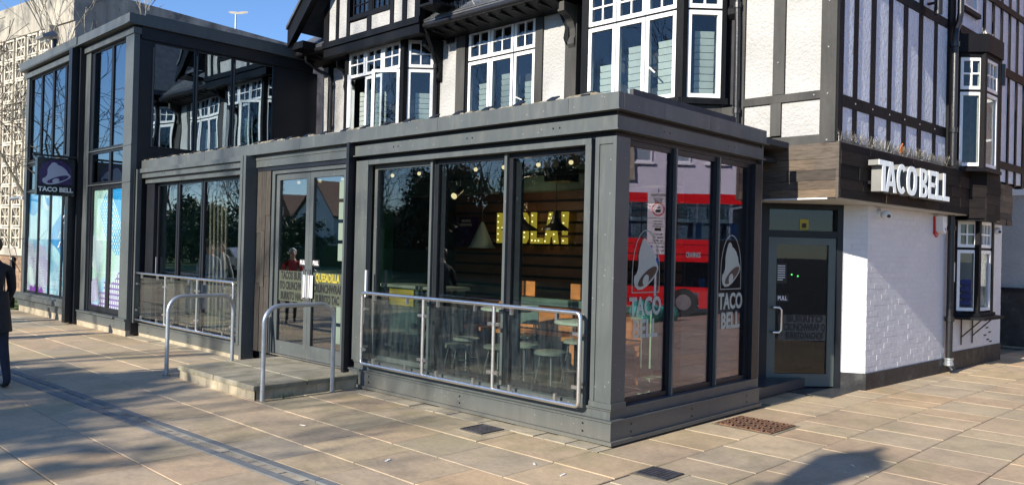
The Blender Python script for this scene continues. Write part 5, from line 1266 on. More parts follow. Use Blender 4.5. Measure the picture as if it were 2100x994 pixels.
# beyond the post: narrow strip, oriel, far panels
panel(3.582, 3.80, 3.05, 6.4, SU, .0, 'render_gloss')
s_ = 4.95
beam(4.86, 4.948, 3.0, 6.4, .02, DT, SU)
for i in range(5):
    a = s_+i*.42
    for z0, z1 in ((3.05, 3.26), (3.38, 4.82), (4.96, 5.9), (6.0, 7.2)): panel(a, a+.33, z0, z1, SU, .0, 'render_gloss')
    beam(a+.331, a+.419, 3.0, 7.2, .02, DT, SU)
for z0, z1 in ((3.261, 3.379), (4.821, 4.959), (5.901, 5.999)): beam(4.95, 7.05, z0, z1, .028, DT, SU)
panel(3.82, 4.85, 5.25, 6.4, SU, .0, 'render_gloss')
beam(3.82, 4.85, 5.12, 5.249, .03, DT, SU)
def side_bay(base, z0, zt, z1, d, Lf, hood, sillz, parent, tone, blind=False):
    """oriel on the side wall: 45 degree cheek facing the street, then a front light"""
    f1 = Fr(base, (DD+ND)*k2, (ND-DD)*k2); L1 = d*math.sqrt(2); c1 = f1(L1, 0, 0); f2 = Fr(c1, DD, ND)
    f3 = Fr(c1+DD*Lf, (DD-ND)*k2, (ND+DD)*k2)
    for f_, a, b, cc in ((f1, .03, L1-.03, 2), (f2, .04, Lf-.04, 3), (f3, .03, L1-.03, 2)):
        sash(parent, f_, a, b, zt+.02, z1, .0, cc, 2, fw=.05); w_ = sash(parent, f_, a, b, z0, zt-.02, .0, fw=.05)
        MB(f_).box(a, b, -.06, -.005, zt-.019, zt+.019).build('transom', tone, parent); MB(f_).box(a-.03, b+.03, -.08, .012, z1+.001, z1+.07).build('bay_head', tone, parent)
        if blind and f_ is f2: MB(f_).box(a+.05, b-.05, -.075, -.07, z0+.05, zt-.07).build('blind', 'curtain', w_)
    for p in (c1, c1+DD*Lf): MB().prism([tuple(p+ND*.015-DD*.05+np.array([0, 0, z0-.05])), tuple(p+ND*.02+DD*.03+np.array([0, 0, z0-.05])), tuple(p-ND*.06+DD*.04+np.array([0, 0, z0-.05])), tuple(p-ND*.07-DD*.05+np.array([0, 0, z0-.05]))], (0, 0, z1-z0+.12)).build('bay_post', tone, parent)
    MB(f1).box(-.03, .029, -.06, .012, z0-.05, z1+.07).build('bay_jamb', tone, parent)
    e0 = base-DD*.06; P = [e0, c1+(ND-DD)*.05, c1+DD*Lf+(ND+DD)*.05, c1+DD*(Lf+d)-ND*d+DD*.06]
    MB().prism([tuple(p+np.array([0, 0, sillz-.05])) for p in P], (0, 0, .048)).build('bay_sill', tone, parent)
    if hood: MB().prism([tuple(p+np.array([0, 0, z1+.071])) for p in P], (0, 0, hood)).build('bay_hood', tone, parent)
    # dark room
    b0 = base-ND*.35
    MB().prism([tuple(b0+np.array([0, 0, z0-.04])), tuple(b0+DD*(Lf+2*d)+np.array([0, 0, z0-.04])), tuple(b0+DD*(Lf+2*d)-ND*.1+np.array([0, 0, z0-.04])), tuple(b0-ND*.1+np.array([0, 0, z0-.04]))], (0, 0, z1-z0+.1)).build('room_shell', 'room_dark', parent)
ub = SU(3.84, .0, 0); side_bay(ub, 3.13, 4.26, 4.76, .28, .62, .27, 3.10, tud, DT, True)
lb = FS(3.12, .0, 0); side_bay(lb, .93, 1.90, 2.33, .26, .60, 0, .90, shop, DT)
# boxes of blue stock behind the lower bay glass
mb = MB()
for i in range(4): mb.ball(tuple(lb+ND*.02+DD*(.45+.02*(i % 2))+np.array([0, 0, 1.03+i*.11])), .12, 10, 6, (1, 1.2, .5))
mb.build('stock_bags', 'blue_bag', shop, smooth=True)
# bracketed shelf under the lower bay
sh = thing('window_shelf', lb+np.array([0, 0, .85]), 'dark narrow shelf on thin steel brackets under the lower bay', 'shelf')
MB().prism([tuple(lb-DD*.12+np.array([0, 0, .80])), tuple(lb+(ND)*.40+DD*.12+np.array([0, 0, .80])), tuple(lb+ND*.42+DD*.98+np.array([0, 0, .80])), tuple(lb+DD*1.2+np.array([0, 0, .80]))], (0, 0, .045)).build('shelf_board', DT, sh)
for q in (.28, .78):
    p = lb+DD*q+np.array([0, 0, .0]); MB().tube([p+ND*.02+np.array([0, 0, .79]), p+ND*.02+np.array([0, 0, .38])], .011, 6).build('bracket_upright', 'cast_black', sh)
    MB().tube([p+ND*.30+np.array([0, 0, .79]), p+ND*.02+np.array([0, 0, .50])], .011, 6).build('bracket_stay', 'cast_black', sh)
# painted dashes and stuck-on stone shapes near the end
for i in range(6):
    s = 4.45+.14*(i % 3)+.05*(i//3); z = .62-.06*i+.02*(i % 2); MB(FS).box(s, s+.12, .006, .009, z, z+.022).build('paint_dash', 'black_print', shop)
for z, h in ((1.80, .30), (1.25, .32), (.85, .30)):
    MB(FS).prism([(4.52+.09*math.cos(2*math.pi*k/9)*(1+.2*(k % 2)), .004, z+.5*h*math.sin(2*math.pi*k/9)) for k in range(9)], (0, .025, 0)).build('stuck_stone', 'plastic_grey' if z < 1 else 'pale_stone', shop)
# ---------------------------------------------------------------- fittings on the side wall
ppx = lambda s, o, z: tuple(FS(s, o, z))
ds = pipe('black downpipe on the white brick side wall beside the lower bay', [tuple(SU(3.62, .09, 6.4)), tuple(SU(3.62, .09, 5.35)), tuple(SU(3.56, .09, 5.2)), tuple(SU(3.42, .10, 5.05)), tuple(SU(3.40, .10, 4.9)), tuple(SU(3.40, .10, 3.08))], .045, [tuple(SU(3.40, .10, 4.85)), tuple(SU(3.40, .10, 3.6))])
ds['label'] = 'black swan necked downpipe on the timbered side wall'
t = pipe('black downpipe with grey foot on the white brick side wall', [ppx(2.72, .075, 2.40), ppx(2.72, .075, .25), ppx(2.72, .075, .12), ppx(2.72, .13, .05)], .05, [ppx(2.72, .075, 2.2), ppx(2.72, .075, .82)])
MB().lathe(ppx(2.72, .075, .17), [(.062, -.06), (.07, -.05), (.07, -.02), (.062, -.01), (.062, .03), (.07, .04), (.07, .06)], 12).build('pipe_foot', 'galvanised', t)
def cctv(s, o, fr, z, label):
    t = thing('security_camera', fr(s, o, z), label, 'camera'); p = np.array(fr(s, o, z))
    MB().tube([p, p+fr.n*.05], .065, 14).build('mount', 'plastic_white', t, smooth=True)
    MB().ball(tuple(p+fr.n*.10+np.array([0, 0, -.01])), .06, 14, 9).build('camera_ball', 'plastic_white', t, smooth=True)
    q = p+fr.n*.14-fr.s*.025+np.array([0, 0, -.03]); MB().tube([q, q+fr.n*.02-fr.s*.01], .022, 10).build('lens', 'plastic_black', t)
    return t
cctv(.30, .0, FS, 2.30, 'round white security camera under the fascia near the shop corner')
cctv(4.75, .0, FS, 2.24, 'round white security camera at the far end of the brick wall')
t = thing('alarm_box', FS(2.28, 0, 2.1), 'white alarm box with red sides below the raised letters', 'alarm')
MB(FS).prism([(2.20, .0, 2.36), (2.36, .0, 2.36), (2.38, .0, 2.12), (2.30, .0, 2.05), (2.20, .0, 2.10)], (0, .03, 0)).build('back_box', 'alarm_red', t)
MB(FS).prism([(2.205, .031, 2.36), (2.37, .031, 2.36), (2.375, .031, 2.16), (2.33, .031, 2.10), (2.225, .031, 2.14)], (0, .10, 0)).build('cover', 'plastic_white', t)
MB(FS).box(2.30, 2.345, .1315, .137, 2.15, 2.19).build('badge', 'plastic_grey', t)
t = thing('notice_case', FS(2.96, 0, 1.35), 'small black framed notice case between downpipe and lower bay', 'notice case')
MB(FS).box(2.86, 3.04, .0, .035, 1.36, 1.70).build('case_frame', 'plastic_black', t); MB(FS).box(2.885, 3.015, .0355, .038, 1.385, 1.675).build('notice', 'paper', t)
def wall_lamp(fr, s, z, label):
    t = thing('wall_lamp', fr(s, 0, z), label, 'lamp'); p = np.array(fr(s, .14, z))
    MB().tube([p+np.array([0, 0, -.17]), p+np.array([0, 0, .17])], .055, 14).build('lamp_body', 'plastic_black', t, smooth=True); MB().tube([np.array(fr(s, .0, z)), p], .02, 8).build('arm', 'plastic_black', t)
wall_lamp(SU, 2.62, 5.28, 'black cylinder lamp near the top of the timbered side wall'); wall_lamp(SU, 5.35, 4.72, 'black cylinder lamp beyond the oriel window')
spikes('short bird spikes on the hood of the side oriel window', [(tuple(ub+(ND)*.2+DD*.4+np.array([0, 0, 5.12])), tuple(ub+(ND)*.2+DD*.9+np.array([0, 0, 5.12])))], 22, .13, 12)
# small window in the upper storey behind the pipe
sash(tud, SU, 3.95, 4.55, 5.55, 6.4, .03, fw=.05); MB(SU).box(3.90, 4.60, -.05, .06, 5.48, 5.545).build('window_sill', DT, tud)
# end wall of the shop and a plain block behind so the wing is closed
bx('rear_block', 'render_white', tud, -2.9, .55, 10.1, 10.25, .0, 6.4); 
MB().prism([(.5, 3.9, 6.45), (.98, 10.3, 6.45), (-3.0, 10.3, 6.45), (-3.0, 3.9, 6.45)], (0, 0, .1)).build('wing_roof', 'slate', tud)
# ---------------------------------------------------------------- neighbour at the far right
nb = thing('brick_neighbour', (1.5, 13.0, 0), 'pale walled brick building beyond the shop at the right edge', 'building')
bx('lower_wall', 'render_white', nb, -2.0, 4.0, 12.6, 17, .0, 3.05); bx('upper_wall', 'brick_red', nb, -2.0, 4.0, 12.7, 17, 3.051, 9.0)
bx('string_course', 'upvc', nb, -2.05, 4.05, 12.55, 12.7, 3.03, 3.16)
for x in (.95, 2.4):
    for z in (3.35, 5.6): glazing(nb, front(12.70), x, x+1.0, z, z+1.7, .03, .07, 'upvc', 'glass_house', 1, 2, .05)
for i in range(6): bx('hoarding_panel', 'plinth_black', nb, -1.6+i*.92, -1.6+i*.92+.90, 12.50, 12.56, .05, 1.12)
bx('hoarding_rail', 'anthracite_dark', nb, -1.7, 4.0, 12.47, 12.57, 1.121, 1.20)
# ================================================================ concrete building with pierced screens, far left
ce = np.array([-.99070, -.13610, 0]); cm_ = np.array([.13610, -.99070, 0])     # along the face to the left, and out of it
corner = np.array([-20.95, 2.03, 0]); CFc = Fr(corner, ce, cm_)
con = thing('concrete_block_building', corner, 'pale concrete building with columns of pierced screen blocks', 'building')
bx('front_wall', 'concrete', con, 0, 1.35, -.5, 0, .0, 9.05, fr=CFc); bx('parapet', 'concrete_stained', con, 1.351, 30, -.5, .05, 8.02, 9.05, fr=CFc); bx('parapet', 'concrete_stained', con, -.001, 1.35, .001, .05, 8.02, 9.05, fr=CFc)
bx('screen_backing', 'room_dark', con, 1.351, 30, -.5, -.35, 1.35, 8.02, fr=CFc); bx('screen_sill', 'concrete', con, 1.351, 30, -.5, .08, 1.12, 1.349, fr=CFc)
CSide = Fr(corner, -cm_, -ce)
bx('side_wall', 'concrete_stained', con, .501, 30, -1.0, -.001, .0, 9.05, fr=CSide); bx('roof_deck', 'bitumen', con, 1.02, 25, .51, 20, 8.6, 8.7, fr=Fr(corner, ce, -cm_))
# courses of brick below the screen
mbk = MB(Fr((0, 0, 0), (1, 0, 0), (0, 1, 0)))
for k in range(9):
    s = 1.4-(k % 2)*.25
    while s < 8.5:
        bx('brick', 'brick_brown', con, s+.006, s+.494, -.2, .02, .01+k*.122, .122+k*.122, fr=CFc); s += .5
bx('brick_backing', 'concrete_stained', con, 1.36, 9, -.3, .005, .0, 1.118, fr=CFc)
# one pierced block, shared
pitch, bw, bh = .80, .62, .64
mb = MB(); t = .05; d = .14
mb.box(-bw/2, bw/2, -d, 0, -bh/2, -bh/2+t).box(-bw/2, bw/2, -d, 0, bh/2-t, bh/2).box(-bw/2, -bw/2+t, -d, 0, -bh/2+t, bh/2-t).box(bw/2-t, bw/2, -d, 0, -bh/2+t, bh/2-t)
iw, ih = bw/2-t, bh/2-t
for sx in (-1, 1):
    n = np.array([ih, -sx*iw])/math.hypot(iw, ih)*t*.45
    mb.prism([(-sx*iw+n[0]*0-n[0]*.6, -.01, -ih), (-sx*iw+n[0], -.01, -ih), (sx*iw+n[0]*.6, -.01, ih), (sx*iw-n[0], -.01, ih)], (0, -d+.03+.005*sx, 0))
mb.box(-t*.4, t*.4, -d+.022, -.014, -ih, ih); mb.box(-iw, iw, -d+.026, -.018, -t*.4, t*.4)
scr = mb.mesh('screen_block', 'concrete_block')
k = 0; cx = 1.35+.10+bw/2
cols = []
for c in range(9):
    s = 1.42+bw/2+c*pitch
    bx('screen_rib', 'concrete_block', con, s-bw/2-.15, s-bw/2-.012, -.3, .03, 1.35, 8.019, fr=CFc)
    for r_ in range(10):
        p = CFc(s, -.05, 1.36+bh/2+r_*(bh+.022))
        P = project(p)
        piece('screen_block', scr, con, axes(Vector(p), Vector(-ce), Vector(-cm_), Vector((0, 0, 1))))
bx('lamp_bracket', 'concrete', con, 1.05, 1.30, .0, .25, 7.6, 8.0, fr=CFc)
# distant brick gable between tower and timbered building, twin lamp on the car park
gb = thing('brick_gable_house', (-20, 14, 0), 'distant brown brick gable showing between tower roof and slate eaves', 'building')
MB().prism([(-25.5, 16, 0), (-15.5, 16, 0), (-15.5, 16, 8.6), (-19.0, 16, 12.0), (-25.5, 16, 8.0)], (0, 6, 0)).build('gable_wall', 'brick_brown', gb)
MB().prism([(-26.0, 15.9, 7.7), (-26.0, 15.9, 7.85), (-19.0, 15.9, 12.25), (-19.0, 15.9, 12.1)], (0, 6.2, 0)).build('roof_verge', 'pale_stone', gb)
lp = thing('lamp_post', (-27, 11.2, 8), 'pale twin headed lamp post rising above the car park', 'lamp post')
d = np.array([0, 0, 0.]); 
def at(px, py, D): return CAM+(CR*(px-1050)/FPX-CU*(py-497)/FPX+CF)*D
q = at(484, 30, 62.0); b = q.copy(); b[2] = 6.0
lp.location = Vector(b)
MB().tube([b, q], .07, 8).build('pole', 'galvanised', lp)
for s in (-1, 1): MB().prism([tuple(q+CR*s*.05+np.array([0, 0, .02])), tuple(q+CR*s*.55+np.array([0, 0, .10])), tuple(q+CR*s*.60+np.array([0, 0, .24])), tuple(q+CR*s*.05+np.array([0, 0, .18]))], (.25, .25, 0)).build('lamp_head', 'concrete', lp)
# garden corner: lawn patch, black railing, hedge
bx('lawn_patch', 'grass', None, -23.6, -17.2, -.6, 1.5, -.03, .02, kind='structure')
bx('planter_kerb', 'pale_stone', None, -18.2, -17.1, -.75, -.6, -.02, .12, kind='structure')
rl = thing('iron_railing', (-18.5, .2, 0), 'black iron railing before the concrete building', 'railing')
for i in range(12):
    y = .2+i*.0; x = -20.6+i*.28
    MB().tube([(x, -.25, .0), (x, -.25, 1.02)], .016, 6).build('bar', 'cast_black', rl)
bx('top_rail', 'cast_black', rl, -20.7, -17.4, -.27, -.23, .95, .985); bx('bottom_rail', 'cast_black', rl, -20.7, -17.4, -.27, -.23, .12, .15)
for x in (-20.7, -17.45):
    bx('post', 'cast_black', rl, x-.05, x+.05, -.30, -.20, .0, 1.12); MB().ball((x, -.25, 1.17), .075, 10, 6).build('finial', 'cast_black', rl)
nbx = thing('litter_bin', (-19.0, -1.0, 0), 'dark litter bin by the railing at the left edge', 'bin')
MB().lathe((-19.4, -1.1, 0), [(.24, 0), (.27, .1), (.27, .95), (.30, 1.0), (.30, 1.12), (.22, 1.2), (.05, 1.22)], 16).build('bin_body', 'plastic_black', nbx, smooth=True); bx('bin_slot', 'room_dark', nbx, -19.55, -19.25, -1.42, -1.36, .98, 1.08)

# ================================================================ trees
def bare_tree(seed, H, r0, spread=.5, levels=6, lean=(0, 0), up=.25, kids=(2, 3), first=.28, thin=.008):
    r = random.Random(seed); mb = MB()
    def grow(p, d, L, rad, lev):
        n = 3 if lev < 3 else 2; pts = [p]; rs = [rad]
        dd = d.copy(); q = p.copy()
        for i in range(n):
            dd = dd+np.array([r.gauss(0, .13), r.gauss(0, .13), r.gauss(0, .08)+up*.12]); dd /= np.linalg.norm(dd)
            q = q+dd*L/n; pts.append(q); rs.append(max(thin, rad*(1-.38*(i+1)/n)))
        mb.tube(pts, rs, 7 if lev == 0 else 5 if lev < 3 else 3, cap=False)
        if lev >= levels: return
        k = r.randint(*kids)+(1 if lev == 0 else 0)
        for j in range(k):
            a = r.random()*6.283; sp_ = spread*r.uniform(.6, 1.35)
            ax = np.cross(dd, [math.cos(a), math.sin(a), .3]); ax /= np.linalg.norm(ax)
            nd_ = dd*math.cos(sp_)+ax*math.sin(sp_)+np.array([0, 0, up*.4]); nd_ /= np.linalg.norm(nd_)
            i0 = len(pts)-1 if j < 2 else r.randint(1, len(pts)-1)
            grow(pts[i0], nd_, L*r.uniform(.62, .86), rs[i0]*r.uniform(.58, .8), lev+1)
        if lev < 2 and lev > 0:
            pass
    grow(np.zeros(3), np.array([lean[0], lean[1], 1.0]), H*first, r0, 0)
    return mb
tree_mesh = [bare_tree(2, 12, .24, .48, 7).mesh('bare_crown', 'bark', fix=False), bare_tree(5, 11, .2, .55, 7, up=.2).mesh('bare_crown', 'bark', fix=False), bare_tree(31, 13, .3, .42, 7).mesh('bare_crown', 'bark', fix=False)]
def put_tree(kind, x, y, z, rot, s, label, mesh=None, group='bare trees across the street', cat='tree'):
    t = thing('bare_tree', (x, y, z), label, cat, group)
    piece('branches', mesh or tree_mesh[kind], t, Matrix.Translation((x, y, z)) @ Matrix.Rotation(rot, 4, 'Z') @ Matrix.Scale(s, 4))
    return t
sap = bare_tree(13, 11, .11, .40, 6, up=.35, thin=.011).mesh('bare_crown', 'bark_pale', fix=False)
q = at(205, 300, 21.5); put_tree(0, q[0], q[1], 0, .6, 1.0, 'young bare tree rising behind the glazed tower', sap, None)
q = at(120, 300, 24.5); put_tree(0, q[0], q[1], 0, 2.6, .92, 'thin bare tree in front of the concrete screen', sap, None)
twig = bare_tree(44, 9, .12, .6, 6, up=-.02, thin=.009).mesh('bare_crown', 'bark', fix=False)
q = at(-190, 300, 19.5); put_tree(0, q[0], q[1], 0, 1.4, .95, 'bare tree at the left edge with twigs before the concrete building', twig, None)
# ================================================================ what stands across the street (seen in the glass, and casting the shade)
def clump_mesh(seed, n, rx, ry, rz, leaf, mat, zc=0.0):
    """a crown of many small leaf faces gathered in clumps"""
    r = random.Random(seed); mb = MB(); cl = []
    for i in range(max(8, n//160)):
        a, b = r.random()*6.283, r.uniform(-1, 1); k = r.random()**.45; c = math.sqrt(1-b*b)
        cl.append((rx*k*c*math.cos(a), ry*k*c*math.sin(a), rz*k*b+zc, r.uniform(.22, .42)))
    for i in range(n):
        x, y, z, s = r.choice(cl); R_ = s*min(rx, ry, rz)*1.1
        p = np.array([x+r.gauss(0, R_*.5), y+r.gauss(0, R_*.5), z+r.gauss(0, R_*.42)])
        u = np.array([r.gauss(0, 1), r.gauss(0, 1), r.gauss(0, 1)]); u /= np.linalg.norm(u); w = np.cross(u, [r.gauss(0, 1), r.gauss(0, 1), r.gauss(0, 1)]); w /= (np.linalg.norm(w)+1e-6)
        l = leaf*r.uniform(.6, 1.4); mb.add([p-u*l, p+w*l*.45, p+u*l, p-w*l*.45], [(0, 1, 2, 3)])
    return mb.mesh('leafy_crown', mat, fix=False)
ever = [clump_mesh(1, 5200, 2.4, 2.2, 2.6, .17, 'evergreen'), clump_mesh(9, 4600, 2.0, 2.0, 3.4, .17, 'evergreen')]
def evergreen(k, x, y, zc, s, h0, label, group='evergreen trees across the street'):
    t = thing('evergreen_tree', (x, y, 0), label, 'tree', group)
    MB().tube([(x, y, -.1), (x+.1, y, zc*.6), (x, y+.1, zc)], [.28, .22, .1], 8).build('trunk', 'bark', t)
    piece('crown', ever[k], t, Matrix.Translation((x, y, zc)) @ Matrix.Rotation(x, 4, 'Z') @ Matrix.Diagonal((s[0], s[1], s[2], 1)))
E1 = 'dark evergreen tree across the street behind the camera'; B1 = 'bare winter tree across the street behind the camera'
# shade on the left paving
evergreen(0, -6.4, -19.0, 6.3, (1.5, .9, .80), 0, E1); evergreen(1, -10.2, -20.5, 6.2, (1.0, .9, .66), 0, E1)
for i, (x, y, s, r_) in enumerate(((-4.6, -15.5, .72, .3), (-11.5, -17.5, .9, 1.7), (-17, -34, 1.05, 2.2), (5.2, -19, .92, .8), (-1.0, -30, 1.25, 4.0), (-8.5, -26, 1.55, 2.0), (-24, -36, 1.0, 3.3), (-30, -40, 1.15, 5.1), (-36, -36, 1.1, 1.1), (-43, -38, 1.2, .2), (-25, -46, 1.3, 2.7), (-50, -42, 1.35, 3.9), (-58, -38, 1.3, 5.7), (-68, -44, 1.4, 1.9), (-38, -50, 1.4, 2.9), (-54, -54, 1.5, .9), (-80, -40, 1.4, 4.4), (-92, -46, 1.5, .5), (-105, -42, 1.5, 2.1), (-118, -50, 1.6, 3.0))):
    put_tree(i % 3, x, y, 0, r_, s, B1)
for i, (x, y, z, s) in enumerate(((-17, -30, 4.2, (1.4, 1.2, 1.5)), (-22, -31, 4.4, (1.5, 1.2, 1.6)), (-27, -33, 4.0, (1.5, 1.2, 1.4)), (-13, -31, 3.8, (1.4, 1.1, 1.4)), (-33, -36, 3.6, (1.6, 1.2, 1.2)), (-46, -44, 3.0, (1.8, 1.2, 1.0)), (-64, -48, 3.2, (2, 1.2, 1.1)))):
    evergreen(i % 2, x, y, z, s, 0, E1)
re_ = random.Random(15)
for i in range(20):
    evergreen(i % 2, -20-i*3.6+re_.uniform(-1, 1), -39-re_.uniform(0, 6)-i*.5, re_.uniform(1.9, 2.9), (re_.uniform(1.0, 1.4), 1.2, re_.uniform(.75, 1.15)), 0, E1)
for i, (x, y) in enumerate(((-44, -21), (-50, -23), (-57, -22), (-64, -27), (-72, -27), (-82, -30), (-93, -33), (-106, -38), (-120, -42), (-135, -48))):
    evergreen(i % 2, x, y, 2.0, (1.2, 1.2, .7+.25*(i % 3)), 0, E1)
def house(label, x, y, w, d, h, rh, wallm, roofm, turn=False):
    t = thing('gabled_house', (x, y, 0), label, 'building')
    MB().prism([(x-w/2, y, -.1), (x+w/2, y, -.1), (x+w/2, y, h), (x, y, h+rh), (x-w/2, y, h)], (0, -d, 0)).build('wall', wallm, t)
    for s in (-1, 1): MB().prism([(x+s*(w/2+.35), y+.3, h-.35*rh/(w/2)), (x, y+.3, h+rh), (x, y+.3, h+rh+.2), (x+s*(w/2+.35), y+.3, h-.35*rh/(w/2)+.2)], (0, -d-.6, 0)).build('roof', roofm, t)
    for xx, z in ((x-w*.22, 1.0), (x+w*.22, 1.0), (x-w*.2, 3.6), (x+w*.2, 3.6), (x, h+rh*.25)):
        glazing(t, Fr((0, y, 0), (1, 0, 0), (0, 1, 0)), xx-.6, xx+.6, z, z+1.25, .05, .08, 'upvc', 'glass_house', 2, 1, .06)
    return t
house('white gabled house beyond the lawn', -78, -46, 8, 7, 5.2, 4.0, 'house_white', 'roof_tile'); house('brick gabled house down the street', -110, -60, 9, 8, 5.2, 4.2, 'brick_red', 'roof_tile')
for i, x in enumerate((-30, -34, -38, -42, -46, -50)): evergreen(i % 2, x, -37-(i % 3), 4.4, (1.2, 1.1, 1.55), 0, E1)
bx('garden_hedge', 'hedge', None, -60, -16, -29.2, -28.2, -.05, 1.5, label='long clipped hedge beyond the lawn', cat='hedge')
# parked car
ca = thing('parked_car', (-33, -13.2, 0), 'silver hatchback parked across the street', 'car')
prof = [(-2.0, .35), (-2.05, .75), (-1.9, .92), (-1.1, 1.0), (-.45, 1.42), (.9, 1.46), (1.7, 1.0), (2.0, .9), (2.05, .4)]
MB().prism([(-33+u, -14.0, v) for u, v in prof], (0, 1.7, 0)).build('body', 'car_silver', ca)
for s in (-1, 1): MB().prism([(-33+u, -13.15+s*.855, v) for u, v in ((-.95, 1.02), (-.42, 1.36), (.85, 1.38), (1.45, 1.02))], (0, .01*s, 0)).build('side_window', 'plastic_black', ca)
for dx in (-1.25, 1.3):
    for yy in (-14.0, -12.3): MB().tube([(-33+dx, yy-.1, .31), (-33+dx, yy+.1, .31)], .31, 16).build('wheel', 'tyre', ca)
# ---------------------------------------------------------------- side street seen in the glass side: bus, sign, bags, buildings
bz = -.54
bdir = np.array([.723, -.691, 0]); bdir /= np.linalg.norm(bdir); bout = np.array([-.691, -.723, 0])   # nose at s = 0, tail along bdir; bout faces the glass
bpos = np.array([9.05, 20.85, bz]); BF = Fr(bpos, bdir, bout)
bus = thing('double_decker_bus', bpos, 'red double decker bus in the side street reflected in the glass side', 'bus')
RB = 'bus_red'
L, W, Hh = 10.6, 2.5, 4.4
bx('roof', RB, bus, .15, L, -W, 0, 4.05, Hh, fr=BF); bx('mid_band', RB, bus, 1.25, L, -W, 0, 1.95, 2.75, fr=BF); bx('mid_band', 'plastic_black', bus, .05, 1.249, -W, 0, 1.95, 2.75, fr=BF)
bx('skirt', RB, bus, 1.3, 1.9, -W, 0, .30, 1.05, fr=BF); bx('skirt', RB, bus, 3.05, L, -W, 0, .30, 1.05, fr=BF); bx('arch_panel', RB, bus, 1.901, 3.049, -W, 0, .86, 1.05, fr=BF)
bx('nose_lower', 'plastic_black', bus, .05, 1.299, -W, 0, .30, 1.949, fr=BF)
bx('floor', 'bus_interior', bus, .2, L-.1, -W+.05, -.05, .36, .42, fr=BF); bx('upper_floor', 'bus_interior', bus, .2, L-.1, -W+.05, -.05, 2.751, 2.78, fr=BF); bx('far_side', 'bus_interior', bus, .2, L-.1, -W, -W+.04, 1.051, 1.949, fr=BF)
bx('tail', RB, bus, L-.1, L, -W, 0, .31, 4.049, fr=BF)
for z0, z1 in ((1.06, 1.94), (2.76, 4.04)):
    n = 8
    for i in range(n):
        s0 = 1.32+i*1.14 if z0 < 2 else .2+i*1.28
        s1 = s0+(1.10 if z0 < 2 else 1.24)
        if s1 > L: continue
        bx('window', 'glass_bus', bus, s0, s1, -.02, -.01, z0, z1, fr=BF); bx('window_post', 'plastic_black', bus, s1+.001, s1+.039, -.05, -.005, z0, z1, fr=BF)
        bx('window', 'glass_bus', bus, s0, s1, -W+.041, -W+.05, z0, z1, fr=BF)
        if i < 7:
            for o in (-.5, -1.9): bx('seat', 'seat_blue', bus, s0+.3, s0+.42, o-.22, o+.22, z0-.25 if z0 > 2 else z0-.4, z0+.62 if z0 > 2 else z0+.3, fr=BF)
            MB(BF).tube([(s0+.36, -.5, z0+.62), (s0+.36, -.4, z0+.72), (s0+.36, -.6, z0+.72)], .02, 5).build('grab_handle', 'yellow_print', bus)
bx('windscreen', 'plastic_black', bus, .03, .049, -W, 0, .5, 4.0, fr=BF)
for s in (2.47, 7.9):
    MB(BF).tube([(s, -.30, .50), (s, .01, .50)], .50, 22).build('tyre', 'tyre', bus); MB(BF).tube([(s, .0105, .50), (s, .03, .50)], .28, 16).build('wheel_rim', 'wheel_metal', bus)
bx('advert_line', 'plastic_black', bus, 1.3, L, .0005, .006, 2.20, 2.23, fr=BF); bx('advert_line', 'plastic_black', bus, 1.3, L, .0005, .006, 2.55, 2.57, fr=BF)
# sign post with bags at its foot
sp_ = np.array([8.55, 13.9, -.28]); e_s = np.array([.55, -.83, 0]); e_s /= np.linalg.norm(e_s); n_s = np.array([-.83, -.55, 0])
po = thing('street_sign', sp_, 'tall white pedestrian zone sign on a grey post with a blue arrow plate', 'sign')
MB().tube([sp_, sp_+np.array([0, 0, 3.85])], .05, 10).build('post', 'galvanised', po, smooth=True)
PS = Fr(sp_, e_s, n_s)
bx('plate', 'plastic_white', po, -.32, .32, .055, .07, 1.95, 3.75, fr=PS)
for z in (2.26, 2.98): bx('divider', 'black_print', po, -.31, .31, .0705, .073, z, z+.012, fr=PS)
ring_o = ell(0, 3.25, .2, .2, 0, 24); ring_i = ell(0, 3.25, .165, .165, 0, 24)
MB(PS).ring([(u, .0705, v) for u, v in ring_o], [(u, .0705, v) for u, v in ring_i], (0, .003, 0)).build('red_ring', 'red_print', po)
bx('vehicle_mark', 'black_print', po, -.08, .08, .0705, .073, 3.16, 3.24, fr=PS); bx('vehicle_mark', 'black_print', po, -.06, .06, .0705, .073, 3.28, 3.32, fr=PS); bx('lorry_mark', 'black_print', po, -.10, .10, .0705, .073, 2.62, 2.70, fr=PS); bx('badge_mark', 'blue_print', po, .16, .29, .0705, .073, 2.08, 2.20, fr=PS)
for tx, z, h in (('PEDESTRIAN', 3.66, .075), ('and CYCLE', 3.56, .06), ('ZONE', 3.48, .085), ('Except taxis', 2.90, .05), ('buses & taxis', 2.82, .05), ('at any time and', 2.75, .05), ('Mon to Fri', 2.52, .06), ('Midnight - 8am', 2.43, .05), ('7pm - Midnight', 2.34, .05), ('Mon - Fri', 2.16, .05), ('10am - 5pm', 2.06, .05)):
    text('sign_lettering', tx, 'black_print', po, PS(-.0 if z > 2.2 else -.08, .072, z), e_s, (0, 0, 1), h, .01, .001, xs=.75)
bx('arrow_plate', 'blue_print', po, -.05, .42, .056, .066, 1.60, 1.84, fr=PS); text('sign_lettering', 'Town', 'white_print', po, PS(.18, .068, 1.72), e_s, (0, 0, 1), .10, .02, .001)
rg = random.Random(4)
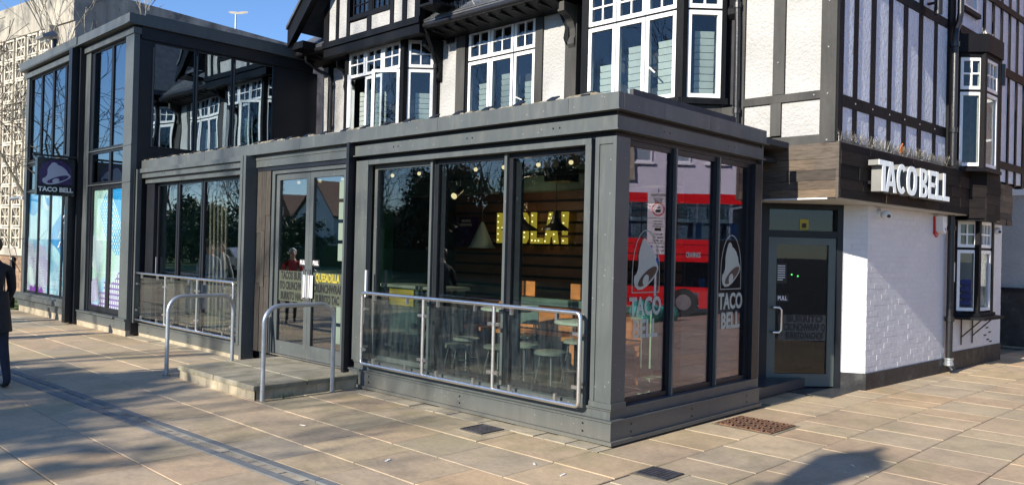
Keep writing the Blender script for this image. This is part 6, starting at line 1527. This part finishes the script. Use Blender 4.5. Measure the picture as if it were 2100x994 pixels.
for i in range(7):
    p = sp_+e_s*rg.uniform(-.7, .9)+n_s*rg.uniform(.15, .7)
    R_ = rg.uniform(.26, .36); mb = MB(); mb.ball((p[0], p[1], sp_[2]+R_*.75), R_, 14, 9, (1, 1, .85+.3*rg.random()))
    mb.v = [(x+rg.uniform(-.03, .03), y+rg.uniform(-.03, .03), z+rg.uniform(-.03, .03)) for x, y, z in mb.v]
    o = mb.build('refuse_bag', 'bag_green', None, smooth=True, label='green refuse bag in the pile at the foot of the sign post', cat='refuse bag', group='refuse bags by the sign post')
# pale rendered building with square windows, dark brick neighbours
wdir = np.array([.723, -.691, 0]); wout = np.array([-.691, -.723, 0]); wpos = np.array([15.5, 33.5, -.5]); WF = Fr(wpos, wdir, wout)
wbld = thing('pale_office_building', wpos, 'pale lilac rendered office building behind the bus', 'building')
bx('wall', 'mauve_wall', wbld, -3.2, 10.5, -8, 0, 0, 14, fr=WF)
for r_ in range(4):
    for c in range(6):
        s = -2.6+c*2.0; z = .9+r_*3.05
        glazing(wbld, WF, s, s+1.15, z, z+1.4, .10, .09, 'upvc', 'glass_house', 1, 1); bx('window_sill', 'upvc', wbld, s-.1, s+1.25, .0, .2, z-.12, z-.001, fr=WF)
mb = MB(WF); mb.ring([(9.5+3.2*math.cos(w), .02, 6+8*math.sin(w)) for w in [math.pi*k/16 for k in range(17)]], [(9.5+2.7*math.cos(w), .02, 6+7.4*math.sin(w)) for w in [math.pi*k/16 for k in range(17)]], (0, .2, 0), closed=False); mb.build('arch_moulding', 'pale_stone', wbld)
nb2 = thing('brick_terrace', tuple(WF(-8, 0, 0)), 'dark brick terrace beside the pale office building', 'building')
bx('wall', 'brick_red', nb2, -16, -3.21, -8, .6, 0, 13, fr=WF)
for i in range(5): glazing(nb2, WF, -5.2-i*2.2, -4.2-i*2.2, 5.2, 7.0, .66, .08, 'upvc', 'glass_house', 1, 2)
nb3 = thing('corner_brick_shop', tuple(WF(14, 0, 0)), 'brick corner building past the pale office building', 'building')
bx('wall', 'brick_brown', nb3, 10.6, 24, -8, 1.5, 0, 12, fr=WF)
for i in range(5): glazing(nb3, WF, 11.5+i*2.3, 12.6+i*2.3, 5.0, 6.8, 1.56, .08, 'upvc', 'glass_house', 1, 2)

# unseen post added behind the camera to throw the dark patch on the paving
sl_ = thing('shadow_post', (1.5, -9.2, 0), 'black street lantern post standing behind the camera', 'lamp post')
MB().tube([(1.5, -9.2, -.02), (1.5, -9.2, 1.2), (1.5, -9.2, 4.62)], [.09, .06, .045], 10).build('post', 'cast_black', sl_)
MB().lathe((1.5, -9.2, 4.62), [(.06, 0), (.16, .04), (.27, .50), (.30, .52), (.20, .66), (.06, .78), (.03, .92)], 8).build('caster_head', 'cast_black', sl_)
MB().tube([(1.24, -9.2, 4.55), (1.76, -9.2, 4.72)], .03, 6).build('caster_bar', 'cast_black', sl_)
# ================================================================ inside the glass shop
room = thing('dining_room', (-5, 3, 0), kind='structure')
def rm(name, mat, *b): return bx(name, mat, room, *b)
rm('room_floor', 'tile_floor', -10.4, -.17, .16, 5.6, .02, .14); rm('room_ceiling', 'ceiling_dark', -10.4, -.21, .21, 5.6, 2.85, 2.90)
rm('back_wall', 'wall_grey', -10.4, -1.06, 5.6, 5.7, .0, 2.85); rm('end_wall', 'teal_wall', -10.48, -10.401, .2, 5.6, .0, 2.85); rm('party_wall', 'wall_grey', -1.06, -1.051, 2.9, 5.6, .141, 2.849)
rm('bulkhead', 'seat_green', -10.4, -1.07, 2.6, 2.9, 2.55, 2.849)
# slatted timber feature wall
sl = thing('slatted_wall', (-4, 5.5, 0), 'dark horizontal timber slat wall at the back of the dining room', 'wall panelling')
z = .2; rs = random.Random(2)
while z < 2.75:
    x = -8.2
    while x < -1.1:
        L = min(rs.uniform(1.4, 2.6), -1.1-x); bx('slat', 'slat_wood', sl, x+.004, x+L-.004, 5.52, 5.56+rs.uniform(-.006, .006), z, z+.155); x += L
    z += .205
bx('backing', 'ceiling_dark', sl, -8.2, -1.1, 5.575, 5.595, .145, 2.84)
# marquee word sign
ho = thing('marquee_sign', (-5.9, 5.35, 1.83), 'yellow marquee letter sign lit with round bulbs inside the shop', 'sign')
def mletter(polys, s0, w, bulbs):
    f = front(5.42); z0, h = 1.83, .585
    mb = MB(f)
    for p in polys: mb.prism([(s0+u*w, .0, z0+v*h) for u, v in p], (0, .07, 0))
    mb.build('sign_letter', 'marquee_glow', ho)
    for u, v in bulbs: MB(f).ball((s0+u*w, .08, z0+v*h), .016, 8, 5).build('bulb', 'bulb_warm', ho)
V = (.1, .3, .5, .7, .9)
mletter([[(0, 0), (.3, 0), (.3, 1), (0, 1)], [(.7, 0), (1, 0), (1, 1), (.7, 1)], [(.3, .4), (.7, .4), (.7, .6), (.3, .6)]], -6.80, .33, [(.15, v) for v in V]+[(.85, v) for v in V]+[(.5, .5)])
mletter([[(0, .15), (.3, .2), (.3, .8), (0, .85)], [(.7, .2), (1, .15), (1, .85), (.7, .8)], [(0, .15), (.2, 0), (.8, 0), (1, .15), (.7, .2), (.3, .2)], [(0, .85), (.3, .8), (.7, .8), (1, .85), (.8, 1), (.2, 1)]], -6.33, .33, [(.15, v) for v in (.2, .35, .5, .65, .8)]+[(.85, v) for v in (.2, .35, .5, .65, .8)]+[(.4, .09), (.6, .09), (.4, .91), (.6, .91)])
mletter([[(0, 0), (.36, 0), (.36, 1), (0, 1)], [(.36, 0), (1, 0), (1, .18), (.36, .18)]], -5.90, .27, [(.18, v) for v in V]+[(.5, .09), (.8, .09)])
mletter([[(0, 0), (.28, 0), (.5, .75), (.72, 0), (1, 0), (.66, 1), (.34, 1)], [(.345, .22), (.655, .22), (.61, .38), (.39, .38)]], -5.56, .31, [(.12, .08), (.2, .3), (.3, .55), (.4, .8), (.88, .08), (.8, .3), (.7, .55), (.6, .8), (.5, .92)])
mletter([[(.2, .28), (.8, .28), (1, 1), (0, 1)], [(.1, 0), (.9, 0), (.9, .2), (.1, .2)]], -5.15, .13, [(.5, .1), (.5, .42), (.5, .65), (.5, .88)])
# pendants, bulbs on a string, projector, spots
def pendant(x, y, z, r, h, mat, label, bulb='bulb_soft'):
    t = thing('pendant_lamp', (x, y, z), label, 'pendant lamp')
    MB().tube([(x, y, z+h), (x, y, 2.85)], .006, 6).build('flex', 'plastic_black', t)
    P = [(r, 0), (r*.82, h*.12), (.045, h), (.02, h+.05)] if mat == 'pendant_green' else [(r, 0), (r*.92, .03), (r*.45, h*.35), (.06, h*.6), (.03, h)]
    n = 20; mb = MB()
    for i in range(len(P)-1):
        for j in range(n):
            a, b = 2*math.pi*j/n, 2*math.pi*(j+1)/n; (r0, z0), (r1, z1) = P[i], P[i+1]
            mb.add([(x+r0*math.cos(a), y+r0*math.sin(a), z+z0), (x+r0*math.cos(b), y+r0*math.sin(b), z+z0), (x+r1*math.cos(b), y+r1*math.sin(b), z+z1), (x+r1*math.cos(a), y+r1*math.sin(a), z+z1)], [(0, 1, 2, 3)])
    mb.build('lamp_shade', mat, t, smooth=True, fix=False); MB().ball((x, y, z+.05), .03, 8, 5).build('bulb', bulb, t)
pendant(-4.37, 2.6, 1.72, .215, .34, 'pendant_green', 'pale green cone pendant lamp hanging in the dining room')
pendant(-3.60, 2.6, 1.985, .27, .30, 'plastic_black', 'wide black pendant lamp before the lit letters')
pendant(-2.92, 2.6, 1.985, .19, .28, 'plastic_black', 'narrow black pendant lamp at the right of the lit letters')
pendant(-4.95, 2.2, 1.95, .24, .32, 'plastic_black', 'black pendant lamp behind the right hand door')
ls = thing('string_lights', (-3, 1.0, 2.7), 'string of round warm bulbs under the shop ceiling', 'string lights')
xs_ = [-6.9, -6.3, -5.7, -5.1, -4.51, -3.94, -3.39, -2.86, -2.38, -1.83, -1.35]
MB().tube([(x, 1.0, 2.74) for x in xs_], .006, 5).build('cable', 'plastic_black', ls)
for x_, y_, z_, e_ in ((-3.2, 2.2, 2.3, 4.0), (-5.6, 4.4, 2.45, 6.0), (-2.4, 4.2, 2.4, 4.5)):
    ld = bpy.data.lights.new('lamp_light', 'POINT'); ld.energy = e_; ld.color = (1.0, 0.78, 0.5); ld.shadow_soft_size = .08
    lo = bpy.data.objects.new('lamp_light', ld); col.objects.link(lo); lo.location = (x_, y_, z_)
for x in xs_: MB().ball((x, 1.0, 2.68), .026, 10, 6).build('bulb', 'bulb_soft', ls); MB().tube([(x, 1.0, 2.70), (x, 1.0, 2.74)], .014, 6).build('socket', 'plastic_black', ls)
for x, lb_ in ((-3.19, 'lit track spotlight in the middle of the dining room'), (-2.35, 'black track spotlight near the right of the dining room')):
    t = thing('track_spot', (x, 1.0, 2.36), lb_, 'spotlight'); MB().tube([(x, 1.06, 2.45), (x+.03, .93, 2.36)], .045, 12).build('spot_body', 'plastic_black', t, smooth=True); MB().tube([(x, 1.06, 2.45), (x, 1.06, 2.57)], .012, 6).build('stem', 'plastic_black', t)
    if x < -3: MB().tube([(x+.031, .928, 2.359), (x+.033, .92, 2.355)], .04, 12).build('spot_lens', 'bulb_soft', t)
bx('lighting_track', 'plastic_black', None, -5.6, -.6, 1.05, 1.08, 2.56, 2.60, label='black lighting track across the dining room ceiling', cat='lighting track')
t = thing('projector', (-1.85, 1.4, 2.55), 'black boxy projector hung from the shop ceiling', 'projector'); bx('case', 'plastic_black', t, -2.0, -1.68, 1.3, 1.55, 2.52, 2.68); bx('mount', 'plastic_black', t, -1.87, -1.81, 1.4, 1.46, 2.681, 2.849)
# furniture
def stool(x, y, label, h=.62, seatm='stool_top'):
    t = thing('bar_stool', (x, y, .14), label, 'stool', 'stools behind the glass front')
    MB().lathe((x, y, .14), [(.15, h), (.17, h+.01), (.17, h+.035), (.15, h+.045)], 16).build('seat', seatm, t, smooth=True)
    for k in range(4):
        a = math.pi/4+k*math.pi/2; MB().tube([(x+.10*math.cos(a), y+.10*math.sin(a), .14+h), (x+.19*math.cos(a), y+.19*math.sin(a), .14)], .011, 6).build('leg', 'chair_leg', t)
    MB().tube([(x+.165*math.cos(a), y+.165*math.sin(a), .34) for a in [2*math.pi*k/16 for k in range(17)]], .008, 5, cap=False).build('foot_ring', 'chair_leg', t)
def table(x, y, r, label, h=.80):
    t = thing('round_table', (x, y, .14), label, 'table')
    MB().lathe((x, y, .14), [(r-.01, h), (r, h+.008), (r, h+.03), (r-.01, h+.036)], 24).build('table_top', 'table_green', t, smooth=True); MB().tube([(x, y, .16), (x, y, .14+h)], .035, 10).build('pedestal', 'chair_leg', t); MB().lathe((x, y, .14), [(.24, 0), (.24, .012), (.05, .03)], 20).build('base', 'chair_leg', t)
table(-1.05, .95, .34, 'pale green round table near the right end of the glass bay'); table(-2.75, 1.5, .33, 'pale green round table behind the middle of the glass bay'); table(-7.7, 1.2, .34, 'pale green round table behind the left window bay')
SL_ = 'pale green topped stool behind the glass front'
for x, y, lb_ in ((-1.75, .75, 'pale green topped stool left of the table at the right of the glass bay'), (-1.15, .50, 'pale green topped stool closest to the right hand balustrade glass'), (-.62, .62, 'pale green topped stool beside the corner post'), (-2.25, .85, 'low green stool behind the second balustrade post'), (-2.62, .55, 'low green stool closest to the middle balustrade glass'), (-3.05, 1.1, 'low green stool left of the middle table'), (-1.6, 1.5, 'pale green topped stool standing behind the right hand table'), (-7.1, .9, 'low green stool at the right of the left window bay'), (-8.4, 1.1, 'low green stool behind the middle of the left window bay')): stool(x, y, lb_, .42 if x < -2 else .50)
def chair(x, y, rz, label):
    t = thing('cafe_chair', (x, y, .14), label, 'chair'); f = Fr((x, y, .14), (math.cos(rz), math.sin(rz), 0), (-math.sin(rz), math.cos(rz), 0))
    bx('seat', 'seat_green', t, -.2, .2, -.2, .2, .43, .455, fr=f); bx('backrest', 'seat_green', t, -.2, .2, .18, .2, .58, .84, fr=f)
    for a in (-.17, .17):
        for b in (-.17, .17): bx('leg', 'chair_leg', t, a-.012, a+.012, b-.012, b+.012, .0, .429 if b < 0 else .579, fr=f)
chair(-2.95, 1.95, .4, 'dark green cafe chair behind the middle of the glass bay'); chair(-2.3, 1.3, 2.4, 'dark green cafe chair turned towards the glass front')
bn = thing('orange_bench', (-2.6, 2.6, .14), 'orange wooden bench seating with dark rail inside the shop', 'bench')
for i in range(3): bx('bench_back', 'orange_wood', bn, -4.3+i*1.03, -3.29+i*1.03, 2.60, 2.64, .62, .92)
bx('bench_seat', 'orange_wood', bn, -4.3, -1.2, 2.16, 2.58, .55, .60); bx('bench_rail', 'seat_green', bn, -3.5, -1.15, 2.50, 2.60, .955, 1.05); bx('bench_top', 'orange_wood', bn, -4.3, -1.2, 2.55, 2.70, .925, .95)
for x in (-4.2, -3.3, -2.3, -1.3): bx('bench_leg', 'orange_wood', bn, x, x+.08, 2.2, 2.5, .14, .549)
for x in (-3.75, -2.75): bx('chair_back_board', 'orange_wood', bn, x, x+.34, 2.75, 2.78, 1.05, 1.26)
ct = thing('serving_counter', (-5.4, 2.2, .14), 'yellow fronted counter with pale green top inside the shop', 'counter')
bx('counter_body', 'seat_green', ct, -6.0, -4.6, 2.06, 2.5, .14, 1.07); bx('counter_front', 'booth_yellow', ct, -5.85, -5.25, 2.03, 2.055, .80, 1.05); bx('counter_top', 'table_green', ct, -6.05, -4.55, 2.0, 2.55, 1.075, 1.12)
mb_ = thing('menu_board', (-5.0, 5.4, 1.8), 'small dark menu board on the far wall of the dining room', 'menu board')
bx('board_panel', 'sign_purple', mb_, -8.15, -7.45, 5.46, 5.50, 1.75, 2.35); text('menu_lettering', 'CRAVINGS', 'white_print', mb_, (-7.8, 5.455, 2.27), (1, 0, 0), (0, 0, 1), .05, .02, .002); text('menu_lettering', 'VALUE MENU', 'white_print', mb_, (-7.8, 5.455, 2.19), (1, 0, 0), (0, 0, 1), .05, .02, .002)
# upright pale green display panel behind the middle side pane
dp = thing('display_panel', (-.55, 1.4, .14), 'upright pale green display panel behind the middle side pane', 'display')
bx('panel_sheet', 'panel_green', dp, -.52, -.50, 1.36, 1.50, .50, 1.10); bx('panel_back', 'paper_green', dp, -.56, -.545, 1.26, 1.72, .46, 1.16); bx('panel_foot', 'panel_green', dp, -.6, -.45, 1.28, 1.55, .14, .40)
# pale draped curtain in the left bay and teal poster behind the right door
cu = MB()
for k in range(5):
    x = -8.95+k*.14; cu.tube([(x, .55, 2.7), (x-.02, .58, 1.6), (x-.06, .6, .2)], .028, 6)
cu.build('bead_curtain', 'curtain', None, label='pale hanging cords behind the left window bay', cat='cords')
bx('teal_partition', 'teal_wall', None, -6.6, -6.5, 1.2, 2.4, .141, 2.0, label='teal partition inside the entrance', cat='partition')

# ================================================================ people
def person(label, loc, heading, H, parts, pose='stand', hair='hair_brown', bag=None, long_hair=False):
    """one continuous skinned body; hair and bag are children. parts: name -> material"""
    k = H/1.70; V = []; R_ = []; Z = []; Ed = []
    def v(p, r, zone): V.append(tuple(c*k for c in p)); R_.append((r[0]*k, r[1]*k) if isinstance(r, tuple) else (r*k, r*k)); Z.append(zone); return len(V)-1
    def chain(first, pts):
        a = first
        for p, r, zone in pts: b = v(p, r, zone); Ed.append((a, b)); a = b
        return a
    st = .0 if pose == 'stand' else .20
    pel = v((0, 0, .93), (.15, .115), 'leg')
    ch = chain(pel, [((0, 0, 1.05), (.145, .11), 'top'), ((.01, 0, 1.20), (.155, .12), 'top'), ((.0, 0, 1.33), (.135, .11), 'top'), ((-.005, 0, 1.43), (.10, .085), 'top'), ((.01, 0, 1.485), .052, 'skin'), ((.03, 0, 1.55), (.07, .08), 'skin'), ((.035, 0, 1.625), (.076, .09), 'skin'), ((.03, 0, 1.68), (.055, .065), 'skin')])
    nose = chain(ch-1, [((.125, 0, 1.595), .016, 'skin')])
    sh_ = 4-1
    for s in (-1, 1):
        f = st*s
        chain(pel, [((.0, .10*s, .88), .095, 'leg'), ((.03+f*.5, .10*s, .50), .062, 'leg'), ((f*.9-.02, .10*s, .10), .042, 'leg'), ((f*.9, .10*s, .045), .04, 'shoe'), ((f*.9+.14, .11*s, .03), .034, 'shoe')])
        a = -f*.8
        w = chain(3, [((-.005, .10*s, 1.385), .07, 'top'), ((-.005, .185*s, 1.345), .06, 'top'), ((a*.4-.02, .235*s, 1.12), .05, 'top'), ((a+.06, .225*s, .90), .038, 'top'), ((a+.085, .215*s, .83), (.022, .035), 'skin')])
        for q, (fx, fz, fy) in enumerate(((.10, .745, .0), (.085, .735, .012), (.072, .74, .02), (.06, .755, .028))):
            chain(w, [((a+fx+.012, (.215+fy*.3)*s, fz+.04), .0105, 'skin'), ((a+fx+.022, (.205+fy*.3)*s, fz), .009, 'skin')])
        chain(w, [((a+.115, .19*s, .81), .011, 'skin'), ((a+.13, .18*s, .775), .009, 'skin')])
    me = bpy.data.meshes.new('body'); me.from_pydata(V, Ed, [])
    o = bpy.data.objects.new('body', me); col.objects.link(o)
    sk = o.modifiers.new('skin', 'SKIN'); sk.use_smooth_shade = True
    for i, d in enumerate(me.skin_vertices[0].data): d.radius = R_[i]; d.use_root = (i == 0)
    su = o.modifiers.new('sub', 'SUBSURF'); su.levels = 2; su.render_levels = 2
    bpy.context.view_layer.update(); dg = bpy.context.evaluated_depsgraph_get(); m2 = bpy.data.meshes.new_from_object(o.evaluated_get(dg)); bpy.data.objects.remove(o)
    zs = ['skin', 'top', 'leg', 'shoe']; m2.materials.clear()
    for z in zs: m2.materials.append(M[parts[z]])
    A_ = np.array(V)
    for p in m2.polygons:
        c = np.array(p.center); j = int(np.argmin(((A_-c)**2).sum(1))); zn = Z[j]
        if zn == 'leg' and c[2] > .62*k and parts.get('coat'): zn = 'top'
        p.material_index = zs.index(zn); p.use_smooth = True
    t = thing('person', loc, label, 'person'); t.rotation_euler = (0, 0, heading)
    body = bpy.data.objects.new('body', m2); col.objects.link(body); body.parent = t
    def child(mb, name, mat):
        ob = bpy.data.objects.new(name, mb.mesh(name, mat, smooth=True)); col.objects.link(ob); ob.parent = t
    mb = MB(); mb.ball((-.006*k, 0, 1.637*k), .099*k, 16, 10, (1.0, .90, 1.0))
    # open the face
    mb.v = [((x if x < .045*k or z > 1.68*k else .045*k), y, z) for x, y, z in mb.v]
    if long_hair: mb.ball((-.06*k, 0, 1.47*k), .11*k, 12, 8, (.55, .85, 1.5))
    child(mb, 'hair', hair)
    for s in (-1, 1):
        e = MB(); e.ball((.108*k, .03*s*k, 1.62*k), .011*k, 8, 5); child(e, 'eye', 'plastic_black')
        e = MB(); e.ball((.035*k, .083*s*k, 1.60*k), .025*k, 8, 5, (.6, .35, 1.1)); child(e, 'ear', 'skin')
    e = MB(); e.ball((.112*k, 0, 1.553*k), .02*k, 8, 5, (.35, 1.1, .3)); child(e, 'mouth', 'alarm_red')
    if parts.get('coat'):
        # coat skirt hanging from the hips
        n = 18; P = []
        prof = [(1.10, .175, .135), (.95, .185, .15), (.80, .20, .175), (.64, .215, .20)]
        for z, a, b in prof:
            for j in range(n): w = 2*math.pi*j/n; P.append((b*k*math.cos(w)*(1+.04*math.sin(5*w)), a*k*math.sin(w), z*k))
        mb = MB(); mb.add(P, [(i*n+j, i*n+(j+1) % n, (i+1)*n+(j+1) % n, (i+1)*n+j) for i in range(3) for j in range(n)]); child(mb, 'coat_skirt', parts['top'])
    if bag:
        mb = MB(); mb.box(-.06*k, .06*k, .27*k, .42*k, .45*k, .72*k); child(mb, 'handbag', bag)
    return t
person('person in dark coat and navy trousers walking off the left edge', (-6.295, -3.255, 0), math.radians(190), 1.68, {'skin': 'skin', 'top': 'coat_black', 'leg': 'trouser_navy', 'shoe': 'shoe_black', 'coat': 1}, 'walk', 'hair_brown')
# the passers-by whose reflections show in the glass
person('person with white hair in a red coat carrying a bag', (-11.2, -3.25, 0), math.radians(30), 1.60, {'skin': 'skin', 'top': 'coat_red', 'leg': 'coat_black', 'shoe': 'shoe_black', 'coat': 1}, 'walk', 'hair_white', 'plastic_black')
person('person with long brown hair in a grey jacket and jeans', (-14.15, -2.80, 0), math.radians(15), 1.64, {'skin': 'skin', 'top': 'coat_grey', 'leg': 'jeans', 'shoe': 'shoe_black'}, 'walk', 'hair_brown', None, True)
person('person in a pale top and pale jeans beside the long haired one', (-14.65, -3.30, 0), math.radians(-5), 1.70, {'skin': 'skin', 'top': 'letter_return', 'leg': 'jeans', 'shoe': 'shoe_black'}, 'walk', 'hair_brown')
